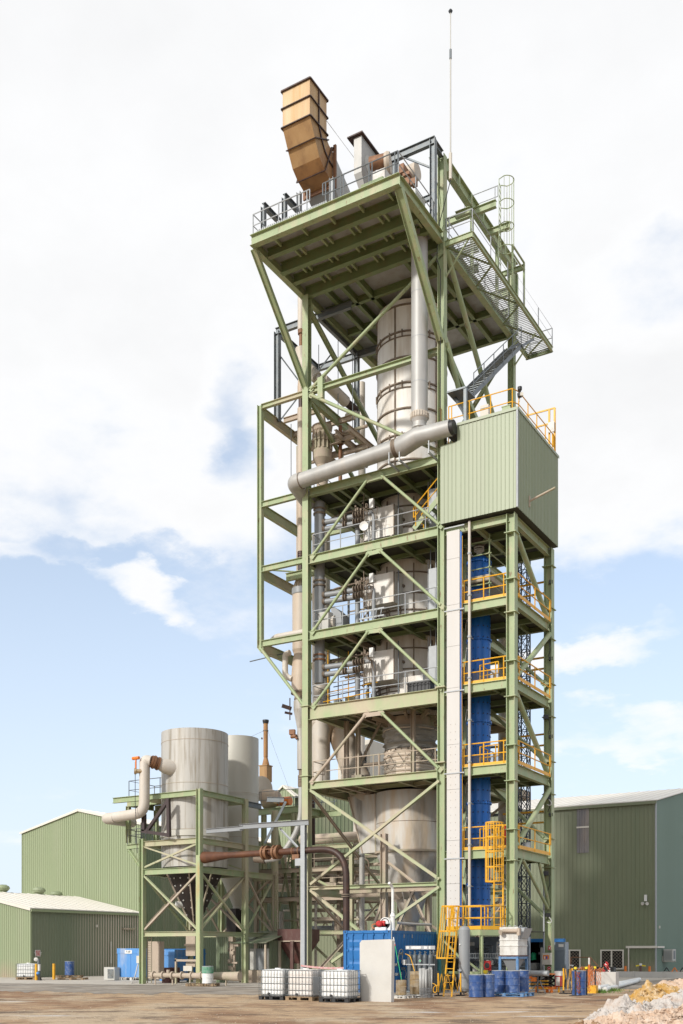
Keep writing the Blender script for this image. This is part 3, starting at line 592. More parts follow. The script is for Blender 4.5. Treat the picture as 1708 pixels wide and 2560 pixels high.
for top, bot in ((L7, L6), (L6, L5), (L5, L4)):
    for z in (top-.75, top-1.85+.05, top-2.65, bot+.35):
        mb = MB(); mb.lathe(KX, KY, [(KR2, z-.03), (KR2+.07, z-.03), (KR2+.07, z+.03), (KR2, z+.03)], 56)
        if abs(z-(top-2.65)) < .01:
            mb.lathe(KX, KY, [(KR2+.02, z-.26), (KR2+.04, z-.26), (KR2+.04, z-.2), (KR2+.02, z-.2)], 56)
            for k in range(18): t = k/18*2*math.pi; mb.bar((KX+math.cos(t)*(KR2+.05), KY+math.sin(t)*(KR2+.05), z-.25), (KX+math.cos(t)*(KR2+.05), KY+math.sin(t)*(KR2+.05), z+.1), .04, .05)
        mb.build('stiffening_ring', 'vrib', kl)
    mb = MB()
    for t in (rad(-105), rad(-60), rad(-30), rad(170)): mb.bar((KX+math.cos(t)*KR2, KY+math.sin(t)*KR2, bot), (KX+math.cos(t)*KR2, KY+math.sin(t)*KR2, top-.3), .06, .06, V((math.cos(t), math.sin(t), 0))); mb.build('seam_strip', 'vrib', kl); mb = MB()
    # flat burner housing on the front left of the shell
    x0 = xat(908, 1.6); x1 = xat(986, 1.6)
    wb = MB().box(x0, x1, 1.6, 4.6, top-2.5, top-1.0).build('burner_housing', 'vessel', kl)
    MB().box(x0+.5, x0+.62, 1.56, 1.6, top-2.05, top-1.55).build('slot', 'dark', wb)
    MB().box(x1-.03, x1+.02, 1.55, 1.6, top-2.5, top-1.0).build('seam_strip', 'vrib', wb)
    for t, zz_ in ((rad(-76), top-1.45), (rad(-76), top-3.0)):
        c = V((KX+math.cos(t)*KR2, KY+math.sin(t)*KR2, zz_)); MB().lathe(0, 0, [(0, .12), (.07, .12), (.09, 0)], 12, axis=(math.cos(t), math.sin(t), 0), c=c).build('port', 'vrib', kl)
# big inspection door at the lowest of these floors
MB().box(-6.9, -5.6, 2.28, 2.5, L4+.2, L4+1.45).build('inspection_door', 'vessel', kl)
# lower part: wrapped neck, ribbed lagging, hopper
NX, NY = xat(1027, 3.6), 3.6
def zn(py, r=1.3): return zat(py, NX, NY-r)
mb = MB(); ztop, zb = zn(1813), zn(1868); prof = []
for i in range(13):
    t = i/12; z = ztop+(zb-ztop)*t; r = 1.36+.06*math.sin(t*9)+(.04 if i % 3 == 0 else -.03)-(0.12 if t > .75 else 0); prof.append((r, z))
b0 = len(mb.v); nn = 40; J = [[(.07*(random.random()-.5)) for k in range(nn)] for p in prof]
for i, (r, z) in enumerate(prof):
    for k in range(nn): t = 2*math.pi*k/nn; rr = r+J[i][k]+.05*math.sin(7*t+i); mb.v.append(V((NX+rr*math.cos(t), NY+rr*math.sin(t), z)))
for i in range(len(prof)-1):
    for k in range(nn): k2 = (k+1) % nn; mb.f.append((b0+i*nn+k2, b0+i*nn+k, b0+(i+1)*nn+k, b0+(i+1)*nn+k2)); mb.sm.append(False)
mb.build('wrapped_neck', 'fabric', kl)
mb = MB(); prof = [(1.22, zn(1868))]; z0 = zn(1872); z1 = L3; n_ = 9
for i in range(n_):
    za = z0+(z1-z0)*i/n_; zb_ = z0+(z1-z0)*(i+1)/n_; r = 1.34+.03*(i % 2); prof += [(r-.05, za), (r+.03, za-.05), (r+.04, (za+zb_)/2), (r+.0, zb_+.02)]
mb.lathe(NX, NY, prof, 40); mb.torus((NX, NY, zn(1872)), 1.32, .03); mb.torus((NX, NY, zn(1820)), 1.4, .04); mb.build('lagged_neck', 'lag', kl)
mb = MB()
for k in range(26): t = 2*math.pi*k/26; mb.cb((NX+1.37*math.cos(t), NY+1.37*math.sin(t), zn(1872)-.06), .05, .05, .09)
mb.build('bolt_ring', 'vrib', kl)
mb = MB(); random.seed(3)
for k in range(5):
    t0 = -2.6+k*.5; pts = []
    for i in range(9): t = t0+i*.12; pts.append((NX+1.43*math.cos(t), NY+1.43*math.sin(t), L3+1.0+.35*math.sin(i*.8+k)+.1*k))
    mb.path(pts, .012, 5)
mb.build('cable', 'black', kl)
# cone hanging from the sixth... under-floor ring beams round the neck
mb = MB()
for k in range(10):
    t = 2*math.pi*k/10; mb.bar((NX+1.1*math.cos(t), NY+1.1*math.sin(t), L4-.55), (NX+2.0*math.cos(t), NY+2.0*math.sin(t), L4-.35), .12, .2)
mb.lathe(NX, NY, [(1.15, L4-.4), (1.25, L4-1.15), (.9, L4-1.3)], 30); mb.build('support_ring', 'dust_steel', kl)
hp = thing('cooling_hopper', 'big scorched grey hopper with a conical bottom under the kiln', 'hopper', (NX, NY, 0))
def zh(py): return zat(py, NX, NY-1.7)
zc = zh(2126); zt = L3-.42
MB().lathe(NX, NY, [(1.80, zt), (1.77, zh(2040)), (1.76, zc)], 56).build('hopper_body', 'vessel_low', hp)
wt = xat(874, NY-.7); wb_ = xat(909, NY-.7); zw = zh(2124)
MB().hexa([(wb_, NY-.75, zw), (NX-1.2, NY-.95, zw), (NX-1.2, NY+1.2, zw), (wb_, NY+1.2, zw), (wt, NY-.75, zt), (NX-1.2, NY-1.1, zt), (NX-1.2, NY+1.2, zt), (wt, NY+1.2, zt)]).build('side_transition', 'vessel_low', hp)
mb = MB(); mb.bar((NX-1.45, NY-1.12, zw), (NX-1.45, NY-1.2, zt), .06, .05, YA).bar((wb_-.02, NY-.78, zw), (wt-.02, NY-.78, zt), .06, .05, YA); mb.build('side_rib', 'dust_steel', hp)
MB().lathe(NX, NY, [(1.765, zh(2052)), (1.78, zh(2053)), (1.765, zh(2054))], 56).build('seam', 'vrib', hp)
mb = MB().lathe(NX, NY, [(1.74, zc+.05), (1.86, zc+.05), (1.86, zc-.06), (1.74, zc-.06)], 44); mb.build('flange', 'dust_steel', hp)
MB().lathe(NX, NY, [(1.74, zc-.06), (1.70, zh(2140)), (.80, zh(2243)), (.40, zh(2303)), (.40, zh(2312))], 44).build('cone', 'vessel_low', hp)
MB().lathe(NX, NY, [(.45, zh(2303)), (.45, zh(2309))], 24).lathe(NX, NY, [(.30, zh(2309)), (.30, 1.6)], 20).build('outlet', 'dust_steel', hp)
mb = MB()
for t in (rad(-150), rad(-110), rad(-60)): c = V((NX+1.7*math.cos(t), NY+1.7*math.sin(t), zc-.55)); mb.tube(c, c+V((math.cos(t), math.sin(t), -.3))*.2, .08, 10)
mb.build('nozzle', 'dust_steel', hp)
mb = MB()
for t in (-1.9, -1.2): mb.bar((NX+.9*math.cos(t), NY+.9*math.sin(t), 4.55), (NX+1.35*math.cos(t), NY+1.35*math.sin(t), 5.0), .5, .3)
mb.build('support_lug', 'dust_steel', hp)
# inclined duct (dusty) left of the neck, third floor, with hopper above
dc = thing('dust_duct', 'wide dusty duct slanting down behind the third floor railing', 'duct', (-9.6, 4.5, L3)); 
mb = MB(); A = at(845, 1815, Y=5.5); B = at(905, 1975, Y=3.4); mb.path([A+Z*1.1, A, B, B-Z*.6+XA*.6], .72, 24); mb.build('duct_tube', 'beige_rust', dc)
mb = MB(); T = at(805, 1790, Y=4.5); mb.lathe(T.x, T.y, [(.8, T.z+.6), (.8, T.z-.5), (.25, T.z-1.9), (.25, T.z-2.4)], 24); mb.build('small_hopper', 'beige_rust', dc)
for x, y in ((-10.2, 2.6), (-9.5, 2.6), (-6.0, 2.0), (-8.2, 7.4), (-5.2, 6.5)): MB().ib((x, y, L3), (x, y, L4-.3), .2, .2, .018, XA).build('post', 'dust_steel', tw)
brace((-10.6, 3.4, L3+.1), (-8.6, 3.4, L4-.4), .06, 'dust_steel', kind='i'); brace((-8.4, 3.6, L4-.5), (-7.6, 3.6, L3+.6), .06, 'dust_steel', kind='i')
for (a, b, z0_) in ((-9.2, -8.4, L3), (-6.9, -6.1, L3)): 
    mg = MB(); x = a
    while x < b: mg.box(x, x+.012, .35, .36, z0_+.05, z0_+.75); x += .06
    z_ = z0_+.05
    while z_ < z0_+.75: mg.box(a, b, .345, .352, z_, z_+.012); z_ += .06
    mg.build('mesh_guard', 'mesh', tw)
# ------------------------------------------------------------------ grey manifold with paired burner pipes
mf = thing('burner_manifold', 'vertical grey manifold pipe with paired branch pipes at three floors', 'pipework', (-10.7, .8, 0))
mx_, my_ = xat(799, .85), .85
zM = lambda py: zat(py, mx_, my_)
mb = MB().path([(mx_, my_, L7-.35), (mx_, my_, zM(1709))], .265, 24); mb.build('manifold_pipe', 'galv' if False else 'tankgrey', mf)
def flange(mb, c, ax, r, t=.05, gap=.08):
    c = v3(c); ax = v3(ax).normalized()
    for s_ in (-1, 1): mb.lathe(0, 0, [(0, s_*gap/2-t/2), (r, s_*gap/2-t/2), (r, s_*gap/2+t/2), (0, s_*gap/2+t/2)], 20, axis=ax, c=c)
for py in (1280, 1460, 1645):
    mb = MB(); z_ = zM(py)
    for dz in (.12, -.12): mb.lathe(mx_, my_, [(.26, z_+dz+.04), (.325, z_+dz+.04), (.325, z_+dz-.04), (.26, z_+dz-.04)], 24)
    mb.build('flange', 'copper' if py == 1645 else 'vrib', mf)
for (ya, yb) in ((1308, 1325), (1489, 1506), (1669, 1687)):
    for k, yy in enumerate((ya, yb)):
        p0 = V((mx_+.26, my_, zM(yy)-.02)); p1 = p0+XA*1.95+YA*.2
        pr = MB().path([p0, p1], .135, 16).build('branch_pipe', 'galv' if False else 'tankgrey', mf)
        mb = MB(); flange(mb, p0+XA*.04, XA, .17); flange(mb, p0+XA*1.25, XA, .175, .04, .12); mb.build('flange', 'vrib', pr)
        mb = MB(); 
        for j in range(4): mb.lathe(0, 0, [(0, -.02), (.158, -.02), (.158, .015), (0, .015)], 16, axis=XA, c=p0+XA*(1.78+j*.15))
        mb.build('expansion_joint', 'vrib', pr)
        zf = L6 if yy < 1400 else (L5 if yy < 1600 else L4)
        if k == 0:
            x_ = p1.x+.5; MB().path(rnd([p1, (x_+.35, p1.y, p1.z), (x_+.35, p1.y, zf+.1)], .3), .095, 16).build('drop_pipe', 'tankgrey', mf)
            MB().box(x_+.28, x_+.5, p1.y-.35, p1.y-.2, p1.z+.1, p1.z+.55).build('actuator', 'white', mf)
            MB().path([(x_-.75, p1.y+.3, zf+.1), (x_-.75, p1.y+.3, p1.z-.3)], .13, 14).build('drop_pipe', 'tankgrey', mf)
            mb = MB(); random.seed(int(yy))
            for c in range(9):
                a = V((p1.x-.1+random.random()*.9, p1.y-.2, p1.z+.35-random.random()*.3)); b = a+V((random.random()*.8-.2, .1, -.7-random.random()*.5)); mb.path(rnd([a, (a+b)/2+V((.3*random.random(), 0, .35)), b], .5, 4), .014, 5)
                mb.cb(a, .08, .08, .1+random.random()*.12)
            mb.build('valve_cluster', 'vrib', mf)
            MB().path(rnd([(p0.x-.05, 1.4, p0.z+.3), (p0.x+.3, 1.4, p0.z+.42), (p0.x+2.6, 1.4, p0.z+.55)], .3), .05, 8).build('conduit', 'vrib', mf)
for z_ in (L6, L5, L4):
    MB().tube((-6.62, 1.6, z_), (-6.62, 1.6, z_+3.1), .035, 8).build('conduit', 'galvdark', mf); MB().tube((-5.05, 1.75, z_), (-5.05, 1.75, z_+3.1), .025, 8).build('conduit', 'galv', mf)
    MB().path([(-8.2, .9, z_), (-8.2, .9, z_+2.9)], .025, 8).build('conduit', 'vrib', mf)
# cable trays (silver uprights) behind the k-brace on the right
for z_ in (L6, L5, L4):
    x0 = xat(1072, 1.2); MB().box(x0, x0+.42, 1.2, 1.4, z_, z_+2.45).build('cable_tray', 'galv', tw)
    MB().box(x0+.05, x0+.09, 1.25, 1.3, z_+2.45, z_+3.4).box(x0+.33, x0+.37, 1.25, 1.3, z_+2.45, z_+3.4).build('cable_tray', 'galvdark', tw)
MB().box(-5.0, -4.4, .5, 1.1, L4+.05, L4+.5).build('junction_box', 'white', tw)
# fan with square inlet on the fifth floor
fn = thing('ventilation_fan', 'white boxed fan with a slanting grey inlet on the fifth floor', 'fan', (-10.1, .7, L5))
MB().box(xat(790, .6), xat(821, .6), .6, 1.5, L5, zat(1527, -10.1, .6)).build('fan_box', 'acgrey', fn)
a = at(826, 1516, Y=1.0); b = at(853, 1567, Y=1.0); MB().prism([at(826, 1516, Y=1), at(838, 1519, Y=1), at(853, 1532, Y=1), at(855, 1563, Y=1), at(836, 1570, Y=1)], (0, .7, 0)).build('inlet', 'tankgrey', fn)
MB().lathe(0, 0, [(0, -.1), (.34, -.1), (.34, .35), (0, .35)], 20, axis=XA, c=at(826, 1558, Y=1.1)).build('motor', 'beige', fn)
# walls of pipe behind
for px, y, r, a, b, m, lab in ((803, 4.2, .5, L7-.5, 10.5, 'beige', 'broad beige riser pipe just right of the left tower column'), (904.5, 8.0, .2, 34.6, 24.6, 'beige', 'thin beige riser left of the kiln in the upper storeys'), (905, 5.4, .15, L3-.2, .2, 'silver', 'slim shiny vertical pipe between the tower braces')):
    x = xat(px, y); tag(MB().path([(x, y, b), (x, y, a)], r, 20).build('riser_pipe', m), lab, 'pipe')
# ------------------------------------------------------------------ left riser (beige) with its expansion pieces
lr = thing('riser_pipe', 'dusty beige riser widening downwards outside the left tower column', 'pipe', (-12.3, 1.5, 0)); lx, ly = xat(753.5, 1.5), 1.5
zL = lambda py: zat(py, lx, ly)
MB().lathe(lx, ly, [(0, zL(936)), (.10, zL(938)), (.17, zL(950)), (.2, zL(968)), (.2, zL(985))], 20).build('dome_cap', 'beige_rust', lr)
MB().path([(lx, ly, zL(985)), (lx, ly, zL(1025))], .15, 16).build('neck', 'rustdark', lr)
MB().path([(lx, ly, zL(1022)), (lx, ly, zL(1380))], .205, 24).build('pipe', 'beige_rust', lr)
mb = MB(); 
for py in (1384, 1389, 1395): mb.lathe(lx, ly, [(.12, zL(py)+.04), (.2, zL(py)+.04), (.2, zL(py)-.04), (.12, zL(py)-.04)], 20)
mb.lathe(lx, ly, [(.17, zL(1380)), (.17, zL(1442))], 20); mb.build('expansion_joint', 'rustdark', lr)
mb = MB().lathe(lx, ly, [(.2, zL(1442)), (.24, zL(1446)), (.42, zL(1472))], 24)
for k in range(18): t = 2*math.pi*k/18; mb.bar((lx+.25*math.cos(t), ly+.25*math.sin(t), zL(1447)), (lx+.44*math.cos(t), ly+.44*math.sin(t), zL(1472)), .03, .05)
mb.build('ribbed_cone', 'beige_rust', lr)
MB().lathe(lx, ly, [(.42, zL(1470)), (.50, zL(1473)), (.50, zL(1487)), (.47, zL(1489))], 28).build('collar', 'tankgrey', lr)
MB().lathe(lx, ly, [(.47, zL(1488)), (.47, zL(1626)), (.40, zL(1634)), (.40, zL(1642)), (.46, zL(1650)), (.52, zL(1690)), (.52, zL(1731)), (.30, zL(1745))], 28).build('wide_pipe', 'beige_rust', lr)
mb = MB(); mb.lathe(lx, ly, [(.40, zL(1730)), (.55, zL(1730)), (.55, zL(1735)), (.40, zL(1735))], 28); mb.lathe(lx, ly, [(.2, zL(1745)), (.38, zL(1745)), (.38, zL(1750)), (.2, zL(1750))], 28); mb.build('flange', 'vrib', lr)
MB().lathe(lx, ly, [(.36, zL(1751)), (.41, zL(1754)), (.41, zL(1775)), (.22, zL(1822)), (.22, zL(1924))], 28).build('cone_pipe', 'silo', lr)
mb = MB(); 
for py in (1941, 1947, 1953, 1959, 1964): mb.lathe(lx, ly, [(.13, zL(py)+.05), (.18, zL(py)+.05), (.18, zL(py)-.05), (.13, zL(py)-.05)], 20)
mb.lathe(lx, ly, [(.14, zL(1924)), (.14, zL(1968))], 16); mb.build('bellows', 'vrib', lr)
e = V((lx, ly, zL(2060))); MB().path(rnd([(lx, ly, zL(1968)), (lx, ly, zL(2065)), at(700, 2145, Y=1.2), at(664, 2150, Y=1.0)], 1.2, 7), .155, 18).build('elbow_pipe', 'silver', lr)
MB().path([at(664, 2150, Y=1.0), at(638, 2147, Y=1.0)], .2, 12).build('hose_joint', 'vrib', lr)
MB().path([at(625, 1654, Y=1.5), at(716, 1632, Y=1.5)], .03, 6).build('spar', 'galvdark', lr)
ch = MB().path(rnd([(lx-.45, ly-.4, zL(1633)), (lx-.75, ly-.4, zL(1636)), (lx-.75, ly-.4, zL(1690)), (lx-.3, ly-.4, zL(1700))], .3), .155, 16); ch.build('side_pipe', 'beige', lr)
MB().path(rnd([at(680, 1603, Y=.9), at(690, 1593, Y=.9), at(760, 1580, Y=.9)], .3), .16, 16).build('side_pipe', 'beige', lr)
mb = MB(); c = at(731, 1832, Y=1.2); mb.cb(c-Z*.1, .3, .22, .26, .3); mb.lathe(0, 0, [(0, -.16), (.1, -.16), (.1, .16), (0, .16)], 12, axis=XA, c=c-Z*.2+XA*.1); mb.tube(c, c+V((.3, 0, -.35)), .07, 8); mb.build('valve', 'copper', lr)
mb = MB(); c = at(716, 1768, Y=1.2)
mb.bar(at(705, 1764, Y=1), at(729, 1772, Y=1.3), .03, .2); mb.bar(at(712, 1781, Y=1), at(731, 1785, Y=1.3), .03, .12); mb.tube(at(725, 1745, Y=1.2), at(725, 1800, Y=1.2), .03, 6); mb.build('bracket', 'rustdark', lr)
# upper drop pipe from the deck with lagged bends
up = thing('lagged_pipe', 'cream lagged pipe dropping from the top deck and bending right', 'pipe', at(754, 760, Y=.7)); 
a = at(754, 690, Y=.75); b = at(754, 826, Y=.75)
MB().path([a, b], .20, 20).build('pipe', 'beige', up); MB().bar(at(722, 678, Y=.6), at(775, 712, Y=2.2), .2, .25).build('hanger', 'galvdark', up)
MB().path([b, at(754, 874, Y=.75)], .125, 16).lathe(b.x, b.y, [(.1, b.z+.05), (.19, b.z+.02), (.19, b.z-.2), (.1, b.z-.22)], 18).build('rusty_neck', 'copper', up)
MB().path(rnd([at(753, 872, Y=.75), at(755, 908, Y=.75), at(792, 944, Y=.9)], .6, 6), .30, 20).build('lagged_bend', 'beige', up)
MB().path([at(792, 944, Y=.9), at(812, 955, Y=1.1)], .16, 14).path([at(806, 948, Y=1.1), at(864, 1004, Y=3.2)], .29, 20).build('lagged_run', 'beige', up)
MB().path([at(862, 1002, Y=3.2), at(886, 1022, Y=4.0), at(888, 1034, Y=4.0)], .2, 14).path([at(888, 1034, Y=4), at(870, 1044, Y=3.6)], .23, 16).build('black_bend', 'beige', up)
MB().path([at(864, 1004, Y=3.2), at(890, 1026, Y=4.0)], .205, 14).build('black_sleeve', 'rustdark', up)
# ribbed cyclone pot behind the left column
cy = thing('ribbed_bellows', 'dusty ribbed bellows with tie rods behind the left tower column', 'expansion joint', at(805, 1100, Y=2.6)); q = at(806, 1100, Y=2.6); zq = lambda py: zat(py, q.x, q.y)
mb = MB().lathe(q.x, q.y, [(.12, zq(1020)), (.2, zq(1060)), (.55, zq(1068)), (.5, zq(1080)), (.42, zq(1084)), (.42, zq(1124)), (.52, zq(1130)), (.50, zq(1150)), (.3, zq(1165)), (.3, L7)], 28); mb.build('core', 'dust_steel', cy)
mb = MB()
for k in range(14): t = 2*math.pi*k/14; x, y = q.x+.5*math.cos(t), q.y+.5*math.sin(t); mb.tube((x, y, zq(1085)), (x, y, zq(1128)), .05, 6); mb.cb((x, y, zq(1108)), .14, .14, .1)
mb.build('tie_rods', 'dust_steel', cy)
mb = MB(); q2 = at(851, 1110, Y=3.0); mb.path([(q2.x, q2.y, L7-.1), (q2.x, q2.y, 29.6)], .1, 12); mb.lathe(q2.x, q2.y, [(.1, zat(1085, q2.x, 3)), (.2, zat(1087, q2.x, 3)), (.2, zat(1110, q2.x, 3)), (.1, zat(1112, q2.x, 3))], 16); mb.build('rusty_spool', 'copper', cy)
mb = MB()
for px, y0, y1_ in ((845.5, 850, 1040), (882, 875, 1070), (797, 862, 930), (728, 1060, 1190)): p = at(px, y0, Y=2.2); mb.tube(p, V((p.x, p.y, zat(y1_, p.x, p.y))), .02, 5)
tag(mb.build('hoist_cable', 'galvdark'), 'thin hoist cables hanging in the upper left storeys', 'cable')
# ------------------------------------------------------------------ silver horizontal pipe and big vertical duct at the front
fp = thing('silver_pipe', 'fat aluminium clad pipe crossing the tower front into the green box', 'pipe', (-7, -.75, 25.5)); Yp = -.78
A = at(745, 1204, Y=Yp); B = at(984, 1122, Y=Yp); C_ = at(1088, 1080, Y=Yp); D_ = at(1122, 1082, Y=Yp)
sl_ = (B-A)/(B.x-A.x)
A2 = A+XA*.2
MB().path([A2, B], .365, 28).build('pipe', 'silver', fp)
MB().path(rnd([A2+XA*.02, A-XA*.25, A-XA*.3+V((0, 1.6, -.5))], .5, 6), .385, 24).build('elbow', 'silver', fp)
mb = MB(); mb.lathe(0, 0, [(.36, -.02), (.40, -.02), (.40, .02), (.36, .02)], 28, axis=sl_, c=A2); mb.build('band', 'vrib', fp)
mb = MB()
for k in range(3): mb.lathe(0, 0, [(.36, -.03), (.42, -.03), (.42, .03), (.36, .03)], 28, axis=sl_, c=B+XA*(.06+k*.08))
mb.build('flange', 'vrib', fp)
MB().path([B+XA*.2, B+XA*.45, C_-XA*.9, C_-XA*.3, C_+XA*.8], .4, 28, True, [.40, .46, .44, .38, .36]).build('wide_pipe', 'silver', fp)
MB().path([C_+XA*.78, C_+XA*.98], .31, 24).build('black_end', 'black', fp)
mb = MB(); 
for X0 in (B.x-.1, B.x+.45, C_.x-.2):
    mb = MB(); mb.bar((X0, Yp-.3, B.z-.75), (X0, Yp+.75, B.z-.75), .06, .1); mb.bar((X0, Yp-.25, B.z-.75), (X0, Yp-.25, B.z-.2), .05, .05); mb.build('pipe_hanger', 'galv', fp)
a = A2+V((0, .1, .5)); mb = MB(); mb.path([a+V((.4, 0, -.08)), B+V((0, .1, .5))], .02, 5)
for k in range(5): p = a+(B-A2)*(k+.3)/5; mb.tube(p, p-Z*.2, .02, 5)
mb.build('handrail', 'galv', fp)
vd = thing('vertical_duct', 'smooth silver duct rising from the front pipe to the top deck', 'duct', (-5, -.8, 26)); vx = xat(1049, Yp); zV = lambda py: zat(py, vx, Yp)
MB().path([(vx, Yp, zV(1050)), (vx, Yp, DK-.1)], .385, 28).build('duct_tube', 'silver', vd)
mb = MB()
for py in (735, 848, 960): mb.lathe(vx, Yp, [(.385, zV(py)+.012), (.392, zV(py)+.012), (.392, zV(py)-.012), (.385, zV(py)-.012)], 28)
mb.build('seam', 'galv', vd)
mb = MB().lathe(vx, Yp, [(.385, zV(1034)), (.42, zV(1034)), (.42, zV(1048)), (.385, zV(1050))], 28)
for k in range(22): t = 2*math.pi*k/22; mb.cb((vx+.43*math.cos(t), Yp+.43*math.sin(t), zV(1047)), .03, .05, .2)
mb.build('collar', 'beige_rust', vd)
MB().lathe(vx, Yp, [(.385, zV(1050)), (.32, zV(1058)), (.32, zV(1066)), (.37, zV(1068)), (.37, zV(1072)), (.30, zV(1074)), (.33, C_.z)], 24).build('branch', 'silver', vd)
# ------------------------------------------------------------------ small pipework and fittings crowding the floors
fl = thing('floor_pipework', 'dense small pipes, boxes and stands crowding the left half of the tower floors', 'pipework', (-9, 3, L4)); random.seed(55)
for z_, n_ in ((L6, 9), (L5, 10), (L4, 22), (L3, 8)):
    for k in range(n_):
        x = AX+.6+random.random()*2.9; y = 1.4+random.random()*5; m_ = random.choice(('vrib', 'beige', 'dust_steel', 'tankgrey', 'galvdark', 'green_dust')); a = V((x, y, z_+.05)); h = .8+random.random()*2.2; r = .03+random.random()*.06
        if k % 3 == 0: MB().path([a, a+Z*h], r, 8).build('standpipe', m_, fl)
        elif k % 3 == 1: b = a+Z*(.5+random.random()*2); MB().path(rnd([b, b+XA*(.6+random.random()*1.6), b+XA*(.6+random.random()*1.6)-Z*.6], .25), r, 8).build('cross_pipe', m_, fl)
        else: MB().cb(a, .25+random.random()*.35, .3, .35+random.random()*.7).build('cabinet', m_, fl)
for k in range(6):
    y = .9+k*.35; z_ = L4+.4+k*.33; MB().tube((AX+.4, y, z_), (AX+3.2, y, z_+.15), .025, 6).tube((AX+.7+k*.4, y, L4), (AX+.7+k*.4, y, L4+3), .025, 6).build('scaffold_tube', 'rustdark' if k % 2 else 'yellow', fl)
for px, y0 in ((752, 3.2), (744, 4.2)):
    x = xat(px, y0); MB().path([(x, y0, L5+.2), (x, y0, L8-.3)], .07, 8).build('standpipe', 'dust_steel', fl)
for z_ in (28.2, 27.2, 29.3): MB().path([(-12.8, 3.2, z_), (-9.3, 3.2, z_)], .09, 10).build('cross_pipe', 'dust_steel', fl)
# ------------------------------------------------------------------ side tower round the blue vessel
DY = 4.92
sd_ = thing('lift_tower', 'slender green steel side tower with yellow railings right of the kiln tower', 'steel tower', (0, 0, 0))
for x, y in ((0, 0), (0, DY)):
    z = 0
    MB().ib((x, y, 0), (x, y, 21.6), .40, .40, .03, XA).bar((x-.19 if y == 0 else x-.18, y, 0), (x-.19 if y == 0 else x-.18, y, 21.6), .012, .34, YA).build('column', 'green', sd_)
    for zc_ in (20.7, 18.6, 17.1, 14.9, 13.3, 11.1, 9.5, 7.3, 5.9): MB().cb((x, y, zc_), .56, .52, .035).build('splice_plate', 'green', sd_)
MB().ib((BX, 2.5, 0), (BX, 2.5, 21.6), .28, .28, .02, XA).build('column', 'green', sd_)
for z in (17.9, 14.14, 10.32, 6.48):
    beam((BX+.2, -.02, z), (-.2, -.02, z), .2, .40, 'green', sd_); beam((.02, .2, z), (.02, DY-.2, z), .22, .42, 'green', sd_); beam((BX+.2, DY, z), (-.2, DY, z), .2, .3, 'green_dk', sd_)
    for y in (1.0, 3.2): beam((BX+.15, y, z-.1), (-.12, y, z-.1), .14, .24, 'green_dk', sd_, 'joist')
    beam((-1.0, .1, z-.1), (-1.0, DY-.1, z-.1), .14, .24, 'green_dk', sd_, 'joist')
    MB().box(BX+.12, -.13, .1, DY-.1, z-.07, z-.02).build('floor_plate', 'deckdark', sd_)
    xf0 = xat(1152, -.1)
    MB().rail([(xf0, -.06, z), (-.22, -.06, z)], sp=1.15, r=.03, kick=.14).build('railing', 'yellow', sd_)
    MB().rail([(.2, .22, z), (.2, DY-.32, z)], sp=2.1, r=.03, kick=.16).build('railing', 'yellow', sd_)
    mg = MB(); x = xf0+.1
    while x < -.3: mg.box(x, x+.01, -.03, -.02, z+.12, z+.55); x += .055
    z_ = z+.12
    while z_ < z+.55: mg.box(xf0+.1, -.3, -.035, -.027, z_, z_+.01); z_ += .055
    mg.build('mesh_infill', 'mesh', sd_)
    # gate frame on the far side
    gf = MB(); y = DY+.45
    for zz_ in (2.3, 1.75): gf.bar((-2.6, y, z+zz_), (.05, y, z+zz_), .05, .09)
    for x in (.02, -.35): gf.bar((x, y, z), (x, y, z+2.3 if x > -.1 else z+1.75), .1, .09, YA)
    if z < 8: gf.bar((-2.3, y, z), (-2.3, y, z+1.75), .08, .09, YA)
    gf.build('gate_frame', 'orange' if False else 'yellow', sd_)
    MB().box(-.30, -.02, y-.14, y-.1, z+1.0, z+1.35).build('gate_sign', 'offwhite', sd_); MB().box(-1.35, -.95, y-.5, y-.46, z+.35, z+.75).build('gate_panel', 'tankgrey', sd_)
    MB().cb((.12, DY-.1, z+1.95), .18, .18, .16, .4).build('lamp', 'black', sd_)
    if z < 17: MB().rail([(-1.9, 2.6, z), (-1.9, .8, z), (-.9, .6, z)], sp=1.0, r=.028).build('railing', 'yellow', sd_)
    MB().cb((-.05, DY-.3, z-.95), .24, .2, .2, .5).path([(.1, DY-.26, z-.95), (.15, DY-.3, z-1.4), (.05, DY-.3, z-1.7)], .02, 5).build('lamp', 'black', sd_)
    xj = xat(1160, .3)
    MB().box(xj-.2, xj+.12, .3, .6, z+.15, z+.95).build('junction_box', 'tankgrey' , sd_)
    MB().path(rnd([(xj-.1, .25, z+1.2), (xj-.2, .2, z+.9), (xj+.1, .2, z+.8), (xj+.05, .25, z+1.15)], .2), .018, 5).build('cable', 'black', sd_)
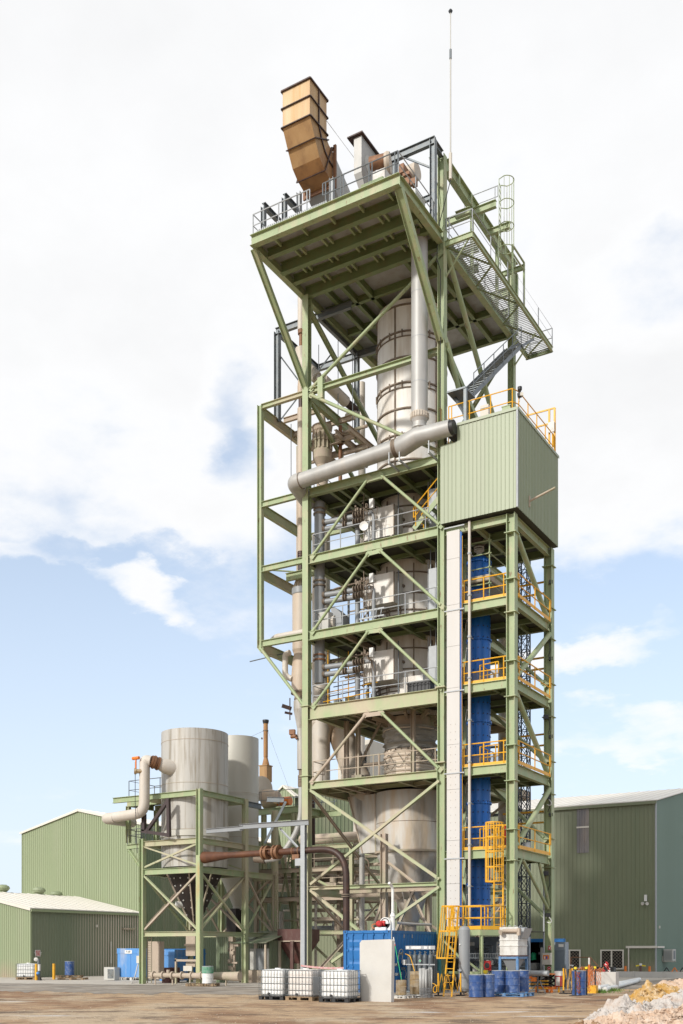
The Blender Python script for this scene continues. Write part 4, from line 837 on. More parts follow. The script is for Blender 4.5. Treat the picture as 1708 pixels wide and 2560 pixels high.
# top level under the box
for y in (0, 1.7, 3.4, DY): beam((BX+.2, y, 21.6), (-.1, y, 21.6), .2, .36, 'green' if y == 0 else 'green_dk', sd_, 'joist')
beam((.0, .2, 21.62), (.0, DY-.1, 21.62), .22, .42, 'green', sd_); beam((-1.75, .1, 21.5), (-1.75, DY, 21.5), .16, .26, 'green', sd_, 'joist'); beam((BX, .2, 21.6), (BX, DY, 21.6), .2, .36, 'green_dk', sd_)
for a, b in (((.1, .22, 20.8), (.05, DY-.2, 17.95)), ((.1, DY-.2, 17.35), (.1, .25, 14.3)), ((.1, .25, 13.5), (.05, DY-.2, 10.4)), ((.1, DY-.2, 9.75), (.1, .25, 6.6))):
    MB().tube(a, b, .125, 16).build('brace', 'green', sd_)
for a, b in (((.05, .2, 5.2), (.05, 1.0, 6.05)), ((0.05, 1.2, 6.05), (.05, DY-.3, 3.9)), ((.05, 3.4, 6.05), (.05, DY-.1, 4.0))): MB().tube(a, b, .08, 10).build('knee_brace', 'green', sd_)
for z in (16.4, 12.6, 8.8, 5.0): brace((-.2, DY-.2, z-1.4), (-2.9, DY-.2, z+1.2), .09, 'green', sd_)
# ------------------------------------------------------------------ blue vessel
VX, VY, VR = -2.42, 1.9, .545
bv = thing('blue_vessel', 'tall bright blue bolted vessel running up inside the side tower', 'process vessel', (VX, VY, 2.9)); zB = lambda py: zat(py, VX, VY)
MB().lathe(VX, VY, [(VR, 2.9), (VR, zB(1412)), (VR*.92, zB(1402)), (VR*.6, zB(1394)), (0, zB(1391))], 40).build('shell', 'bluev', bv)
for py in (1604, 1808.6, 2010, 2212, 1410):
    mb = MB(); z = zB(py); mb.lathe(VX, VY, [(VR, z-.03), (VR+.06, z-.03), (VR+.06, z+.03), (VR, z+.03)], 40)
    for k in range(24): t = 2*math.pi*k/24; mb.cb((VX+(VR+.04)*math.cos(t), VY+(VR+.04)*math.sin(t), z-.06), .04, .04, .12)
    mb.build('flange', 'bluev', bv)
mb = MB(); z = 3.2
while z < zB(1420):
    for k in range(14): t = 2*math.pi*k/14+.1; c, s_ = math.cos(t), math.sin(t); mb.cb((VX+VR*c, VY+VR*s_, z), .05, .05, .05, t)
    z += .52
mb.build('bolts', 'black', bv)
mb = MB()
for py in (1558, 1627, 1780, 1905, 1962, 2047, 2085, 2190, 2238):
    t = rad(-118); c = V((VX+VR*math.cos(t), VY+VR*math.sin(t), zB(py))); o = V((math.cos(t), math.sin(t), 0)); mb.tube(c, c+o*.16, .022, 6); mb.cb(c+o*.18-Z*.03, .07, .07, .07); mb.path([c+o*.2, c+o*.25-Z*.2, c+o*.1-Z*.45+XA*-.15], .012, 5)
mb.build('probe', 'white', bv)
# feed cone over the vessel
mb = MB().lathe(VX, VY, [(.42, 21.5), (.42, zB(1352)), (.2, zB(1368)), (.2, zB(1378))], 24); mb.build('feed_cone', 'rustdark', bv)
mb = MB().lathe(VX, VY, [(.25, zB(1369)), (.25, zB(1372)), (.18, zB(1372)), (.18, zB(1375)), (.25, zB(1375)), (.25, zB(1378)), (.12, zB(1378)), (.12, zB(1392))], 20); mb.build('feed_joint', 'acgrey', bv)
# scaffold round the vessel top
sc = thing('scaffold', 'thin green scaffold cage round the head of the blue vessel', 'scaffold', (-1.9, .8, 18)); mb = MB(); x0, x1, y0, y1 = xat(1160, .9), xat(1224, .9), .9, 3.4
for x, y in ((x1, y0), (x1, y1), (x0, y1)): mb.tube((x, y, 18), (x, y, 21.3), .03, 6)
for z in (19.0, 19.75, 20.4, 21.0): mb.tube((x0, y0, z), (x1+.1, y0, z), .028, 6); mb.tube((x1, y0-.1, z), (x1, y1, z), .028, 6)
mb.build('scaffold_tubes', 'green', sc); MB().bar((x0-.1, y0, 19.3), (x1, y0, 19.3), .04, .25).bar((x1, y0, 19.3), (x1, y1, 19.3), .04, .25).box(x0, x1, y0, y1, 19.15, 19.2).build('platform', 'dust_steel', sc)
# ------------------------------------------------------------------ flat white duct and drain pipe
fd = thing('flat_duct', 'flat brushed silver duct running up beside the blue vessel', 'duct', (-2.8, -.2, 0)); x0, x1 = xat(1117.2, -.32), xat(1149, -.32)
M['bright'] = mat('brushed_white_cladding', (.58, .56, .53), (.49, .465, .435), .6, 1.0, .12, .7, 0, col3=(.55, .49, .42), amt3=.35, scale3=3, bump=.2, bscale=2)
zs = [2.9]+[zat(p, x0, -.3) for p in (2210, 2102, 1975, 1863, 1722, 1618, 1515, 1400)]+[21.3]
mb = MB()
for a, b in zip(zs, zs[1:]): mb.box(x0, x1, -.32, -.06, a+.006, b-.006)
mb.build('duct_body', 'bright', fd)
mb = MB()
z = 3.2
while z < 12.6:
    for x in (x0+.2, x1-.2):
        mb.cb((x, -.322, z), .02, .015, .03)
    z += .35
mb.build('rivets', 'vrib', fd)
for z in (6.1, 10.05, 13.85, 17.6, 21.45):
    MB().bar((x0-.12, -.34, z), (x1+.25, -.34, z), .03, .05).bar((x1+.1, -.33, z), (x1+.1, .3, z), .04, .05).build('strap', 'galv', fd)
MB().box(x1+.01, x1+.06, -.25, -.12, 3, 21.2).build('blue_edge', 'bluev', fd); MB().path([(x1+.09, -.22, 3), (x1+.10, -.22, 9), (x1+.07, -.22, 15), (x1+.1, -.22, 21)], .012, 5).build('yellow_cable', 'yellow', fd)
dp = thing('drain_pipe', 'weathered grey drainpipe with clamp rings in front of the blue vessel', 'pipe', (-2, -.2, 2.8)); xd = xat(1174, -.2)
MB().path([(xd, -.2, 2.8), (xd, -.2, 21.6)], .068, 14).build('pipe', 'beige', dp)
for py in (1384, 1488, 1592, 1695, 1800, 1905, 2008, 2112, 2215, 2310): z = zat(py, xd, -.2); mb = MB().lathe(xd, -.2, [(.068, z-.04), (.1, z-.04), (.1, z+.04), (.068, z+.04)], 14); mb.bar((xd, -.15, z), (xd, .2, z), .04, .03); mb.build('clamp', 'galv', dp)
mb = MB(); random.seed(5)
for z in (4, 6, 7.4, 9.1, 11, 12.8, 14.7, 16.6, 18.5):
    x = xat(1158, .1); mb.path(rnd([(x, .1, z), (x-.15, .1, z-.5), (x+.05, .1, z-.9), (x+.12, .1, z-.3)], .3), .018, 5)
tag(mb.build('cable_loops', 'galvdark'), 'looped cables hanging between the flat duct and the blue vessel', 'cable')
# ------------------------------------------------------------------ clad box on the side tower
cbx = thing('clad_enclosure', 'pale green ribbed metal box high on the side tower', 'enclosure', (-1.4, 2.2, 21.6))
x0, x1, y0, y1, z0, z1 = -3.34, .42, -.45, 5.05, 21.66, 26.1
nx = xat(1143.5, -.45); nz0, nz1 = zat(1103.5, nx, -.45), zat(1071, nx, -.45)
mb = MB(); corr(mb, (x0, y0), (nx, y0), z0, nz0, .197, .018, .045); corr(mb, (nx, y0), (x1-.05, y0), z0, z1, .197, .018, .045); mb.build('front_cladding', 'clad', cbx)
mb = MB(); corr(mb, (x1, y0+.05), (x1, y1), z0, z1, .197, .04, .09); mb.build('side_cladding', 'clad', cbx)
mb = MB(); corr(mb, (x1, y1), (x0, y1), z0, z1, .197, .03, .05); corr(mb, (x0, y1), (x0, y0), z0, z1-.95, .197, .03, .05); mb.build('rear_cladding', 'clad', cbx)
mb = MB().box(x0+.85, x1+.03, y0-.05, y0-.035, z1-.10, z1+.03).box(x1+.045, x1+.06, y0-.035, y1, z1-.10, z1+.03).bar((x0+.7, y0-.04, z1-.35), (x0+.75, y0-.04, z1-.35), .01, .5, YA); mb.build('top_flashing', 'clad', cbx)
MB().box(x1-.02, x1+.045, y0-.045, y0+.06, z0, z1).build('corner_flashing', 'galv', cbx)
MB().box(x0+.05, x1-.03, y0+.03, y1-.05, z1-.12, z1-.04).build('roof_plate', 'deckplate', cbx)
mb = MB(); 
MB().box(x0+.02, x1-.02, y0+.02, y1-.02, z0+.02, z0+.06).build('base_plate', 'deckdark', cbx)
mb.tube((x1+.02, y0+1.4, z0+.75), (x1+1.25, y0+1.5, z0+1.15), .05, 10); mb.bar((x1+.06, y0+1.4, z0+.5), (x1+.06, y0+1.4, z0+1.0), .04, .1); mb.build('overflow_pipe', 'dust_steel', cbx)
rp = [(-3.0, 1.4, z1), (x0+.75, y0+.25, z1-.03)]
MB().rail([(xat(1122, -.2), -.2, z1-.05), (.1, -.2, z1-.05), (.25, .2, z1-.05), (.25, y1-.2, z1-.05)], sp=1.25, r=.026, h=1.1).build('railing', 'yellow', cbx)
MB().rail([(xat(1100, .6), 2.2, z1-.4), (xat(1108, .4), .4, z1-.4), (xat(1118, .1), .1, z1-.4)], sp=1.0, r=.026).build('railing', 'yellow', cbx)
gf = MB(); y = y1-.1
for zz_ in (2.4, 1.7): gf.bar((-1.9, y, z1+zz_), (.3, y, z1+zz_), .05, .07)
for x in (.28, .0): gf.bar((x, y, z1-.05), (x, y, z1+2.4), .09, .07, YA)
gf.build('gate_frame', 'yellow', cbx); MB().box(-.02, .3, y-.14, y-.08, z1+1.2, z1+1.7).box(-.7, -.35, y-1.2, y-1.1, z1+.5, z1+1.0).build('gate_sign', 'offwhite', cbx)
xb = xat(1207, .3); MB().box(xb-.12, xb+.28, .3, .55, z1+.1, z1+.95).build('control_box', 'cream', cbx)
p = at(1307, 1000, Y=.3); MB().tube((.27, .2, z1+.6), (.27, .2, z1+1.15), .03, 6).cb((.42, .1, z1+.75), .14, .16, .14, .5).build('floodlight', 'cream', cbx); MB().lathe(.33, .12, [(0, z1+1.25), (.1, z1+1.2), (.1, z1+1.08), (.04, z1+.98), (.12, z1+.9), (.1, z1+.75), (0, z1+.72)], 14).build('floodlight', 'black', cbx)
MB().prism([(x1-.85, y0+.2, z1-.05), (x1-.35, y0+.2, z1-.05), (x1-.42, y0+.2, z1+.3), (x1-.78, y0+.2, z1+.3)], (0, .3, 0)).box(x1-.82, x1-.38, y0+.18, y0+.52, z1+.3, z1+.34).build('column_stub', 'green', cbx)
MB().lathe(xat(1189, .15), .15, [(.22, z1-.03), (.22, z1+.04), (.14, z1+.12), (0, z1+.12)], 16).build('brace_foot', 'green', cbx)
# ------------------------------------------------------------------ dark lattice mast behind
lm = thing('lattice_mast', 'dark lattice climbing mast behind the side tower', 'mast', (-3.8, 11.5, 0)); lx_, ly_, wq = xat(1310.5, 11.5), 11.5, .52
mb = MB(); zt = zat(1385, lx_, ly_)
for a in (-1, 1):
    for b in (-1, 1): mb.bar((lx_+a*wq/2, ly_+b*wq/2, 0), (lx_+a*wq/2, ly_+b*wq/2, zt), .06, .06, YA)
z = 0; k = 0
while z < zt-.8:
    for (p, q) in (((-1, -1), (1, -1)), ((1, -1), (1, 1)), ((1, 1), (-1, 1)), ((-1, 1), (-1, -1))):
        A = V((lx_+p[0]*wq/2, ly_+p[1]*wq/2, z)); B = V((lx_+q[0]*wq/2, ly_+q[1]*wq/2, z)); mb.bar(A, B, .04, .04)
        mb.bar(A, B+Z*.75, .03, .03); mb.bar(B, A+Z*.75, .03, .03)
    z += .75; k += 1
mb.build('lattice', 'lattice', lm)
for z in (5.8, 9.6, 13.4, 17.2): MB().bar((lx_-.9, ly_-.3, z), (lx_-.1, ly_-.3, z+.1), .1, .3).bar((lx_-1.4, ly_-1.5, z-.2), (lx_, ly_-.3, z), .08, .12).build('wall_tie', 'lattice', lm)
mb = MB().box(lx_-1.2, lx_-.35, ly_-.6, ly_+.2, 1.2, 2.0)
rp = MB().path([(xat(1265, 9.5), 9.5, .2), (xat(1265, 9.5), 9.5, 19.5)], .42, 20); tag(rp.build('riser_pipe', 'vessel_low'), 'dark steel riser glimpsed behind the blue vessel', 'pipe')
# ------------------------------------------------------------------ lower yellow platform
lp = thing('access_platform', 'low green platform with bright yellow railings below the blue vessel', 'platform', (-2, -.8, 0))
PZ = 2.78; pts = [at(1107, 2330, Y=-.35), at(1116, 2325, Y=-1.35), at(1203, 2325, Y=-1.75), at(1252, 2330, Y=-.9), at(1266, 2330, Y=.1)]
P = [V((p.x, p.y, PZ)) for p in pts]; back = [V((-.1, 4.7, PZ)), V((-3.2, 4.7, PZ))]
mb = MB(); mb.prism([p-Z*.04 for p in P+back], (0, 0, .03)); mb.build('platform_deck', 'deckdark', lp)
mb = MB(); 
for p, q in zip(P, P[1:]): mb.bar(p-Z*.14, q-Z*.14, .08, .25)
mb.build('fascia', 'green', lp)
MB().rail(P[1:4]+[P[4]], sp=1.15, r=.03, kick=.16).build('railing', 'yellow', lp)
MB().rail([P[1]+V((.1, .6, 0)), P[0]+V((.05, .3, 0))], sp=.8, r=.03, kick=.16).build('railing', 'yellow', lp)
i0 = [V((p.x, p.y, PZ)) for p in (at(1165, 2300, Y=-.6), at(1212, 2300, Y=-.9), at(1221, 2300, Y=-.1))]; MB().rail(i0, sp=.8, r=.028).build('railing', 'yellow', lp)
for p in (P[2], P[0]): MB().ib((p.x, p.y+.05, 0), (p.x, p.y+.05, PZ-.27), .13, .13, .014, XA).build('leg', 'green', lp)
pc = P[2]; MB().bar(V((pc.x-1.6, pc.y+.1, .85)), V((pc.x-.07, pc.y+.1, .85)), .08, .12).build('cross_beam', 'green', lp); MB().bar(V((pc.x-.1, pc.y+.1, .8)), V((pc.x-.9, pc.y+.1, .15)), .08, .08).bar(V((pc.x-.1, pc.y+.1, .95)), V((pc.x-.9, pc.y+.1, 1.5)), .08, .08).build('knee_brace', 'green', lp); MB().bar(V((P[0].x+.1, P[0].y-.3, 2.4)), V((P[0].x+1.6, P[0].y-.6, 1.1)), .09, .09).build('knee_brace', 'green', lp)
# leaning caged ladder
A = gp(1119, 2492); A.z = 0; B = at(1139, 2300, Y=P[1].y-.1); B = V((B.x, B.y, PZ+1.05)); B = V((A.x+.38, A.y+.75, PZ+1.05))
xt = at(1137, 2262, Y=P[1].y-.1); B = V((xt.x, P[1].y-.05, PZ+1.05))
d = (B-A); n_ = V((-.30, -.95, 0)).normalized(); s_ = V((-n_.y, n_.x, 0)); Pf = lambda a, b, t: A+d*t+s_*a+n_*b
lad = MB()
for a in (-.22, .22): lad.bar(Pf(a, 0, 0), Pf(a, 0, 1), .07, .035, n_)
for i in range(1, 14): lad.tube(Pf(-.22, 0, i/14), Pf(.22, 0, i/14), .016, 6)
lo = lad.build('caged_ladder', 'yellow', lp)
mb = MB(); arc = [(-.24, 0)]+[(-.40*math.cos(math.pi*i/10), .26+.46*math.sin(math.pi*i/10)) for i in range(11)]+[(.24, 0)]
for t in (.40, .70, 1.0):
    q_ = [Pf(a, b, t) for a, b in arc]
    for p, q in zip(q_, q_[1:]): mb.bar(p, q, .014, .06)
for i in range(1, 12): mb.bar(Pf(*arc[i], .40), Pf(*arc[i], 1.0), .03, .012, n_)
mb.build('safety_cage', 'yellow', lo)
# upper caged ladder
A = V((xat(1246, -.35), -.32, 0)); n_ = V((-.25, -1, 0)).normalized(); s_ = V((-n_.y, n_.x, 0)); Pf = lambda a, b, z: A+s_*a+n_*b+Z*z
lad = MB(); z0 = PZ; z1 = 6.48+1.05
for a in (-.25, .25): lad.bar(Pf(a, 0, z0), Pf(a, 0, z1), .07, .035, n_)
z = z0+.25
while z < z1: lad.tube(Pf(-.25, 0, z), Pf(.25, 0, z), .016, 6); z += .3
lo = lad.build('caged_ladder', 'yellow', sd_); mb = MB(); arc = [(-.26, 0)]+[(-.38*math.cos(math.pi*i/10)-.05, .24+.44*math.sin(math.pi*i/10)) for i in range(11)]+[(.26, 0)]
for z in (4.95, 5.6, 6.3, 6.95, 7.6):
    q_ = [Pf(a, b, z) for a, b in arc]
    for p, q in zip(q_, q_[1:]): mb.bar(p, q, .014, .055)
for i in range(1, 12): mb.bar(Pf(*arc[i], 4.95), Pf(*arc[i], 7.6), .03, .012, n_)
mb.build('safety_cage', 'yellow', lo)
mb = MB(); xr = xat(1262, .35); 
for k in range(16): mb.lathe(xr, .35, [(.07, 6.6+k*.06), (.09, 6.63+k*.06), (.07, 6.66+k*.06)], 12)
tag(mb.build('red_bellows', 'red'), 'red ribbed hose standing behind the second floor railing', 'hose')
# machinery under the low platform
ug = thing('process_skid', 'dark cluttered pipe skid and cable tray under the low platform', 'process skid', (-2, .8, 0)); random.seed(11)
MB().box(-3.3, .0, 2.2, 2.35, .1, 2.5).build('back_panel', 'bluegrey', ug)
mb = MB()
for k in range(26):
    x = -3.1+random.random()*2.7; z = .3+random.random()*1.9; a = V((x, .7+random.random()*1.2, z)); L_ = .2+random.random()*.7; ax = random.choice((XA, Z, YA)); mb.tube(a, a+ax*L_, .03+random.random()*.07, 10); mb.build('pipe', 'galvdark', ug); mb = MB()
mb; mb = MB()
for k in range(12):
    x = -3.1+random.random()*2.6; z = .6+random.random()*1.5; t0 = random.random()*3; pts = [V((x+.25*math.cos(t0+i*.6), .55, z+.25*math.sin(t0+i*.6))) for i in range(8)]; mb.path(pts, .022, 5)
mb.build('hoses', 'black', ug); mb = MB()
for k in range(12): x = -3.1+random.random()*2.7; z = .3+random.random()*1.9; mb.cb((x, .5, z), .12+random.random()*.15, .12, .12+random.random()*.2); mb.build('instrument_box', 'acgrey', ug); mb = MB()
mb = MB()
for z in (1.5, 1.7): mb.bar((-4.2, -.2, z), (-.1, -.2, z), .04, .03)
for i in range(34): x = -4.2+i*.12; mb.bar((x, -.2, 1.5), (x, -.2, 1.7), .02, .03, YA)
mb.build('cable_tray', 'galvdark', ug)
MB().box(-3.3, -.1, .6, 2.1, .02, .2).box(-3.3, -3.15, .6, 2.2, .2, 2.45).build('base_frame', 'deckdark', ug)
hr = thing('hose_reel', 'round red hose reel hanging under the platform beside the white hopper', 'hose reel', at(1219, 2414, Y=-.3)); c = hr.location
MB().box(c.x-.16, c.x+.16, c.y, c.y+.08, c.z-.22, c.z+.22).build('backplate', 'red', hr); mb = MB(); mb.torus(c-YA*.03, .15, .035, a=XA, b=Z); mb.build('rim', 'red', hr); MB().lathe(0, 0, [(0, .06), (.12, .06), (.12, 0)], 20, axis=(0, -1, 0), c=c).build('hose', 'black', hr)
cbk = at(1252, 2375, Y=.2); tag(MB().box(cbk.x-.2, cbk.x+.22, .2, .3, cbk.z-.42, cbk.z+.38).build('louvred_panel', 'white'), 'white grid panel between the platform leg and the hopper', 'panel')
# ------------------------------------------------------------------ top deck equipment
bd = thing('exhaust_duct', 'tan rusted square exhaust duct curving up over the top deck', 'exhaust duct', (-8.9, -3, DK))
xl, xr = -9.63, -8.14
outer = [(-4.23, 41.72), (-4.23, 40.9), (-4.23, 40.02), (-3.80, 39.28), (-3.39, 38.66), (-2.94, 38.36), (-2.2, 38.15)]
inner = [(-2.76, 41.72), (-2.76, 40.9), (-2.76, 40.1), (-2.70, 39.9), (-2.55, 39.78), (-2.38, 39.72), (-2.2, 39.7)]
def seg(i, name, m):
    mb = MB(); (a, b), (c, d_) = outer[i], outer[i+1]; (e, f), (g, h) = inner[i], inner[i+1]
    mb.face([(xl, a, b), (xr, a, b), (xr, c, d_), (xl, c, d_)]); mb.face([(xr, e, f), (xl, e, f), (xl, g, h), (xr, g, h)])
    mb.face([(xr, a, b), (xr, e, f), (xr, g, h), (xr, c, d_)]); mb.face([(xl, e, f), (xl, a, b), (xl, c, d_), (xl, g, h)])
    mb.build(name, m, bd)
for i in range(6): seg(i, 'duct_section', 'rustlight' if i < 2 else ('rustmid' if i < 4 else 'rust'))
mb = MB(); t = .035
for i, w_ in ((0, .06), (1, .035), (2, .04), (3, .035), (5, .03)):
    (a, b), (c, d_) = outer[i], inner[i]
    o = V((0, a, b)); q = V((0, c, d_)); dd = (o-q).normalized()
    A = V((xl-.05, a, b))+dd*.05; B = V((xr+.05, a, b))+dd*.05; C_ = V((xr+.05, c, d_))-dd*.05; D_ = V((xl-.05, c, d_))-dd*.05
    for p, q_ in ((A, B), (B, C_), (C_, D_), (D_, A)): mb.bar(p, q_, .07, w_, dd.cross(XA))
mid = [((a+c)/2, (b+d_)/2) for (a, b), (c, d_) in zip(outer, inner)]
for p, q_ in zip(mid, mid[1:]): mb.bar((xr+.03, *p), (xr+.03, *q_), .06, .06, XA)
mb.build('flange_angle', 'rustdark', bd)
MB().bar((xl-.1, -2.2, 37.95), (xl-.1, -2.2, 39.9), .12, .08, YA).bar((xr+.12, -2.2, 37.9), (xr+.12, -2.2, 39.95), .14, .1, YA).bar((xl-.1, -2.2, 38.05), (xr+.1, -2.2, 38.05), .1, .14).bar((xl-.1, -2.2, 39.8), (xr+.1, -2.2, 39.8), .1, .12).build('outlet_flange', 'copper', bd)
fa = thing('exhaust_fan', 'grey fan housing behind the tan exhaust duct on the top deck', 'fan', (-8.8, -1, DK))
MB().hexa([(xl, -2.15, 38.15), (xr, -2.15, 38.15), (xr, 0.2, 36.6), (xl, 0.2, 36.6), (xl, -2.15, 39.7), (xr, -2.15, 39.7), (xr, .2, 38.4), (xl, .2, 38.4)]).build('transition', 'silver', fa)
MB().lathe(0, 0, [(0, -.75), (1.3, -.75), (1.3, .75), (0, .75)], 30, axis=XA, c=(-8.9, 1.0, 37.4)).build('fan_scroll', 'silver', fa)
MB().lathe(0, 0, [(0, -.5), (.4, -.5), (.4, .6), (0, .6)], 18, axis=XA, c=(-10.1, -2.6, 36.0)).build('motor', 'offwhite', fa)
for x in (xl-.15, xr+.2): MB().ib((x, -2.6, DK), (x, -2.6, 38.1), .2, .2, .016, XA).build('support_leg', 'galv', fa)
MB().box(-9.5, -8.3, -.2, 1.6, DK, 36.3).build('fan_base', 'galvdark', fa)
mb = MB(); 
for x in (-11.15, -9.95): mb.ib((x, -3.6, DK), (x, -3.6, 37.3), .2, .2, .016, XA); mb.ib((x, -3.6, 37.4), (x, -1.5, 37.4), .2, .24)
mb.ib((-9.9, -1.5, 37.4), (-8.0, -1.5, 37.4), .2, .24); tag(mb.build('lifting_frame', 'galvdark'), 'grey lifting frame at the left end of the top deck', 'frame')
mb = MB(); a = V((-6.55, -2.2, 38.3)); b = V((xr+.05, -2.9, 40.7)); tag(MB().tube(a, b, .012, 4).build('guy_wire', 'galv'), 'thin guy wire from the tan duct to the white stack', 'wire')
ws = thing('white_stack', 'short white rectangular stack with a flat brown cap on the top deck', 'stack', (-6.4, -2.6, DK))
Yw = -2.9; xa, xb = xat(885, Yw), xat(904, Yw); yb = Yw+1.35; zt_ = zat(338, xb, Yw); zl_ = zat(428, xb, Yw)
MB().box(xa, xb, Yw, yb, zl_, zt_).build('stack_body', 'silver', ws); cz = zt_+.02
MB().hexa([(xa-.28, Yw-.15, cz), (xb+.12, Yw-.15, cz), (xb+.12, yb+.4, cz), (xa-.28, yb+.4, cz), (xa-.28, Yw-.15, cz+.06), (xb+.12, Yw-.15, cz+.06), (xb+.12, yb+.4, cz+.06), (xa-.28, yb+.4, cz+.06)]).build('rain_cap', 'rustdark', ws)
MB().hexa([(xa+.3, Yw+.9, DK+.5), (xb+.0, Yw+.9, DK+.5), (xb, yb, DK+.5), (xa+.3, yb, DK+.5), (xa, Yw, zl_), (xb, Yw, zl_), (xb, yb, zl_), (xa, yb, zl_)]).build('transition', 'silver', ws)
f2 = thing('blower', 'dusty white blower with a tan motor near the front corner of the top deck', 'blower', (-5, -2.6, DK)); 
c = at(914, 418, Y=-2.2); MB().lathe(0, 0, [(0, -.2), (.40, -.2), (.40, .2), (0, .2)], 26, axis=XA, c=c).build('blower_scroll', 'acgrey', f2)
c2 = at(947, 405, Y=-2.7); MB().lathe(0, 0, [(0, -.4), (.28, -.4), (.28, .4), (0, .4)], 20, axis=(1, .2, 0), c=c2).build('motor', 'copper', f2)
c3 = at(970, 408, Y=-2.5); MB().lathe(0, 0, [(0, -.12), (.42, -.12), (.46, 0), (.42, .12), (0, .12)], 22, axis=(1, .3, 0), c=c3).build('inlet_cone', 'beige_rust', f2)
MB().box(xat(930, -2.9), xat(962, -2.9), -2.9, -2.0, DK+.1, zat(425, -5.3, -2.9)).box(xat(1005, -1), xat(1030, -1), -.6, .4, DK+.6, DK+2.2).build('plinth', 'offwhite', f2)
MB().box(xat(903, YC), xat(958, YC), YC-.02, YC+.06, DK+.02, DK+.22).build('kick_channel', 'green_dk', f2)
mb = MB(); random.seed(9)
for k in range(9): p = at(1000+random.random()*40, 425+random.random()*45, Y=1+random.random()*1.5); mb.cb(p, .15+random.random()*.25, .3, .15+random.random()*.3)
mb.build('pipe_fittings', 'copper', f2); 
mb = MB(); mb.lathe(0, 0, [(0, -.5), (.4, -.5), (.4, .5), (0, .5)], 22, axis=(1, 0, 0), c=at(1022, 437, Y=2.0)); mb.build('drum', 'beige_rust', f2)
# mast aerial on column B
am = thing('lightning_mast', 'very tall thin pole with a small ball on its tip rising from the tower', 'lightning mast', (BX+.12, -.25, 35.5)); mxx = xat(1126.5, -.28)
zz1 = zat(28, mxx, -.28)
MB().path([(mxx, -.28, zat(448, mxx, -.28)), (mxx, -.28, zat(383, mxx, -.28))], .075, 10).build('socket_tube', 'cream', am)
MB().path([(mxx, -.28, zat(384, mxx, -.28)), (mxx, -.28, zat(140, mxx, -.28))], .036, 8).path([(mxx, -.28, zat(140, mxx, -.28)), (mxx, -.28, zz1)], .026, 8).build('pole', 'acgrey', am)
mb = MB().path([(mxx, -.28, zat(147, mxx, -.28)), (mxx, -.28, zat(124, mxx, -.28))], .06, 8)
MB().lathe(mxx, -.28, [(0, zz1-.09), (.06, zz1-.07), (.1, zz1), (.06, zz1+.07), (0, zz1+.09)], 16).build('ball_tip', 'lattice', am); mb.build('clamp', 'galvdark', am)
mb = MB().path([(mxx, -.24, zat(446, mxx, -.28)), (BX-.1, -.24, 35.6), (BX-.16, -.24, 34.2), (BX+.03, -.24, 33.6), (BX+.02, -.24, 26.5)], .02, 5); tag(mb.build('down_conductor', 'black'), 'black cable clipped down the tower column beside the mast', 'cable')
# ------------------------------------------------------------------ silo tower at the left
S1, S2, S3, S4 = (-21.25, -.7), (-17.3, -.7), (-17.3, 3.4), (-17.3, 6.4)
sf = thing('silo_frame', 'green and dusty steel frame carrying the two silos', 'steel frame', (-19.3, 1, 0))
T, Mz, Lz, Bz = 10.38, 7.83, 6.30, 2.87
def sb(p, q, h=.3, m='green', w_=.2): return beam(p, q, w_, h, m, sf)
for (x, y), z1, m in ((S1, T-2.4, 'green'), (S2, T+.05, 'green'), (S3, T, 'green_dust'), (S4, T-.3, 'green_dust'), ((-21.25, 3.4), T, 'green_dust'), ((-21.25, 6.4), T-.3, 'green_dust')):
    MB().ib((x, y, 0), (x, y, z1), .28, .28, .022, XA).build('column', m, sf)
mS = mat('streaked_green_paint', (.36, .42, .22), (.50, .40, .20), .6, .8, .2, .55, col3=(.45, .20, .05), amt3=.7, scale3=2.2)
MB().bar((-17.305, -.845, 0), (-17.305, -.845, 6.9), .24, .01, YA).build('rusty_face', mS, sf)
for z, h, m in ((T, .3, 'green'), (Mz, .3, 'green_dust'), (Lz, .32, 'green'), (Bz, .26, 'green_dust')):
    sb((S1[0]+.14 if z != T else -23.4, S1[1], z), (S2[0]-.14, S2[1], z), h, m); sb((S2[0], S2[1]+.14, z), (S3[0], S3[1]-.14, z), h, m); sb((S1[0], 3.4, z), (S3[0]-.15, 3.4, z), h, 'green_dust'); sb((S1[0], S1[1]+.15, z), (S1[0], 3.25, z), h, 'green_dust')
    if z != T: sb((S3[0], S3[1]+.14, z), (S4[0], S4[1]-.14, z), h, 'green_dust'); sb((S1[0], 6.4, z), (S4[0]-.15, 6.4, z), h, 'green_dust')
sb((S3[0], S3[1]+.15, T-.1), (S3[0], 5.0, T-.1), .3, 'galvdark')
def sx(a, b, m='green_dust', k='ang', r=.06, up=YA): return brace(a, b, r, m, sf, kind=k, up=up)
x1, x2 = S1[0]+.12, S2[0]-.12; y2, y3 = S2[1]+.12, S3[1]-.12
for y, m in ((-.72, 'green'), (3.38, 'dust_steel')):
    sx((x1, y, Lz-.35), (x2, y, Bz+.1), 'green_dust' if m == 'green' else m, 'i'); sx((x1, y+.03, Bz+.1), (x2, y+.03, Lz-.35), 'dust_steel', 'i')
    sx((x1, y, Mz-.3), (x2, y, Lz+.1), 'green_dust', r=.04); sx((x1, y+.03, Lz+.1), (x2, y+.03, Mz-.3), 'green_dust', r=.05)
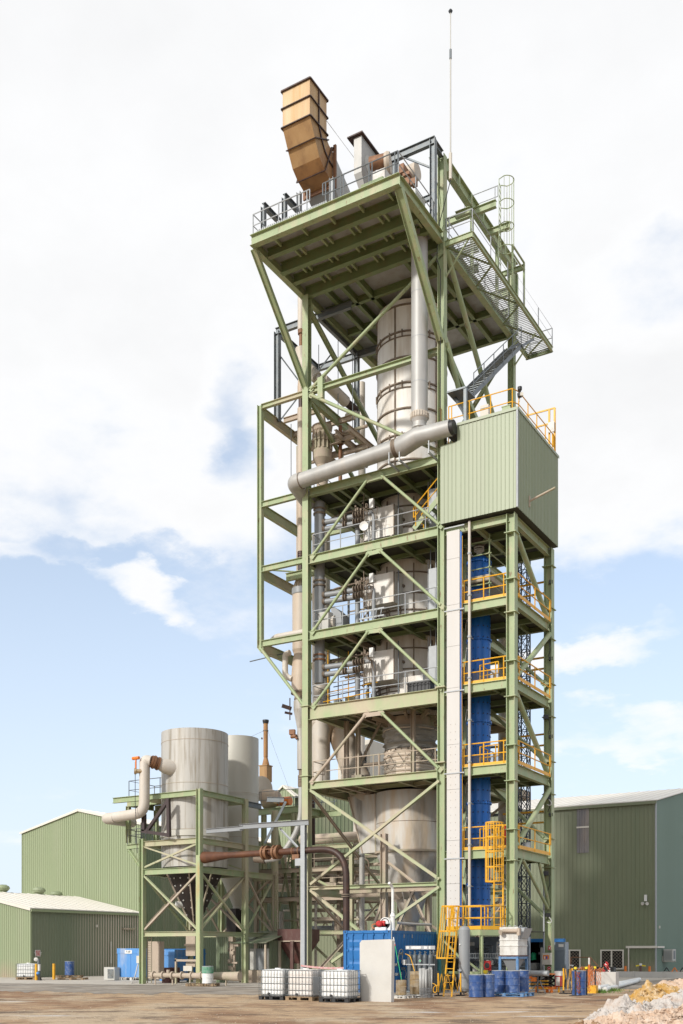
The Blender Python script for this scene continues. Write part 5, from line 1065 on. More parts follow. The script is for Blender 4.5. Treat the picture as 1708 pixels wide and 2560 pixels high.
for x, m in ((S2[0]+.02, 'green'), (S1[0], 'dust_steel')):
    sx((x, y2, Lz-.35), (x, y3, Bz+.1), 'green_dust', 'i', up=XA); sx((x-.04, y2, Bz+.1), (x-.04, y3, Lz-.35), 'dust_steel' if x < -20 else 'green_dust', 'i', up=XA)
    sx((x, y3+.3, Lz-.35), (x, 6.2, Bz+.1), 'dust_steel', 'i', .05, XA); sx((x-.04, y3+.3, Bz+.1), (x-.04, 6.2, Lz-.35), 'green_dust', 'i', .05, XA)
sx((x1, 6.4, Lz), (x2, 6.4, Bz), 'dust_steel', 'i'); sx((x1, 6.4, Bz), (x2, 6.4, Lz), 'dust_steel', 'i')
# left gallery
gy = .6; gx = xat(318, gy)
sb((gx, gy, T), (S1[0], gy, T), .34); sb((gx, gy+2.4, T), (S1[0], gy+2.4, T), .3); sb((gx, gy+.14, T), (gx, gy+2.3, T), .3)
for y in (gy, gy+2.4): MB().ib((gx+.1, y, T-2.4), (gx+.1, y, T-.3), .22, .22, .018, XA).build('column', 'green', sf)
sb((gx, gy, Mz+.05), (S1[0]-.1, gy-.4, Mz+.05), .26); MB().ib((gx+.15, gy, Mz-.25), (S1[0]-.1, -.6, Mz-1.5), .14, .18, .015).build('knee_brace', 'green', sf)
MB().box(gx, S1[0]+.6, gy+.1, gy+2.3, T+.01, T+.06).build('gallery_plate', 'deckdark', sf); MB().box(gx, S1[0]+.3, gy+.1, gy+1.9, Mz+.02, Mz+.07).build('gallery_plate', 'deckdark', sf)
MB().rail([(S1[0]+.9, gy+2.3, T+.1), (gx+.05, gy+2.3, T+.1), (gx+.05, gy+.1, T+.1), (S1[0]+.2, gy+.1, T+.1)], sp=1.1, r=.026).build('railing', 'galvdark', sf); MB().rail([(gx+.05, gy+1.3, Mz+.05), (gx+.05, gy-.0, Mz+.05), (S1[0], gy-.3, Mz+.05)], sp=.8, r=.022, h=.85).build('railing', 'galvdark', sf)
mb = MB(); random.seed(21)
for k in range(14): mb.cb((S1[0]-.9+random.random()*1.6, 2.4+random.random(), T-1.2+random.random()*.9), .25, .25, .2+random.random()*.4)
mb.tube((S1[0]-1, 2.6, T-.75), (S1[0]+1.2, 2.6, T-.75), .28, 12); mb.tube((S1[0]-1, 2.6, T-1.7), (S1[0]+1.2, 2.6, T-1.7), .12, 12); mb.build('valve_group', 'vrib', sf)
# silo 1
sx_, sy_ = -19.25, 1.35; r1 = 1.845; zS = lambda py: zat(py, sx_, sy_)
s1 = thing('round_silo', 'large streaked grey silo, nearer of the two in the left frame', 'silo', (sx_, sy_, Lz))
zt1 = zS(1836)
MB().lathe(sx_, sy_, [(0, zt1+.27), (.2, zt1+.25), (r1, zt1), (r1, zS(1866)), (r1, zS(1968)), (r1, zS(2080)), (r1-.02, Lz+.1)], 64).build('silo_shell', 'silo', s1)
for py in (1863, 1968, 2081):
    z = zS(py); MB().lathe(sx_, sy_, [(r1, z-.01), (r1+.015, z-.01), (r1+.015, z+.01), (r1, z+.01)], 64).build('seam', 'dust_steel', s1)
MB().lathe(sx_, sy_, [(r1+.01, zS(2082)), (r1+.06, zS(2084)), (r1+.06, zS(2097)), (r1, zS(2099))], 64).build('band', 'silo2', s1)
zc0 = Lz+.1; zc1 = zS(2322)
MB().lathe(sx_, sy_, [(1.68, zc0), (.12, zc1)], 12).build('hopper_cone', 'hopper', s1)
mb = MB(); 
for i in range(8):
    t_ = (i+.5)/8.4; r = 1.68+(.12-1.68)*t_; z = zc0+(zc1-zc0)*t_
    n_ = max(6, int(24*(1-t_)))
    for k in range(n_): t = 2*math.pi*(k+.5*(i % 2))/n_; mb.lathe(0, 0, [(0, .035), (.042, .03), (.042, -.01)], 8, axis=(math.cos(t), math.sin(t), -.4), c=(sx_+(r-.0)*math.cos(t), sy_+(r-.0)*math.sin(t), z))
mb.build('studs', 'offwhite', s1)
mb = MB()
for t in (-2.2, -1.1, -.3, 2): mb.bar((sx_+1.7*math.cos(t), sy_+1.7*math.sin(t), zc0-.1), (sx_+.2*math.cos(t), sy_+.2*math.sin(t), zc1+.1), .07, .07)
mb.build('cone_rib', 'dust_steel', s1)
t = -2.35; MB().lathe(0, 0, [(0, .3), (.17, .25), (.2, 0), (.2, -.3)], 16, axis=(-.6, -.7, 0), c=(sx_-.55, sy_-.6, 4.4)).build('vibrator', 'offwhite', s1)
z0 = 1.8
# inlet pipe from the left
ip = thing('inlet_pipe', 'fat dusty lagged pipe hooking from the left into the big silo', 'pipe', at(362, 1990, Y=-.9)); Yi = -.55
a = at(446, 1924, Y=.3); b = at(428, 1917, Y=-.2)
c = at(362, 1892, Y=-.95)
k0 = V((sx_-1.1, sy_-1.35, zS(1923))); dk = V((-.62, -.78, 0)); 
K1 = at(440, 1923, Y=-.15); K2 = at(412, 1915, Y=-.75); K3 = at(398, 1910, Y=-1.0); K4 = at(362, 1900, Y=-1.5); K5 = at(361, 2032, Y=-1.5); K6 = at(268, 2046, Y=-1.5); K7 = V((K6.x-.05, K6.y+2.4, K6.z))
K8 = at(330, 2056, Y=2.2)
MB().path([K1+(K1-K2).normalized()*.6, K1], .36, 24).build('flange_stub', 'tankgrey', ip); MB().path([K1, K1+(K2-K1)*.15, K2, K3], .4, 24, True, [.42, .42, .40, .30]).build('cone_reducer', 'beige', ip)
mb = MB(); dd = (K3-K2).normalized()
for i in range(4): mb.lathe(0, 0, [(0, -.05), (.37-.04*(i % 2), -.05), (.37-.04*(i % 2), .05), (0, .05)], 20, axis=dd, c=K3+dd*(.05+i*.12))
mb.build('flange', 'copper', ip)
MB().path(rnd([K3+dd*.45, K4, K5, K6], .62, 7), .285, 24).build('pipe', 'beige', ip)
MB().path(rnd([K6+XA*.6, K6-XA*.1, K8], .35, 6), .30, 24).build('pipe', 'beige', ip)
q = at(340, 1928, Y=-1.9); mb = MB().lathe(0, 0, [(0, .1), (.13, .1), (.17, .08), (.17, -.02), (.12, -.05), (.12, -.4)], 18, axis=(-.75, -.65, 0), c=q); mb.build('side_valve', 'brass', ip)
mb = MB().tube(q+Z*.15, q+Z*.65, .04, 8); mb.lathe(0, 0, [(0, -.22), (.09, -.22), (.09, .22), (0, .22)], 14, axis=XA, c=q+Z*.7); mb.build('actuator', 'orange', ip)
MB().path([q+V((-.05, 0, .5)), q+V((-.05, 0, -1.6)), q+V((.1, 0, -4.4))], .018, 5).build('cable', 'black', ip)
# brown bracket
bk = MB(); A = at(421, 2001, Y=-1.1); B = at(430, 2092, Y=-1.1); C_ = at(356, 2078, Y=-1.1); D_ = at(360, 2032, Y=-1.2)
B = V((A.x+.05, A.y, B.z))
bk.bar(A+Z*.1, B, .18, .18, YA); bk.bar(B+Z*.1, C_, .18, .2, YA); bk.bar(C_+XA*.35, A, .17, .17, YA); bk.bar(V((C_.x+.12, C_.y, C_.z)), V((C_.x+.12, C_.y, K5.z)), .2, .2, YA)
for p in bk.v: pass
tag(bk.build('pipe_bracket', 'maroon'), 'dark brown triangular bracket holding the lagged pipe against the big silo', 'bracket')
# silo 2
ux, uy = xat(594, 6.0), 6.0; zU = lambda py: zat(py, ux, uy); r2 = 1.26
s2 = thing('round_silo', 'smooth cream silo half hidden behind the streaked grey one', 'silo', (ux, uy, 6))
MB().lathe(ux, uy, [(0, zU(1846)+.05), (r2, zU(1848)), (r2, zU(1985)), (r2+.02, zU(1990)), (r2, zU(1996)), (r2, zU(2186))], 48).build('silo_shell', 'silo2', s2)
MB().lathe(ux, uy, [(1.08, zU(2186)), (.27, zU(2266)), (.27, zU(2275))], 36).build('hopper_cone', 'silo2', s2)
MB().box(ux-.45, ux+.25, uy-.5, uy+.4, 2.9, zU(2272)).build('outlet_box', 'hopper', s2)
for py in (1988, 2097): z = zU(py); MB().lathe(ux, uy, [(r2, z-.012), (r2+.02, z-.012), (r2+.02, z+.012), (r2, z+.012)], 48).build('seam', 'dust_steel', s2)
# dusty machinery at the foot
mc = thing('valve_skid', 'dust covered valves and pipes at the foot of the silo frame', 'machinery', (-19, .2, 0)); random.seed(4)
xm = xat(482, .9)
mb = MB().box(xm-.32, xm+.32, .7, 1.3, 1.55, 2.7).box(xm-.38, xm+.38, .64, 1.36, 2.1, 2.2).box(xm-.32, xm+.32, .7, 1.3, .95, 1.2); 
for z in (.55, 1.3): mb.bar((xm-.9, .5, z), (xm+.9, .5, z), .1, .12)
for x in (xm-.85, xm+.85): mb.bar((x, .5, 0), (x, .5, 1.4), .1, .1, YA)
mb.build('rotary_valve', 'dust_steel', mc)
MB().box(xm-.3, xm+.3, .45, .5, .72, 1.0).build('motor_cover', 'cream', mc)
mb = MB(); A = gp(378, 2462)+Z*.52; B = gp(600, 2466)+Z*.52; n_ = 9; mb.path([A, A+(B-A)*.3, A+(B-A)*.6, B], .14, 14, True, [.14, .12, .17, .25])
for i in range(9): c = A+(B-A)*(.03+i*.11); mb.lathe(0, 0, [(0, -.04), (.22, -.04), (.22, .04), (0, .04)], 14, axis=(B-A), c=c); 
for i in range(5): c = A+(B-A)*(.05+i*.2); mb.bar(c-Z*.52, c, .06, .06, YA)
mb.path([A+(B-A)*.2, A+(B-A)*.2+Z*.3], .1, 10); mb.build('conveying_pipe', 'dust_steel', mc)
mb = MB(); xk = xat(578, 3.6)
for k in range(12): mb.cb((xk+random.random()*.5, 3.3+random.random()*.3, .3+random.random()*2.2), .12+random.random()*.2, .2, .15+random.random()*.3)
mb.bar((xk-.5, 3.4, .1), (xk-.5, 3.4, 1.2), .08, .08, YA).bar((xk-.6, 3.4, 1.15), (xk+.6, 3.4, 1.15), .08, .1).bar((xk+.3, 3.5, .1), (xk+.3, 3.5, 2.7), .12, .12, YA); mb.build('control_stand', 'dust_steel', mc)
MB().box(xat(369, .5), xat(399, .5), .5, .9, .25, 2.35).build('cabinet', 'cream' if False else 'dust_steel', mc)
mb = MB(); x = xat(374, -.3)
for dx in (-.14, .14): mb.bar((x+dx, -.3, .05), (x+dx, -.3, 2.6), .035, .05, YA)
z = .3
while z < 2.6: mb.bar((x-.14, -.3, z), (x+.14, -.3, z), .03, .03); z += .13
mb.build('ladder', 'dust_steel', mc)
mb = MB(); x = xat(694, 6.4)
for dx in (-.16, .16): mb.bar((x+dx, 6.2, .4), (x+dx, 6.2, 6.5), .05, .05, YA)
z = .5
while z < 6.5: mb.bar((x-.16, 6.2, z), (x+.16, 6.2, z), .03, .03); z += .16
tag(mb.build('cable_ladder', 'dust_steel'), 'dusty cable ladder standing behind the rightmost silo frame column', 'cable ladder')
for px, y, w_, h_, m, lab, nm in ((418, 2.0, 1.1, 1.9, 'bluecab', 'blue plastic covered pallet load right of the ladder in the silo frame', 'covered_load'), (445, 6, 2.4, 1.95, 'blue', 'blue tank seen between the silo frame columns', 'tank')):
    x = xat(px, y); mb = MB().box(x-w_/2, x+w_/2, y, y+1.2, .1, h_).box(x-w_/2-.04, x+w_/2+.04, y-.04, y+1.24, h_-.35, h_-.28)
    tag(mb.build(nm, m), lab, 'tank' if nm == 'tank' else 'pallet load')
rd = MB(); 
for i, px in enumerate((417, 430)): x = xat(px, .8); rd.lathe(x, .8, [(0, .88), (.29, .88), (.3, .6), (.29, .58), (.3, .3), (.29, .0)], 18)
tag(rd.build('oil_drum', 'redox'), 'brown drums standing behind the dusty conveying pipe', 'drums') if False else None
for i, (px, dy) in enumerate(((418, 1.2), (437, 1.9))):
    x = xat(px, dy); tag(MB().lathe(x, dy, [(0, .88), (.29, .88), (.3, .6), (.285, .58), (.3, .3), (.285, .28), (.29, .0)], 20).build('oil_drum', 'redox'), ('brown oil drum behind the dusty pipe, nearer the ladder', 'brown oil drum behind the dusty pipe, nearer the rotary valve')[i], 'drum')
# green and white drum on a timber pallet
def pallet_bm(w_=1.2, d_=1.0, h_=.14):
    mb = MB()
    for i in range(5): x = -w_/2+i*(w_-.1)/4; mb.box(x, x+.1, -d_/2, d_/2, h_-.022, h_)
    for y in (-d_/2, -.05, d_/2-.1):
        mb.box(-w_/2, w_/2, y, y+.1, h_-.045, h_-.0225)
        for x in (-w_/2, -.07, w_/2-.14): mb.box(x, x+.14, y, y+.1, .022, h_-.046)
        mb.box(-w_/2, w_/2, y, y+.1, 0, .0215)
    return mb
def put(mb, name, m, loc, rz, label, cat, group=None):
    o = mb.build(name, m); o.location = loc; o.rotation_euler = (0, 0, rz); return tag(o, label, cat, group)
def drum(m, label, loc, rz=0, h=.88, name='oil_drum', group=None, lid='galv'):
    t = thing(name, label, 'drum', (0, 0, 0), group)
    mb = MB().lathe(0, 0, [(.285, 0), (.295, .01), (.29, .03), (.285, .28), (.30, .29), (.30, .31), (.285, .32), (.285, .56), (.30, .57), (.30, .59), (.285, .60), (.29, h-.03), (.295, h-.01), (.29, h)], 28); mb.build('drum_body', m, t)
    MB().lathe(0, 0, [(0, h-.02), (.28, h-.02), (.28, h+.005), (.295, h+.005), (.295, h-.015)], 28).build('drum_lid', lid, t)
    t.location = loc; t.rotation_euler = (0, 0, rz); return t
p = gp(507, 2466); put(pallet_bm(1.5, 1.0), 'timber_pallet', 'wood', (p.x, p.y, .02), .3, 'timber pallet under the green and white drum', 'pallet')
gd = drum('white', 'green and white paint drum on a pallet beside the silo column', (p.x+.25, p.y+.1, .16), 0); _b = MB().lathe(0, 0, [(.304, .52), (.304, .86)], 28).build('green_band', mat('drum_green', (.02, .22, .10), (.4, .45, .4), .7, 6)); _b.parent = gd
# small lean-to with panels right of silo
lt = thing('switch_room', 'small lean-to with a dusty green roof and grey switch cabinets', 'lean-to', (-17, 5, 0)); ya = 5.0; xa, xb = xat(619, ya), xat(698, ya)
xa2 = xat(607, 2.6)
MB().hexa([(xa, 3.3, 2.25), (xb+.3, 3.3, 2.25), (xb+.1, 6.3, 2.95), (xa, 6.3, 2.95), (xa, 3.3, 2.29), (xb+.3, 3.3, 2.29), (xb+.1, 6.3, 2.99), (xa, 6.3, 2.99)]).build('roof', 'greenroof', lt)
mb = MB(); corr(mb, (xa-.9, 3.2), (xa-.1, 3.2), 0, 2.7, .15, .03); corr(mb, (xb, 4.0), (xb, 6.0), 0, 2.4, .15, .03); corr(mb, (xa, 6.0), (xb, 6.0), 0, 2.8, .15, .03); mb.build('wall', 'lowshed', lt)
for i, px in enumerate((625, 640.5, 659)):
    x = xat(px, 4.2); w_ = (xat((641, 659, 676)[i], 4.2)-x)-.03; MB().box(x, x+w_, 4.2, 4.8, .75, 1.95).build('switch_cabinet', ('acgrey', 'tankgrey', 'acgrey')[i], lt)
MB().box(xa+.05, xb-.2, 4.1, 4.9, .02, .72).build('plinth', 'dust_steel', lt); MB().bar((xb+.1, 3.5, 0), (xb+.1, 3.5, 2.2), .1, .1, YA).build('post', 'dust_steel', lt)
# rusty hopper on legs
rh = thing('rusty_hopper', 'dark red rusty steel hopper on legs between the silos and the tower', 'hopper', (-14, 5.5, 0)); y0 = 5.0; xa, xb = xat(694, y0), xat(757, y0); zt = zat(2323, xa, y0); zm = zat(2353, xa, y0); zb = zat(2409, xa, y0)
MB().box(xa, xb, y0, y0+1.8, zm, zt).build('hopper_box', 'redox', rh); xc = (xa+xb)/2
MB().hexa([(xc-.25, y0+.6, zb), (xc+.25, y0+.6, zb), (xc+.25, y0+1.1, zb), (xc-.25, y0+1.1, zb), (xa+.03, y0+.03, zm), (xb-.03, y0+.03, zm), (xb-.03, y0+1.77, zm), (xa+.03, y0+1.77, zm)]).build('hopper_cone', 'redox', rh)
MB().bar((xa-.02, y0-.03, zm), (xb+.02, y0-.03, zm), .05, .07).build('rim', 'dust_steel', rh)
for px in (731, 700, 755): x = xat(px, y0-.1); MB().bar((x, y0-.12, 0), (x, y0-.12, zm), .2 if px == 731 else .12, .12, YA).build('leg', 'redox' if px == 731 else 'dust_steel', rh)
# galvanised stand and the long rusted pipe
Ys = -1.25; gs = thing('pipe_stand', 'galvanised steel post and long arm left of the tower column', 'pipe stand', (xat(760, Ys), Ys, 0)); xg = xat(759.5, Ys)
MB().ib((xg, Ys, 0), (xg, Ys, zat(2062, xg, Ys)), .24, .22, .02, YA).build('post', 'galv', gs)
A = at(516, 2081, Y=Ys); B = at(772, 2056, Y=Ys); A.z = B.z-.0; zA = zat(2078, A.x, Ys)
MB().ib((A.x, Ys, zA), (xat(608, Ys), Ys, zA+.02), .16, .24, .016).ib((xat(600, Ys), Ys-.02, zA+.1), (B.x, Ys-.02, B.z), .18, .26, .016).build('arm', 'tankgrey', gs)
MB().ib((xat(655, Ys), Ys+2, zat(2000, -13, Ys+2)), (xat(612, Ys), Ys+2, zat(2002, -15, Ys+2)), .16, .26, .016).ang((xat(660, Ys), Ys+2, zat(2008, -14, Ys+2)), (xat(620, Ys), Ys+1.5, zat(2112, -16, Ys+1)), .12).build('arm', 'galvdark', gs)
MB().ang(at(700, 2071, Y=Ys+.1), at(744, 2117, Y=Ys+.1), .09).build('brace', 'galv', gs); MB().box(xg-.45, xg-.1, Ys-.1, Ys+.15, zat(2164, xg, Ys), zat(2146, xg, Ys)).build('shelf', 'galv', gs)
Yr = -1.15; lp_ = thing('rusted_pipe', 'long brown rusted pipe running from the big silo and bending down by the tower', 'pipe', (-12, Yr, 6))
P0 = at(512, 2134, Y=Yr+.6); P1 = at(575, 2136, Y=Yr); P2 = at(803, 2124, Y=Yr); P3 = at(866, 2124, Y=Yr-.05); P4 = at(866, 2335, Y=Yr-.05)
P1 = V((P1.x, Yr, P2.z-.0)); zr = P2.z; P1.z = zr-.02; P0 = V((P0.x, -.55, zr)); 
MB().path([P0, P0+(P1-P0)*.1, P1, P1+XA*.4], .3, 24, True, [.32, .30, .16, .15]).build('cone_reducer', 'rustpipe', lp_)
P3 = V((P3.x, P3.y, zr)); P4 = V((P3.x, P3.y, .5))
MB().path([P1+XA*.3, V((P2.x-1.5, Yr, zr))], .165, 20).build('pipe', 'rustpipe', lp_)
MB().path(rnd([V((P2.x-1.5, Yr, zr)), P3, P4], 1.55, 12), .165, 20).build('bend_pipe', 'rustdark', lp_)
mb = MB(); 
for px in (665, 692): c = V((xat(px, Yr), Yr, zr)); [mb.lathe(0, 0, [(.17, -.05), (.36, -.05), (.36, .05), (.17, .05)], 24, axis=XA, c=c+XA*o) for o in (-.1, .12)]; mb.lathe(0, 0, [(.3, -.1), (.3, .1)], 24, axis=XA, c=c)
for k in range(3): t = 2*math.pi*k/3+.6; mb.bar((xat(663, Yr), Yr+.33*math.cos(t), zr+.33*math.sin(t)), (xat(694, Yr), Yr+.33*math.cos(t), zr+.33*math.sin(t)), .04, .04)
mb.build('expansion_joint', 'copper', lp_)
mb = MB(); 
for px in (733, 748): c = V((xat(px, Yr), Yr, zr)); mb.lathe(0, 0, [(.165, -.03), (.19, -.03), (.19, .03), (.165, .03)], 20, axis=XA, c=c)
mb.box(xat(733, Yr), xat(750, Yr), Yr-.12, Yr+.12, zr-.42, zr-.17); mb.build('clamp', 'copper', lp_)
mb = MB()
for dz in (0, .1): z = zat(2243, P3.x, Yr)+dz; mb.lathe(P3.x, P3.y, [(.16, z), (.25, z), (.25, z+.05), (.16, z+.05)], 22)
mb.build('flange', 'vrib', lp_)
# barrier tape
tp = MB(); A = at(753, 2414, Y=-1.4); B = at(862, 2420, Y=-3.2); nseg = 36
for i in range(nseg):
    a = A+(B-A)*i/nseg-Z*(.05*math.sin(math.pi*i/nseg)); b = A+(B-A)*(i+.55)/nseg-Z*(.05*math.sin(math.pi*(i+.5)/nseg)); tp.bar(a, b, .006, .09, Z)
tpo = thing('barrier_tape', 'red and white striped tape strung between the grey post and the blue container', 'tape', A); tp.build('red_stripes', 'red', tpo)
tw_ = MB()
for i in range(nseg):
    a = A+(B-A)*(i+.55)/nseg-Z*(.05*math.sin(math.pi*(i+.5)/nseg)); b = A+(B-A)*(i+1)/nseg-Z*(.05*math.sin(math.pi*(i+1)/nseg)); tw_.bar(a, b, .006, .09, Z)
tw_.build('white_stripes', 'white', tpo)
# chimney group behind
cg = thing('rusty_chimney', 'slim orange rusted chimney with a black rim behind the cream silo', 'chimney', (-20, 11, 0)); Yc = 11; cx = xat(664.5, Yc); zC = lambda py: zat(py, cx, Yc)
MB().path([(cx, Yc, zC(1893)), (cx, Yc, zC(1806))], .145, 18).build('flue', 'rust', cg)
for py in (1826,): MB().lathe(cx, Yc, [(.14, zC(py)), (.18, zC(py)), (.18, zC(py)-.05)], 16).build('band', 'vrib', cg)
MB().lathe(cx, Yc, [(.2, zC(1800)), (.21, zC(1803)), (.17, zC(1809)), (.14, zC(1809))], 18).lathe(cx, Yc, [(.0, zC(1801)), (.2, zC(1800))], 18).build('black_rim', 'black', cg)
MB().lathe(cx, Yc, [(.145, zC(1893)), (.30, zC(1914))], 4).build('transition', 'rust', cg)
c_ = .29; MB().box(cx-c_, cx+c_, Yc-c_, Yc+c_, zC(1955), zC(1914)).box(cx-c_-.04, cx+c_+.04, Yc-c_-.04, Yc+c_+.04, zC(1915)-.03, zC(1915)+.03).build('flue_box', 'rustmid', cg); MB().lathe(cx, Yc, [(.3, zC(1955)), (.14, zC(1972))], 4).build('flue_box', 'rust', cg)
a = at(669, 1825, Y=Yc); mb = MB().tube(a, at(724, 1975, Y=13), .008, 4).tube(at(660, 1827, Y=Yc), at(620, 1845, Y=8), .008, 4); mb.lathe(0, 0, [(0, -.08), (.08, 0), (0, .08)], 10, axis=XA, c=at(655, 1846, Y=Yc)); mb.build('guy_wire', 'vrib', cg)
fb = thing('centrifugal_fan', 'dusty fan casing with an orange motor on a high green platform', 'fan', (-18, 10, 8))
c = at(648, 1972, Y=9.5); MB().lathe(0, 0, [(0, -.4), (.75, -.4), (.75, .4), (0, .4)], 28, axis=(.9, -.4, 0), c=c).build('fan_scroll', 'beige', fb); c = at(684, 1997, Y=9.5)
MB().lathe(0, 0, [(0, -.6), (.62, -.6), (.62, -.2), (.45, .35), (.2, .4), (0, .4)], 28, axis=XA, c=c).build('fan_scroll', 'beige_rust', fb)
c = at(711, 2003, Y=9.3); MB().lathe(0, 0, [(0, -.45), (.27, -.45), (.27, .45), (0, .45)], 20, axis=XA, c=c).build('motor', 'orange', fb); MB().lathe(0, 0, [(0, -.3), (.2, -.3), (.22, .1), (0, .15)], 20, axis=YA*-1, c=at(693, 2001, Y=9.0)).build('motor', 'brass', fb)
hpf = thing('fan_platform', 'green platform with thin handrails behind the silos', 'platform', (-18, 9, 0)); zp = zat(2012, -16, 9)
xa, xb = xat(622, 8.8), xat(742, 8.8)
MB().ib((xa, 8.8, zp-.2), (xb+.3, 8.8, zp-.2), .2, .38, .02).ib((xa, 11.6, zp-.2), (xb+1.5, 11.6, zp-.2), .2, .38, .02).ib((xb, 8.9, zp-.2), (xb, 11.5, zp-.2), .2, .38, .02).box(xa, xb+.3, 8.85, 11.6, zp-.02, zp+.02).build('deck', 'green', hpf)
for px in (685, 660, 735): x = xat(px, 8.8); MB().ib((x, 8.8, 0), (x, 8.8, zp-.4), .26, .26, .02, XA).build('leg', 'green_dust', hpf)
MB().rail([(xat(648, 8.8), 8.8, zp), (xb+.2, 8.8, zp), (xb+.2, 11.5, zp)], sp=1.5, r=.022).build('railing', 'galvdark', hpf); MB().rail([(xa, 11.5, zp), (xb+1.2, 11.5, zp)], sp=1.6, r=.022).build('railing', 'galvdark', hpf)
for a, b in (((xat(690, 8.8), 8.8, 3.5), (xb, 8.8, zp-.5)), ((xat(690, 8.8), 8.8, zp-1), (xb, 8.8, 2.5))): MB().ang(a, b, .14).build('brace', 'green_dust', hpf)
def text(s, size, p, xdir, name, m, parent, squash=1.0, thick=.004):
    cu = bpy.data.curves.new('lettering', 'FONT'); cu.body = s; cu.size = size; cu.align_x = 'CENTER'; cu.align_y = 'CENTER'; cu.extrude = thick
    ob = bpy.data.objects.new('lettering', cu); COL.objects.link(ob); bpy.context.view_layer.update()
    me = bpy.data.meshes.new_from_object(ob.evaluated_get(bpy.context.evaluated_depsgraph_get())); bpy.data.objects.remove(ob); bpy.data.curves.remove(cu)
    xd = v3(xdir).normalized(); n_ = xd.cross(Z); mb = MB()
    mb.v = [v3(p)+xd*v.co.x*squash+Z*v.co.y+n_*v.co.z for v in me.vertices]; mb.f = [tuple(q.vertices) for q in me.polygons]; mb.sm = [False]*len(mb.f); bpy.data.meshes.remove(me)
    return mb.build(name, m, parent)
# ------------------------------------------------------------------ sheds
# tall pale shed at the left
TX0, TXP, TX1, TY = -49.4, -43.0, -36.6, 16.5; TE, TP = 11.5, 12.97
ts = thing('tall_shed', 'tall pale green ribbed shed with a low pitched gable at the left', 'shed', (TX0, TY, 0))
mb = MB(); corr(mb, (TX0, TY), (TX1, TY), 0, lambda t: TE+(TP-TE)*(1-abs(t-(TXP-TX0))/(TXP-TX0)), .23, .035, .07); mb.build('gable_wall', 'shed', ts)
mb = MB(); corr(mb, (TX1, TY), (TX1, 46), 0, TE, .3, .05, .1); mb.build('side_wall', 'lowshed', ts); mb = MB(); corr(mb, (TX0, 46), (TX0, TY), 0, TE, .6, .04, .1); mb.build('side_wall', 'lowshed', ts)  # sides darker green than the gable: their shade is put into the colour
def gable_roof(par, xa, xp, xb, y0, y1, ze, zp, m='roof', t=.06, trimw=.16, name='roof'):
    mb = MB()
    for (a, b, za, zb) in ((xa-.12, xp, ze-.02, zp), (xp, xb+.12, zp, ze-.02)):
        mb.hexa([(a, y0-.12, za), (b, y0-.12, zb), (b, y1, zb), (a, y1, za), (a, y0-.12, za+t), (b, y0-.12, zb+t), (b, y1, zb+t), (a, y1, za+t)])
        n = int((y1-y0)/.8); 
        for i in range(n): mb.bar((a, y0+.3+i*.8, za+t+.012), (b, y0+.3+i*.8, zb+t+.012), .06, .03)
    r = mb.build(name, m, par)
    mb = MB()
    for (a, b, za, zb) in ((xa-.14, xp, ze, zp), (xb+.14, xp, ze, zp)): mb.bar((a, y0-.14, za-.06), (b, y0-.14, zb-.06), .03, trimw)
    mb.build('barge_trim', 'trim', r); return r
gable_roof(ts, TX0, TXP, TX1, TY, 46, TE+.06, TP+.06)
MB().box(TX0-.02, TX0+.03, TY-.045, TY+.1, 0, TE).build('corner_flashing', 'shed', ts)
# low shed in front of it
LX1, LXP, LX0, LY = -36.3, -42.9, -49.5, 5.22; LE, LP = 4.62, 6.0
ls = thing('low_shed', 'low green ribbed shed with a broad cream roof in front of the tall shed', 'shed', (LX1, LY, 0))
mb = MB(); corr(mb, (LX0, LY), (LX1, LY), 0, lambda t: LE+(LP-LE)*(1-abs(t-(LXP-LX0))/(LX1-LXP)), .21, .03, .07); mb.build('gable_wall', 'shed', ls)
M['streakshed'] = mat('dust_streaked_cladding', (.125, .160, .090), (.17, .19, .115), .6, .3, .2, .5)
mS2 = mat('dust_streaked_shaded_wall', (.16, .19, .12), (.21, .215, .145), .6, .3, .2, .55)  # base green darkened against the gable, shade of this side in the colour
# dust that has settled on the ribs, heavier towards the silos
nt = mS2.node_tree; N = nt.nodes; L = nt.links; bs = N['Principled BSDF']; old = bs.inputs['Base Color'].links[0].from_socket
g = N.new('ShaderNodeNewGeometry'); sp = N.new('ShaderNodeSeparateXYZ'); L.new(g.outputs['Position'], sp.inputs[0])
r1_ = N.new('ShaderNodeMapRange'); r1_.inputs[1].default_value = LX1+.006; r1_.inputs[2].default_value = LX1+.03; L.new(sp.outputs[0], r1_.inputs[0])
r2_ = N.new('ShaderNodeMapRange'); r2_.inputs[1].default_value = LY+3.5; r2_.inputs[2].default_value = LY+8; L.new(sp.outputs[1], r2_.inputs[0])
mm = N.new('ShaderNodeMath'); mm.operation = 'MULTIPLY'; L.new(r1_.outputs[0], mm.inputs[0]); L.new(r2_.outputs[0], mm.inputs[1])
xx = N.new('ShaderNodeMix'); xx.data_type = 'RGBA'; L.new(mm.outputs[0], xx.inputs[0]); L.new(old, xx.inputs[6]); xx.inputs[7].default_value = (.60, .50, .42, 1); L.new(xx.outputs[2], bs.inputs['Base Color'])
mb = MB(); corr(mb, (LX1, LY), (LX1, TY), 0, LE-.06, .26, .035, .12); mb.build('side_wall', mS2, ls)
gable_roof(ls, LX0, LXP, LX1, LY, TY-.02, LE+.05, LP+.05, trimw=.2)
MB().box(LX1+.13, LX1+.22, LY-.1, TY, LE-.16, LE-.0).build('gutter', 'shed', ls); MB().box(LX1-.01, LX1+.045, LY-.045, LY+.12, 0, LE-.1).build('corner_flashing', 'shed', ls)
vent = thing('roof_vent', 'round turbine vent on the low shed roof, leftmost at the picture edge', 'roof vent', (0, 0, 0), 'turbine vents on the low shed roof')
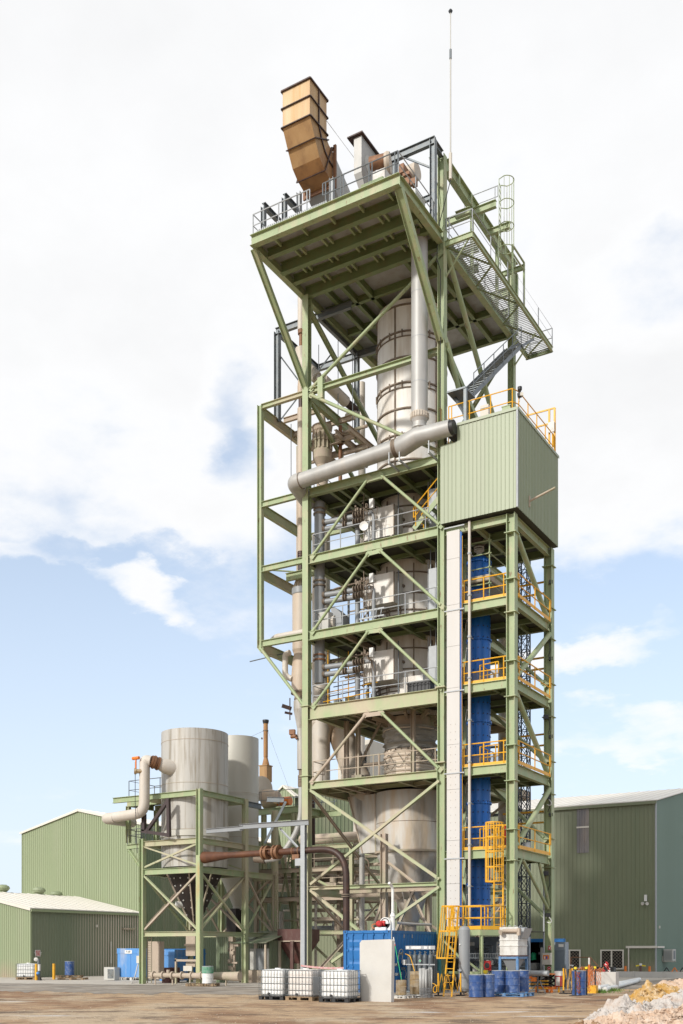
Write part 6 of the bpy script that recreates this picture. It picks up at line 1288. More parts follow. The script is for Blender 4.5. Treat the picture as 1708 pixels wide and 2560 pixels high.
mb = MB().lathe(0, 0, [(.26, -.3), (.26, .22), (.30, .24)], 20); mb.build('vent_neck', 'shed', vent)
mb = MB().lathe(0, 0, [(.26, .24), (.42, .34), (.48, .48), (.42, .62), (.2, .72), (0, .74)], 24)
for k in range(20): t = 2*math.pi*k/20; mb.path([(.3*math.cos(t), .3*math.sin(t), .24), (.49*math.cos(t+.1), .49*math.sin(t+.1), .48), (.22*math.cos(t+.2), .22*math.sin(t+.2), .72)], .018, 4)
mb.build('vent_rotor', 'shed', vent)
for i, (px, py, lab) in enumerate(((8, 2233, None), (98, 2239, 'round turbine vent on the low shed roof, tallest of the three'), (141, 2240, 'round turbine vent on the low shed roof, rightmost and partly sunk'))):
    p = at(px, py, X=LXP-.3); p.z = LP-.05+(0, -.0, -.22)[i]
    if i == 0: vent.location = p
    else: dup(vent, p, 0, lab, vent['group'])
# big olive shed at the right
GX0, GX1, GY, GE = -31.0, -.83, 28.85, 12.2; G2 = 26.0; GR = GE+G2/2*.2
gs_ = thing('olive_shed', 'very large olive green ribbed shed filling the right side', 'shed', (GX1, GY, 0))
mb = MB(); corr(mb, (GX0, GY), (GX1, GY), 0, GE-.15, .30, .03, .08); mb.build('front_wall', 'bigshed', gs_)
mb = MB(); corr(mb, (GX1, GY), (GX1, GY+G2), 0, lambda t: GE+min(t, G2-t)*.2-.03, .25, .04, .1); mb.build('side_wall', mat('sky_tinted_cladding', (.17, .24, .19), (.15, .215, .165), .5, .3, .2, .4), gs_)  # end wall bluer than the front: sky reflection is put into its colour
mb = MB()
for (ya, yb, za, zb) in ((GY-.15, GY+G2/2, GE, GR), (GY+G2/2, GY+G2+.15, GR, GE)):
    mb.hexa([(GX0-.2, ya, za), (GX1+.15, ya, za), (GX1+.15, yb, zb), (GX0-.2, yb, zb), (GX0-.2, ya, za+.06), (GX1+.15, ya, za+.06), (GX1+.15, yb, zb+.06), (GX0-.2, yb, zb+.06)])
x = GX0
while x < GX1: mb.bar((x, GY-.14, GE+.075), (x, GY+G2/2, GR+.075), .06, .03); x += .8
mb.build('roof', 'roof', gs_)
MB().box(GX0-.1, GX1+.12, GY-.24, GY-.16, GE-.22, GE-.02).build('gutter', 'greenroof' if False else 'bigshed', gs_)
MB().box(GX1-.03, GX1+.055, GY-.05, GY+.1, 0, GE-.1).build('corner_flashing', 'galv', gs_)
yF = GY-.06
def fx(px): return xat(px, yF)
def fz(py, px): return zat(py, fx(px), yF)
# translucent sheet
x0, x1 = fx(1442.5), fx(1472.5); z0, z1 = fz(2132, 1457), fz(2018, 1457)
mT = mat('smoky_translucent_sheet', (.20, .19, .19), (.11, .105, .12), .8, .8, .18, .35, col3=(.42, .35, .28), amt3=.6, scale3=1.2)
mb = MB(); corr(mb, (x0, yF), (x1, yF), z0, z1, .19, .04, .09); mb.build('translucent_panel', mT, gs_); MB().box(x0-.02, x1+.02, yF-.05, yF-.042, fz(2070, 1457), fz(2066, 1457)).build('panel_band', 'trim', gs_)
def window(px0, px1, py0, py1, mull=None):
    x0, x1 = fx(px0), fx(px1); z0, z1 = fz(py1, px0), fz(py0, px0); yy = yF
    f = MB(); t = .09
    f.box(x0, x1, yy-.06, yy, z0, z0+t).box(x0, x1, yy-.06, yy, z1-t, z1).box(x0, x0+t, yy-.06, yy, z0+t, z1-t).box(x1-t, x1, yy-.06, yy, z0+t, z1-t)
    if mull: xm = fx(mull); f.box(xm-.05, xm+.05, yy-.06, yy, z0+t, z1-t)
    wo = f.build('window', 'trim', gs_); MB().box(x0+t, x1-t, yy+.005, yy+.03, z0+t, z1-t).build('pane', 'dark', wo)
    lt_ = MB(); s_ = .24; W_ = x1-x0-2*t; H_ = z1-z0-2*t; k = -H_
    while k < W_:
        for sg in (1, -1):
            a, b = max(0, k), min(W_, k+H_)
            if b > a:
                za, zb = (a-k), (b-k)
                if sg < 0: za, zb = H_-za, H_-zb
                lt_.bar((x0+t+a, yy-.02-.006*sg, z0+t+za), (x0+t+b, yy-.02-.006*sg, z0+t+zb), .008, .026, YA)
        k += s_
    lt_.build('security_mesh', 'dust_steel', wo)
window(1418, 1452, 2374, 2422, 1424.5); window(1501.6, 1560, 2374, 2423, 1529.5)
mb = MB().box(fx(1612), fx(1618.5), yF-.16, yF-.02, fz(2253, 1615), fz(2237, 1615)); mb.build('wall_light', 'white', gs_)
mb = MB()
for px in (1610, 1618): mb.lathe(0, 0, [(0, .0), (.09, .05), (.12, .2), (0, .2)], 14, axis=(-.3 if px < 1614 else .3, -1, -.2), c=(fx(px), yF-.03, fz(2258, px)))
mb.build('floodlight', 'offwhite', gs_)
mb = MB(); zc = fz(2367.5, 1600); mb.box(fx(1566), GX1+.1, yF-.13, yF-.02, zc-.08, zc+.08); mb.build('conduit_run', 'trim', gs_)
MB().path([(fx(1572.5), yF-.08, zc), (fx(1572.5), yF-.08, fz(2441, 1572))], .045, 10).build('downpipe', 'trim', gs_)
# air conditioner on the end wall
XE = GX1+.05; ya0, ya1 = yat(1654, XE), yat(1674, XE); p0 = at(1654, 2373, X=XE); p1 = at(1654, 2402, X=XE)
MB().bar((XE+.05, GY, zat(2367.5, XE, GY)), (XE+.05, GY+1.9, zat(2367.5, XE, GY)), .1, .12).build('conduit_run', 'trim', gs_)
ac = thing('air_conditioner', 'boxy air conditioner mounted on the end wall of the olive shed', 'air conditioner', (XE, ya0, p1.z))
MB().box(XE+.1, XE+.72, ya0+.2, ya0+1.15, p1.z, p0.z).build('casing', 'acgrey', ac); MB().box(XE+.72, XE+.735, ya0+.45, ya0+.95, p1.z+.12, p0.z-.1).build('fan_grille', 'galvdark', ac)
mb = MB(); 
for i in range(14): mb.box(XE+.14, XE+.66, ya0+.185, ya0+.2, p1.z+.08+i*.047, p1.z+.1+i*.047)
mb.build('louvres', 'tankgrey', ac); mb = MB()
for y in (ya0+.3, ya0+1.0): mb.box(XE-.02, XE+.75, y, y+.05, p1.z-.08, p1.z-.02).box(XE-.02, XE+.03, y, y+.05, p1.z-.08, p1.z+.35)
mb.build('bracket', 'trim', ac); MB().lathe(XE+.05, yat(1648, XE), [(0, 0), (0, 0)], 8) 
p = at(1648.5, 2321, X=XE); MB().cb(p, .1, .14, .18).build('wall_light', 'trim', gs_)
# low retaining wall at the foot of the shed
kw = MB(); ky = GY-2.3; xk0 = xat(1512, ky); k = 0; x = xk0
while x < 22:
    kw.box(x, x+1.92, ky, ky+.16, 0, .42+.0*k); kw.box(x+1.93, x+2.03, ky-.04, ky+.2, 0, .44); x += 2.04; k += 1
tag(kw.build('retaining_wall', 'conc'), 'low pale concrete sleeper wall along the foot of the olive shed', 'retaining wall')
kf = MB().box(xk0, 22, ky+.16, GY+40, .02, .36); o = kf.build('raised_ground', 'asphalt'); o['kind'] = 'structure'
# rooftop monitor behind (gabled)
mnx0, mnx1, mny = xat(681, 24), xat(729, 24), 24.0; ze, zp_ = zat(1996, mnx0, mny), zat(1962, mnx1, mny)
hm = thing('gabled_cabin', 'small gabled green clad cabin high up behind the fan platform', 'cabin', (mnx0, mny, 8)); w_ = (mnx1-mnx0)
mb = MB(); xp = xat(709, mny); corr(mb, (mnx0, mny), (xp+(xp-mnx0), mny), 9.5, lambda t: ze+(zp_-ze)*max(0, 1-abs(t-(xp-mnx0))/(xp-mnx0)), .25, .03); xr_ = xp
mb.build('front_wall', 'shed', hm); mb = MB(); corr(mb, (xp+.02, mny+.01), (xp+6.5, mny+5), 9.5, zp_-.25, .3, .05, .1); mb.build('side_wall', 'lowshed', hm)
gable_roof(hm, mnx0, xp, xp+(xp-mnx0), mny, mny+5, ze, zp_, trimw=.1)
# gantry of conveyors and walkways seen through the tower
cw = thing('conveyor_gantry', 'dusty conveyor gantry with handrails crossing behind the big hopper', 'conveyor', (-12, 14, 5)); yg = 14.0
for py, h in ((2135, .35), (2160, .2)): z = zat(py, -14, yg); MB().ib((-22, yg, z), (-7, yg, z), .2, h, .02).build('beam', 'dust_steel', cw)
zg = zat(2130, -14, yg); MB().rail([(-21, yg-.1, zg), (-7, yg-.1, zg)], sp=1.5, h=1.1, loop=False).build('railing', 'dust_steel', cw); MB().rail([(-21, yg+1.5, zg), (-7, yg+1.5, zg)], sp=1.5, h=1.1, loop=False).build('railing', 'green_dust', cw)
mb = MB().path([(-22, yg+2.5, zg+1.4), (-6, yg+2.5, zg+1.4)], .35, 20); mb.build('conveyor_cover', 'dust_steel', cw)
MB().bar((-16, yg+1, zat(2010, -14, yg)), (-5, yg+1, zat(2003, -12, yg)), 1.6, .5).build('upper_gantry', 'dust_steel', cw); MB().bar((-16, yg+1, zat(2050, -14, yg)), (-8, yg+1, zat(2050, -12, yg)), 1.2, .6).build('upper_gantry', 'deckdark', cw)
for x in (-20.5, -16.5, -12.5, -8.5): MB().ib((x, yg, 0), (x, yg, zg-.3), .22, .22, .018, XA).build('leg', 'dust_steel', cw)
for (a, b) in (((-20.5, yg, .5), (-16.5, yg, zg-1)), ((-16.5, yg, .5), (-20.5, yg, zg-1)), ((-16.5, yg, .5), (-12.5, yg, zg-1)), ((-12.5, yg, .5), (-16.5, yg, zg-1))): MB().ang(a, b, .14).build('brace', 'green_dust', cw)
for i, (py, r, m) in enumerate(((2178, .16, 'dust_steel'), (2196, .22, 'vrib'), (2215, .25, 'beige_rust'))): z = zat(py, -18, 10); MB().path([(-22.5+i, 10+i*.5, z), (-13.5-i*.6, 10+i*.5, z-.1)], r, 14).build('pipe', m, cw)
# pale filter house seen through the second-lowest storey
fh = thing('filter_house', 'pale cream filter house seen through the tower behind the slanting duct', 'filter house', (-13, 16, 8)); z1 = zat(1815, -9, 18)
MB().box(xat(845, 18), xat(925, 18), 18, 21, zat(1915, -9, 18), z1).hexa([(xat(880, 18), 18.5, zat(1965, -9, 18)), (xat(905, 18), 18.5, zat(1965, -9, 18)), (xat(905, 18), 19.5, zat(1965, -9, 18)), (xat(880, 18), 19.5, zat(1965, -9, 18)), (xat(845, 18), 18, zat(1917, -9, 18)), (xat(925, 18), 18, zat(1917, -9, 18)), (xat(925, 18), 21, zat(1917, -9, 18)), (xat(845, 18), 21, zat(1917, -9, 18))]).build('filter_body', 'cream', fh)
MB().path([(xat(898, 17), 17, z1), (xat(898, 17), 17, 6)], .4, 16).build('pipe', 'beige', fh)
MB().path([(xat(782, 12), 12, 7), (xat(782, 12), 12, zat(1830, -14, 12))], .16, 12).build('black_pipe', 'rustdark', fh); MB().rail([(xat(775, 12), 11.5, zat(1950, -14, 12)), (xat(800, 12), 11.5, zat(1950, -14, 12))], sp=.8).rail([(xat(775, 12), 11.5, zat(1900, -14, 12)), (xat(800, 12), 11.5, zat(1900, -14, 12))], sp=.8).build('railing', 'galvdark', fh)
# ------------------------------------------------------------------ crowded pipe bridge between the silos and the tower
pb = thing('pipe_bridge', 'crowded dusty pipe bridge with walkways between the silos and the tower', 'pipe bridge', (-17, 8, 0)); random.seed(77)
for x in (-19.5, -16.2, -12.8):
    for y in (7.6, 12.4): MB().ib((x, y, 0), (x, y, 7.9), .22, .22, .018, YA).build('column', 'green_dust' if x > -19 else 'dust_steel', pb)
for z in (2.9, 4.9, 6.6, 7.9):
    for y in (7.6, 12.4): MB().ib((-19.4, y, z), (-12.7, y, z), .16, .24, .016).build('beam', random.choice(('dust_steel', 'green_dust')), pb)
    for x in (-19.5, -16.2, -12.8): MB().ib((x, 7.7, z-.02), (x, 12.3, z-.02), .14, .2, .016).build('beam', 'dust_steel', pb)
for z in (4.95, 6.65):
    MB().box(-19.3, -12.9, 7.75, 8.6, z+.08, z+.12).build('walkway', 'deckdark', pb); MB().rail([(-19.3, 7.7, z+.1), (-12.8, 7.7, z+.1)], sp=1.4, loop=False).build('railing', 'dust_steel', pb)
for k in range(16):
    y = 8.4+random.random()*3.6; z = random.choice((3.2, 3.6, 4.2, 5.6, 6.1, 7.2))+random.random()*.3; a = -20+random.random()*3; b = -15+random.random()*3; r = .05+random.random()*.14
    pts = [(a, y, z), (b, y, z)] if k % 3 else rnd([(a, y, z), (b, y, z), (b, y, z-1.5-random.random()*1.5)], .4)
    MB().path(pts, r, 12).build('pipe', random.choice(('dust_steel', 'beige', 'vrib', 'beige_rust', 'galv', 'dust_steel')), pb)
for k in range(8):
    x = -19.2+random.random()*6; y = 7.9+random.random()*2; z0_ = random.random()*2; MB().path([(x, y, z0_), (x, y, z0_+2.5+random.random()*3.5)], .04+random.random()*.12, 12).build('riser', random.choice(('dust_steel', 'vrib', 'beige')), pb)
for k in range(12):
    c = V((-19+random.random()*6, 8+random.random()*2.5, random.choice((.1, .1, 3.0, 5.1, 6.8)))); s_ = .25+random.random()*.5; MB().cb(c, s_, .4, s_*(.6+random.random())).lathe(c.x, c.y, [(s_*.3, c.z+s_*.5), (s_*.3, c.z+s_*1.7), (0, c.z+s_*1.75)], 14).build('machine', random.choice(('dust_steel', 'vrib', 'tankgrey', 'beige_rust')), pb)
for (a, b) in (((-19.4, 7.6, 2.8), (-16.3, 7.6, .2)), ((-16.2, 7.6, 2.8), (-12.9, 7.6, .2)), ((-16.3, 7.6, 6.5), (-13, 7.6, 5.0))): MB().ang(a, b, .12).build('brace', 'green_dust', pb)
# ------------------------------------------------------------------ foreground and yard objects
def ibc_parts(t, W_=1.2, D_=1.0, H_=1.16, tank='plastic', pal='black', plate=None):
    """white tank in a grid cage on its pallet; local coordinates, front face to -Y"""
    ph = .15; mb = MB()
    for x in (-W_/2+.08, 0, W_/2-.08):
        for y in (-D_/2+.08, 0, D_/2-.08): mb.cb((x, y, .02), .15, .14, .1)
    for y in (-D_/2+.06, 0, D_/2-.06): mb.box(-W_/2, W_/2, y-.05, y+.05, 0, .02)
    mb.box(-W_/2, W_/2, -D_/2, D_/2, .12, ph); mb.build('pallet_base', pal, t)
    # tank with rounded vertical edges
    a, b, r = W_/2-.05, D_/2-.05, .12; ring = []
    for cx, cy, t0 in ((a-r, b-r, 0), (-a+r, b-r, 90), (-a+r, -b+r, 180), (a-r, -b+r, 270)):
        for k in range(5): q = rad(t0+k*22.5); ring.append((cx+r*math.cos(q), cy+r*math.sin(q)))
    mb = MB(); lv = [(.93, ph+.01), (1, ph+.07), (1.0, .36), (.975, .38), (1.0, .40), (1, .62), (.98, .64), (1, .66), (1, .88), (.98, .9), (1, .92), (1, H_-.1), (.95, H_-.04), (.8, H_-.02), (.0, H_-.0)]
    n = len(ring); b0 = 0
    for s_, z in lv:
        for x, y in ring: mb.v.append(V((x*s_, y*s_, z)))
    for i in range(len(lv)-1):
        for k in range(n): k2 = (k+1) % n; mb.f.append((i*n+k, i*n+k2, (i+1)*n+k2, (i+1)*n+k)); mb.sm.append(True)
    mb.lathe(0, 0, [(.11, H_-.03), (.11, H_+.03), (0, H_+.03)], 18); mb.build('tank', tank, t)
    mb = MB(); X, Y = W_/2-.015, D_/2-.015
    zs = [ph+.06, .38, .62, .86, H_-.04]
    for z in zs:
        for p, q in (((-X, -Y, z), (X, -Y, z)), ((X, -Y, z), (X, Y, z)), ((X, Y, z), (-X, Y, z)), ((-X, Y, z), (-X, -Y, z))): mb.tube(p, q, .011, 5)
    for i in range(9):
        x = -X+2*X*i/8
        for y in (-Y, Y): mb.tube((x, y, ph), (x, y, H_-.03), .009, 5)
    for i in range(8):
        y = -Y+2*Y*i/7
        for x in (-X, X): mb.tube((x, y, ph), (x, y, H_-.03), .009, 5)
    for y in (-.25, .25): mb.tube((-X, y, H_-.03), (X, y, H_-.03), .012, 5)
    mb.build('cage', 'galvdark' if plate != 'x' else 'galvdark', t)
    MB().tube((-.1, -Y-.02, ph+.08), (-.1, -Y+.1, ph+.08), .05, 10).build('outlet_valve', 'black', t)
    if plate: MB().box(X+.012, X+.022, plate[0], plate[1], plate[2], plate[3]).build('name_plate', 'galv' if plate[4] else 'black', t)
GB = 'white caged tanks lined up left of the concrete slab'
for i, (px, py, tank, pal, lab, pl, rz) in enumerate(((708, 2501, 'plastic', 'black', 'white caged liquid tank on a black pallet, leftmost of the row by the slab', (-.2, .15, .45, .85, False), .02),
        (780, 2503, 'plasticb', 'wood', 'stained caged liquid tank with a grey side plate, between two cleaner ones', (-.44, .35, .2, .88, True), -.03), (867, 2507, 'plastic', 'black', 'white caged liquid tank right beside the concrete slab', None, .03))):
    c = gp(px, py); t = thing('liquid_tank', lab, 'tank', (0, 0, 0), GB); ibc_parts(t, 1.2 if i else 1.1, 1.0, 1.16, tank, pal, plate=pl)
    t.location = (c.x-.58, c.y+.52, .0); t.rotation_euler = (0, 0, rz)
c = gp(56, 2450); t = thing('liquid_tank', 'lone white caged liquid tank by the corner of the low shed', 'tank', (0, 0, 0)); ibc_parts(t, 1.25, 1.05, 1.02, 'plastic', 'wood'); t.location = (c.x, c.y+.5, .02); t.rotation_euler = (0, 0, .45)
# concrete slab leaning upright
sl_ = MB(); A = gp(900, 2503); B = gp(978, 2505.5); A.z = B.z = 0; dx = (B-A).normalized(); dy = V((-dx.y, dx.x, 0)); H = 2.22; Wd = (B-A).length
def sp(a, b, z): return A+dx*a+dy*(b+z*.045)+Z*z
prof = [(0, 0), (Wd, 0), (Wd-.03, H-.03), (Wd-.1, H+.03), (.02, H-.0), (-.07, H-.1)]
fr_ = [sp(x, 0, z) for x, z in prof]; sl_.prism(fr_, dy*.20); tag(sl_.build('concrete_slab', 'conc'), 'tall pale precast concrete slab standing upright on the dirt', 'concrete slab')
hk = MB().bar(sp(Wd*.82, -.01, .16), sp(Wd*.80, -.01, .26), .03, .02); 
# blue shipping container
CX0, CX1, CY0, CY1, CZ = -6.06, -3.69, -4.72, 1.34, 2.72
ct = thing('shipping_container', 'bright blue shipping container behind the concrete slab', 'shipping container', (CX0, CY0, 0))
MB().box(CX0+.04, CX1-.04, CY0+.06, CY1-.04, .15, CZ-.06).build('inner_body', 'blue', ct)
mb = MB()
for x in (CX0, CX1-.14):
    for y in (CY0, CY1-.14): mb.box(x, x+.14, y, y+.14, .0, CZ)
for z in (.0, CZ-.12): mb.box(CX0+.14, CX1-.14, CY0+.01, CY0+.13, z, z+.12); mb.box(CX1-.1, CX1-.01, CY0+.14, CY1-.14, z+.003, z+.117); mb.box(CX0+.01, CX0+.1, CY0+.14, CY1-.14, z+.003, z+.117)
mb.build('frame', 'blue', ct)
mb = MB(); 
for x in (CX0, CX1-.18):
    for z in (0, CZ-.13): mb.box(x-.006, x+.186, CY0-.012, CY0+.1, z-.002 if z else 0, z+.135)
mb.build('corner_casting', 'blue', ct); mb = MB()
for x in (CX0+.09, CX1-.09): mb.lathe(0, 0, [(.035, 0), (0, .0)], 12, axis=(0, -1, 0), c=(x, CY0-.014, CZ-.06))
mb.build('casting_hole', 'dark', ct)
xm = (CX0+CX1)/2
for k, (a, b) in enumerate(((CX0+.17, xm-.01), (xm+.01, CX1-.17))):
    d = MB().box(a, b, CY0+.035, CY0+.059, .16, CZ-.14).build('door', 'blue', ct)
    mb = MB()
    for z in (CZ-.42, CZ-1.2, CZ-1.9):
        pass
    for z0_, z1_ in ((.25, .75), (.87, 1.35), (1.47, 1.95), (2.02, 2.32)): 
        mb.hexa([(a+.12, CY0+.02, z0_), (b-.1, CY0+.02, z0_), (b-.1, CY0+.034, z0_), (a+.12, CY0+.034, z0_), (a+.12, CY0+.005, z1_-.1), (b-.1, CY0+.005, z1_-.1), (b-.1, CY0+.034, z1_), (a+.12, CY0+.034, z1_)])
    mb.build('door_panel', 'blue', d)
    mb = MB()
    for x in (a+(b-a)*.30, a+(b-a)*.8):
        mb.tube((x, CY0-.012, .1), (x, CY0-.012, CZ-.08), .018, 8)
        for z in (.3, 1.1, 1.9, CZ-.2): mb.cb((x, CY0-.0, z), .09, .05, .06)
    mb.build('lock_rod', 'blue', d)
    mb = MB(); xh = a-.01 if k == 0 else b-.06
    for z in (.4, 1.1, 1.8, 2.35): mb.box(xh, xh+.09, CY0+.0, CY0+.034, z, z+.09)
    mb.build('hinge', 'blue', d)
mb = MB(); corr(mb, (CX1-.05, CY0+.14), (CX1-.05, CY1-.14), .12, CZ-.12, .28, .04, .15); mb.build('side_wall', 'blue', ct)
MB().box(CX0+.02, CX1-.02, CY0+.02, CY1-.02, CZ-.06, CZ-.01).build('roof', 'blue', ct)
for y in (CY0+1.2, CY0+2.0): MB().box(CX1-.01, CX1+.03, y, y+.05, CZ-.32, CZ-.16).build('roof_tie', 'galv', ct)
c2 = thing('shipping_container', 'darker blue container half hidden under the yellow platform', 'shipping container', (-5, 2, 0)); mb = MB(); corr(mb, (-3.62, 1.6), (-3.62, 7.4), .1, 2.35, .28, .04, .15); mb.box(-6, -3.66, 1.6, 7.4, .1, 2.4); mb.build('container_body', 'blue', c2)
# blower on the container roof
bl = thing('roof_blower', 'white blower with a bright red motor on the blue container roof', 'blower', (-4.6, -4, CZ)); q = at(966, 2313, Y=CY0+.7)
MB().lathe(0, 0, [(0, -.12), (.26, -.12), (.26, .12), (0, .12)], 28, axis=(0, 1, 0), c=V((q.x, q.y, CZ+.33))).box(q.x-.26, q.x+.26, q.y-.12, q.y+.12, CZ, CZ+.3).build('blower_casing', 'white', bl)
MB().torus((q.x, q.y-.125, CZ+.33), .2, .02, a=XA, b=Z).build('seal_ring', 'black', bl)
qm = at(949, 2310, Y=CY0+.5); MB().lathe(0, 0, [(0, -.16), (.14, -.16), (.14, .12), (.08, .16), (0, .16)], 18, axis=(.3, -1, 0), c=V((qm.x, qm.y, CZ+.3))).lathe(0, 0, [(0, -.1), (.12, -.1), (.12, .2), (0, .2)], 16, axis=XA, c=V((qm.x+.05, qm.y+.1, CZ+.32))).build('motor', 'red', bl)
MB().box(qm.x-.2, q.x+.1, q.y-.25, q.y-.02, CZ-.005, CZ+.15).build('base', 'white', bl)
qp = at(982, 2300, Y=CY0+.8); MB().path([(qp.x, qp.y, CZ), (qp.x, qp.y, CZ+.62)], .1, 16).lathe(qp.x, qp.y, [(.1, CZ+.6), (.13, CZ+.62), (.06, CZ+.82), (.085, CZ+.83), (.085, CZ+.86), (.06, CZ+.87)], 16).path(rnd([(qp.x, qp.y, CZ+.85), (qp.x, qp.y, CZ+1.9), (qp.x-.02, qp.y-.3, CZ+2.08)], .2), .062, 14).build('exhaust_pipe', 'white', bl)
MB().path(rnd([V((qm.x-.15, qm.y, CZ+.3)), V((qm.x-.4, qm.y, CZ+.28)), V((qm.x-.35, qm.y, CZ+.1)), V((qm.x-.1, qm.y, CZ+.12))], .15), .014, 6).build('cable', 'orange', bl)
pi = MB().path([(qp.x+.1, qp.y+.3, CZ+.35), (-3.5, -2.6, CZ+.3), (-3.3, -1.6, CZ+.3)], .06, 12); tag(pi.build('air_pipe', 'galv'), 'silver pipe running over the container roof towards the yellow platform', 'pipe')
# hoses, valves on the container side
hs = thing('wall_valves', 'cluster of small valves and grey hoses on the container side wall', 'valves', (CX1, CY0+.3, 1.2)); mb = MB(); xw = CX1+.06
for pts in ([(CX1+.05, CY0-.02, CZ), (CX1+.06, CY0-.03, 1.2), (xw, CY0+.2, 1.15)], [(xw, CY0+.5, 1.25), (xw+.05, CY0+.6, 1.9), (xw+.05, CY0+.95, 1.9), (xw, CY0+.9, 1.3)], [(xw, CY0+.9, 1.1), (xw+.05, CY0+1.3, .9), (xw+.05, CY0+1.1, .55), (xw, CY0+1.7, .7), (xw, CY0+1.9, 1.1)], [(xw, CY0+.9, .9), (xw+.05, CY0+.7, .35), (xw, CY0+1.0, .15)]): mb.path(rnd(pts, .25), .016, 6)
mb.build('hose', 'acgrey', hs); mb = MB()
for y, z in ((.25, 1.17), (.7, 1.65), (1.1, 1.2), (.95, 1.0), (.35, .75), (1.6, 1.05)): mb.cb((xw+.04, CY0+y, z), .1, .12, .12); mb.lathe(0, 0, [(0, 0), (.07, 0), (.07, .03), (0, .03)], 12, axis=XA, c=(xw+.1, CY0+y, z+.06))
mb.build('valve', 'galvdark', hs); MB().cb((xw+.1, CY0+1.0, 1.22), .12, .3, .22, .2).build('controller', 'white', hs); MB().cb((xw+.1, CY0+1.2, 1.16), .12, .14, .14, .2).build('controller_end', 'bluev', hs)
a = at(984, 2343, Y=CY0-.1); b = at(987.5, 2361, Y=CY0-.15); c = gp(1011, 2486)
gh = thing('broom_pole', 'bright green pole with a white top leaning against the container corner', 'pole', c); MB().tube(a, b, .018, 8).build('white_end', 'white', gh); MB().tube(b, b+(c-b)*.03, .024, 8).build('red_grip', 'red', gh); MB().tube(b+(c-b)*.03, c, .017, 8).build('green_shaft', 'hosegreen', gh)
# gas cylinders
grp = 'grey gas cylinders strapped in a rack beside the container'
gc = thing('gas_cylinder', 'x', 'gas cylinder', (0, 0, 0), grp)
MB().lathe(0, 0, [(.0, 0), (.11, 0), (.115, .03), (.115, 1.42), (.1, 1.52), (.05, 1.58), (.035, 1.60)], 22).build('cylinder_body', 'gascyl', gc); MB().lathe(0, 0, [(.03, 1.59), (.03, 1.66), (.05, 1.66), (.05, 1.69), (0, 1.69)], 12).tube((0, 0, 1.64), (.09, -.02, 1.64), .014, 6).build('valve', 'galvdark', gc)
yg_ = -3.9; spots = []
for i, (px, row) in enumerate(((1025, 0), (1037.3, 0), (1050, 0), (1063, 0), (1076.5, 0), (1083.5, 1), (1089.5, 1))): x = xat(px, yg_+(.0 if not row else .35*(i-4))); spots.append((x, yg_+(0 if not row else .3*(i-4))))
ordn = ('leftmost', 'second from the left', 'third from the left with a green diamond', 'fourth from the left', 'fifth from the left and widest looking', 'nearest behind the fifth', 'last before the teal one')
for i, (x, y) in enumerate(spots):
    o = gc if i == 0 else dup(gc, (x, y, .12)); o.location = (x, y, .12); o['label'] = 'dark grey gas cylinder in the strapped rack, '+ordn[i]
tc_ = thing('gas_cylinder', 'single teal gas cylinder at the right end of the rack', 'gas cylinder', (0, 0, 0)); MB().lathe(0, 0, [(0, 0), (.115, 0), (.115, 1.22), (.1, 1.34), (.04, 1.42), (.03, 1.5), (0, 1.5)], 22).build('cylinder_body', 'teal', tc_); tc_.location = (xat(1097, yg_+.9), yg_+.9, .12)
for i in (2, 5):
    x, y = spots[i]; nrm = (V((CAM.x, CAM.y, 0))-V((x, y, 0))).normalized(); s_ = V((-nrm.y, nrm.x, 0)); c = V((x, y, 1.40))+nrm*.118
    for r_, m, o in ((.065, 'white', 0), (.048, 'gdot', .003)):
        q = c+nrm*o; d_ = MB().prism([q+s_*r_, q+Z*r_, q-s_*r_, q-Z*r_], nrm*.002).build('hazard_diamond', m)
        d_.name = 'hazard_diamond'; par = [o_ for o_ in COL.objects if o_.get('category') == 'gas cylinder' and abs(o_.location.x-x) < 1e-4 and abs(o_.location.y-y) < 1e-4][0]
        for vv in d_.data.vertices: vv.co = vv.co-par.location
        d_.parent = par
rk = thing('cylinder_rack', 'galvanised rack with a labelled header over the gas cylinders', 'rack', (spots[0][0], yg_, 0)); xa, xb = xat(1014, yg_-.16), xat(1093, yg_+.3)
MB().bar((xa, yg_-.16, 1.97), (xb, yg_+.1, 1.97), .05, .16).build('header', 'galv', rk)
for a_, b_ in ((.04, .13), (.21, .54), (.64, .74), (.81, .86)):
    p = V((xa, yg_-.195, 1.97)); q = V((xb, yg_+.065, 1.97)); MB().bar(p+(q-p)*a_, p+(q-p)*b_, .01, .11).build('label_plate', 'white', rk)
MB().bar((xat(1018, yg_), yg_-.13, 1.24), (xat(1090, yg_), yg_-.1, 1.24), .015, .05).build('strap', 'galv', rk)
mb = MB(); 
for x in (xat(1033, yg_), xat(1072, yg_), xb-.1): mb.bar((x, yg_+.16, .0), (x, yg_+.16, 1.9), .06, .06, YA)
mb.box(spots[0][0]-.2, xb, yg_-.2, yg_+1.1, .03, .1).bar((xa, yg_+.1, 1.62), (xb, yg_+.2, 1.62), .04, .05); mb.build('rack_frame', 'galvdark', rk)
MB().path(rnd([(xat(1020, yg_), yg_-.25, 1.7), (xat(1032, yg_), yg_-.25, 1.62), (xat(1046, yg_), yg_-.35, .95)], .3, 6), .02, 6).path(rnd([at(1079, 2457, Y=yg_-.4), at(1093, 2463, Y=yg_-.4), at(1091, 2482, Y=yg_-.4), at(1083, 2480, Y=yg_-.4), at(1084, 2466, Y=yg_-.4), at(1098, 2462, Y=yg_-.4)], .25, 6), .016, 6).build('yellow_hose', 'yellow', rk)
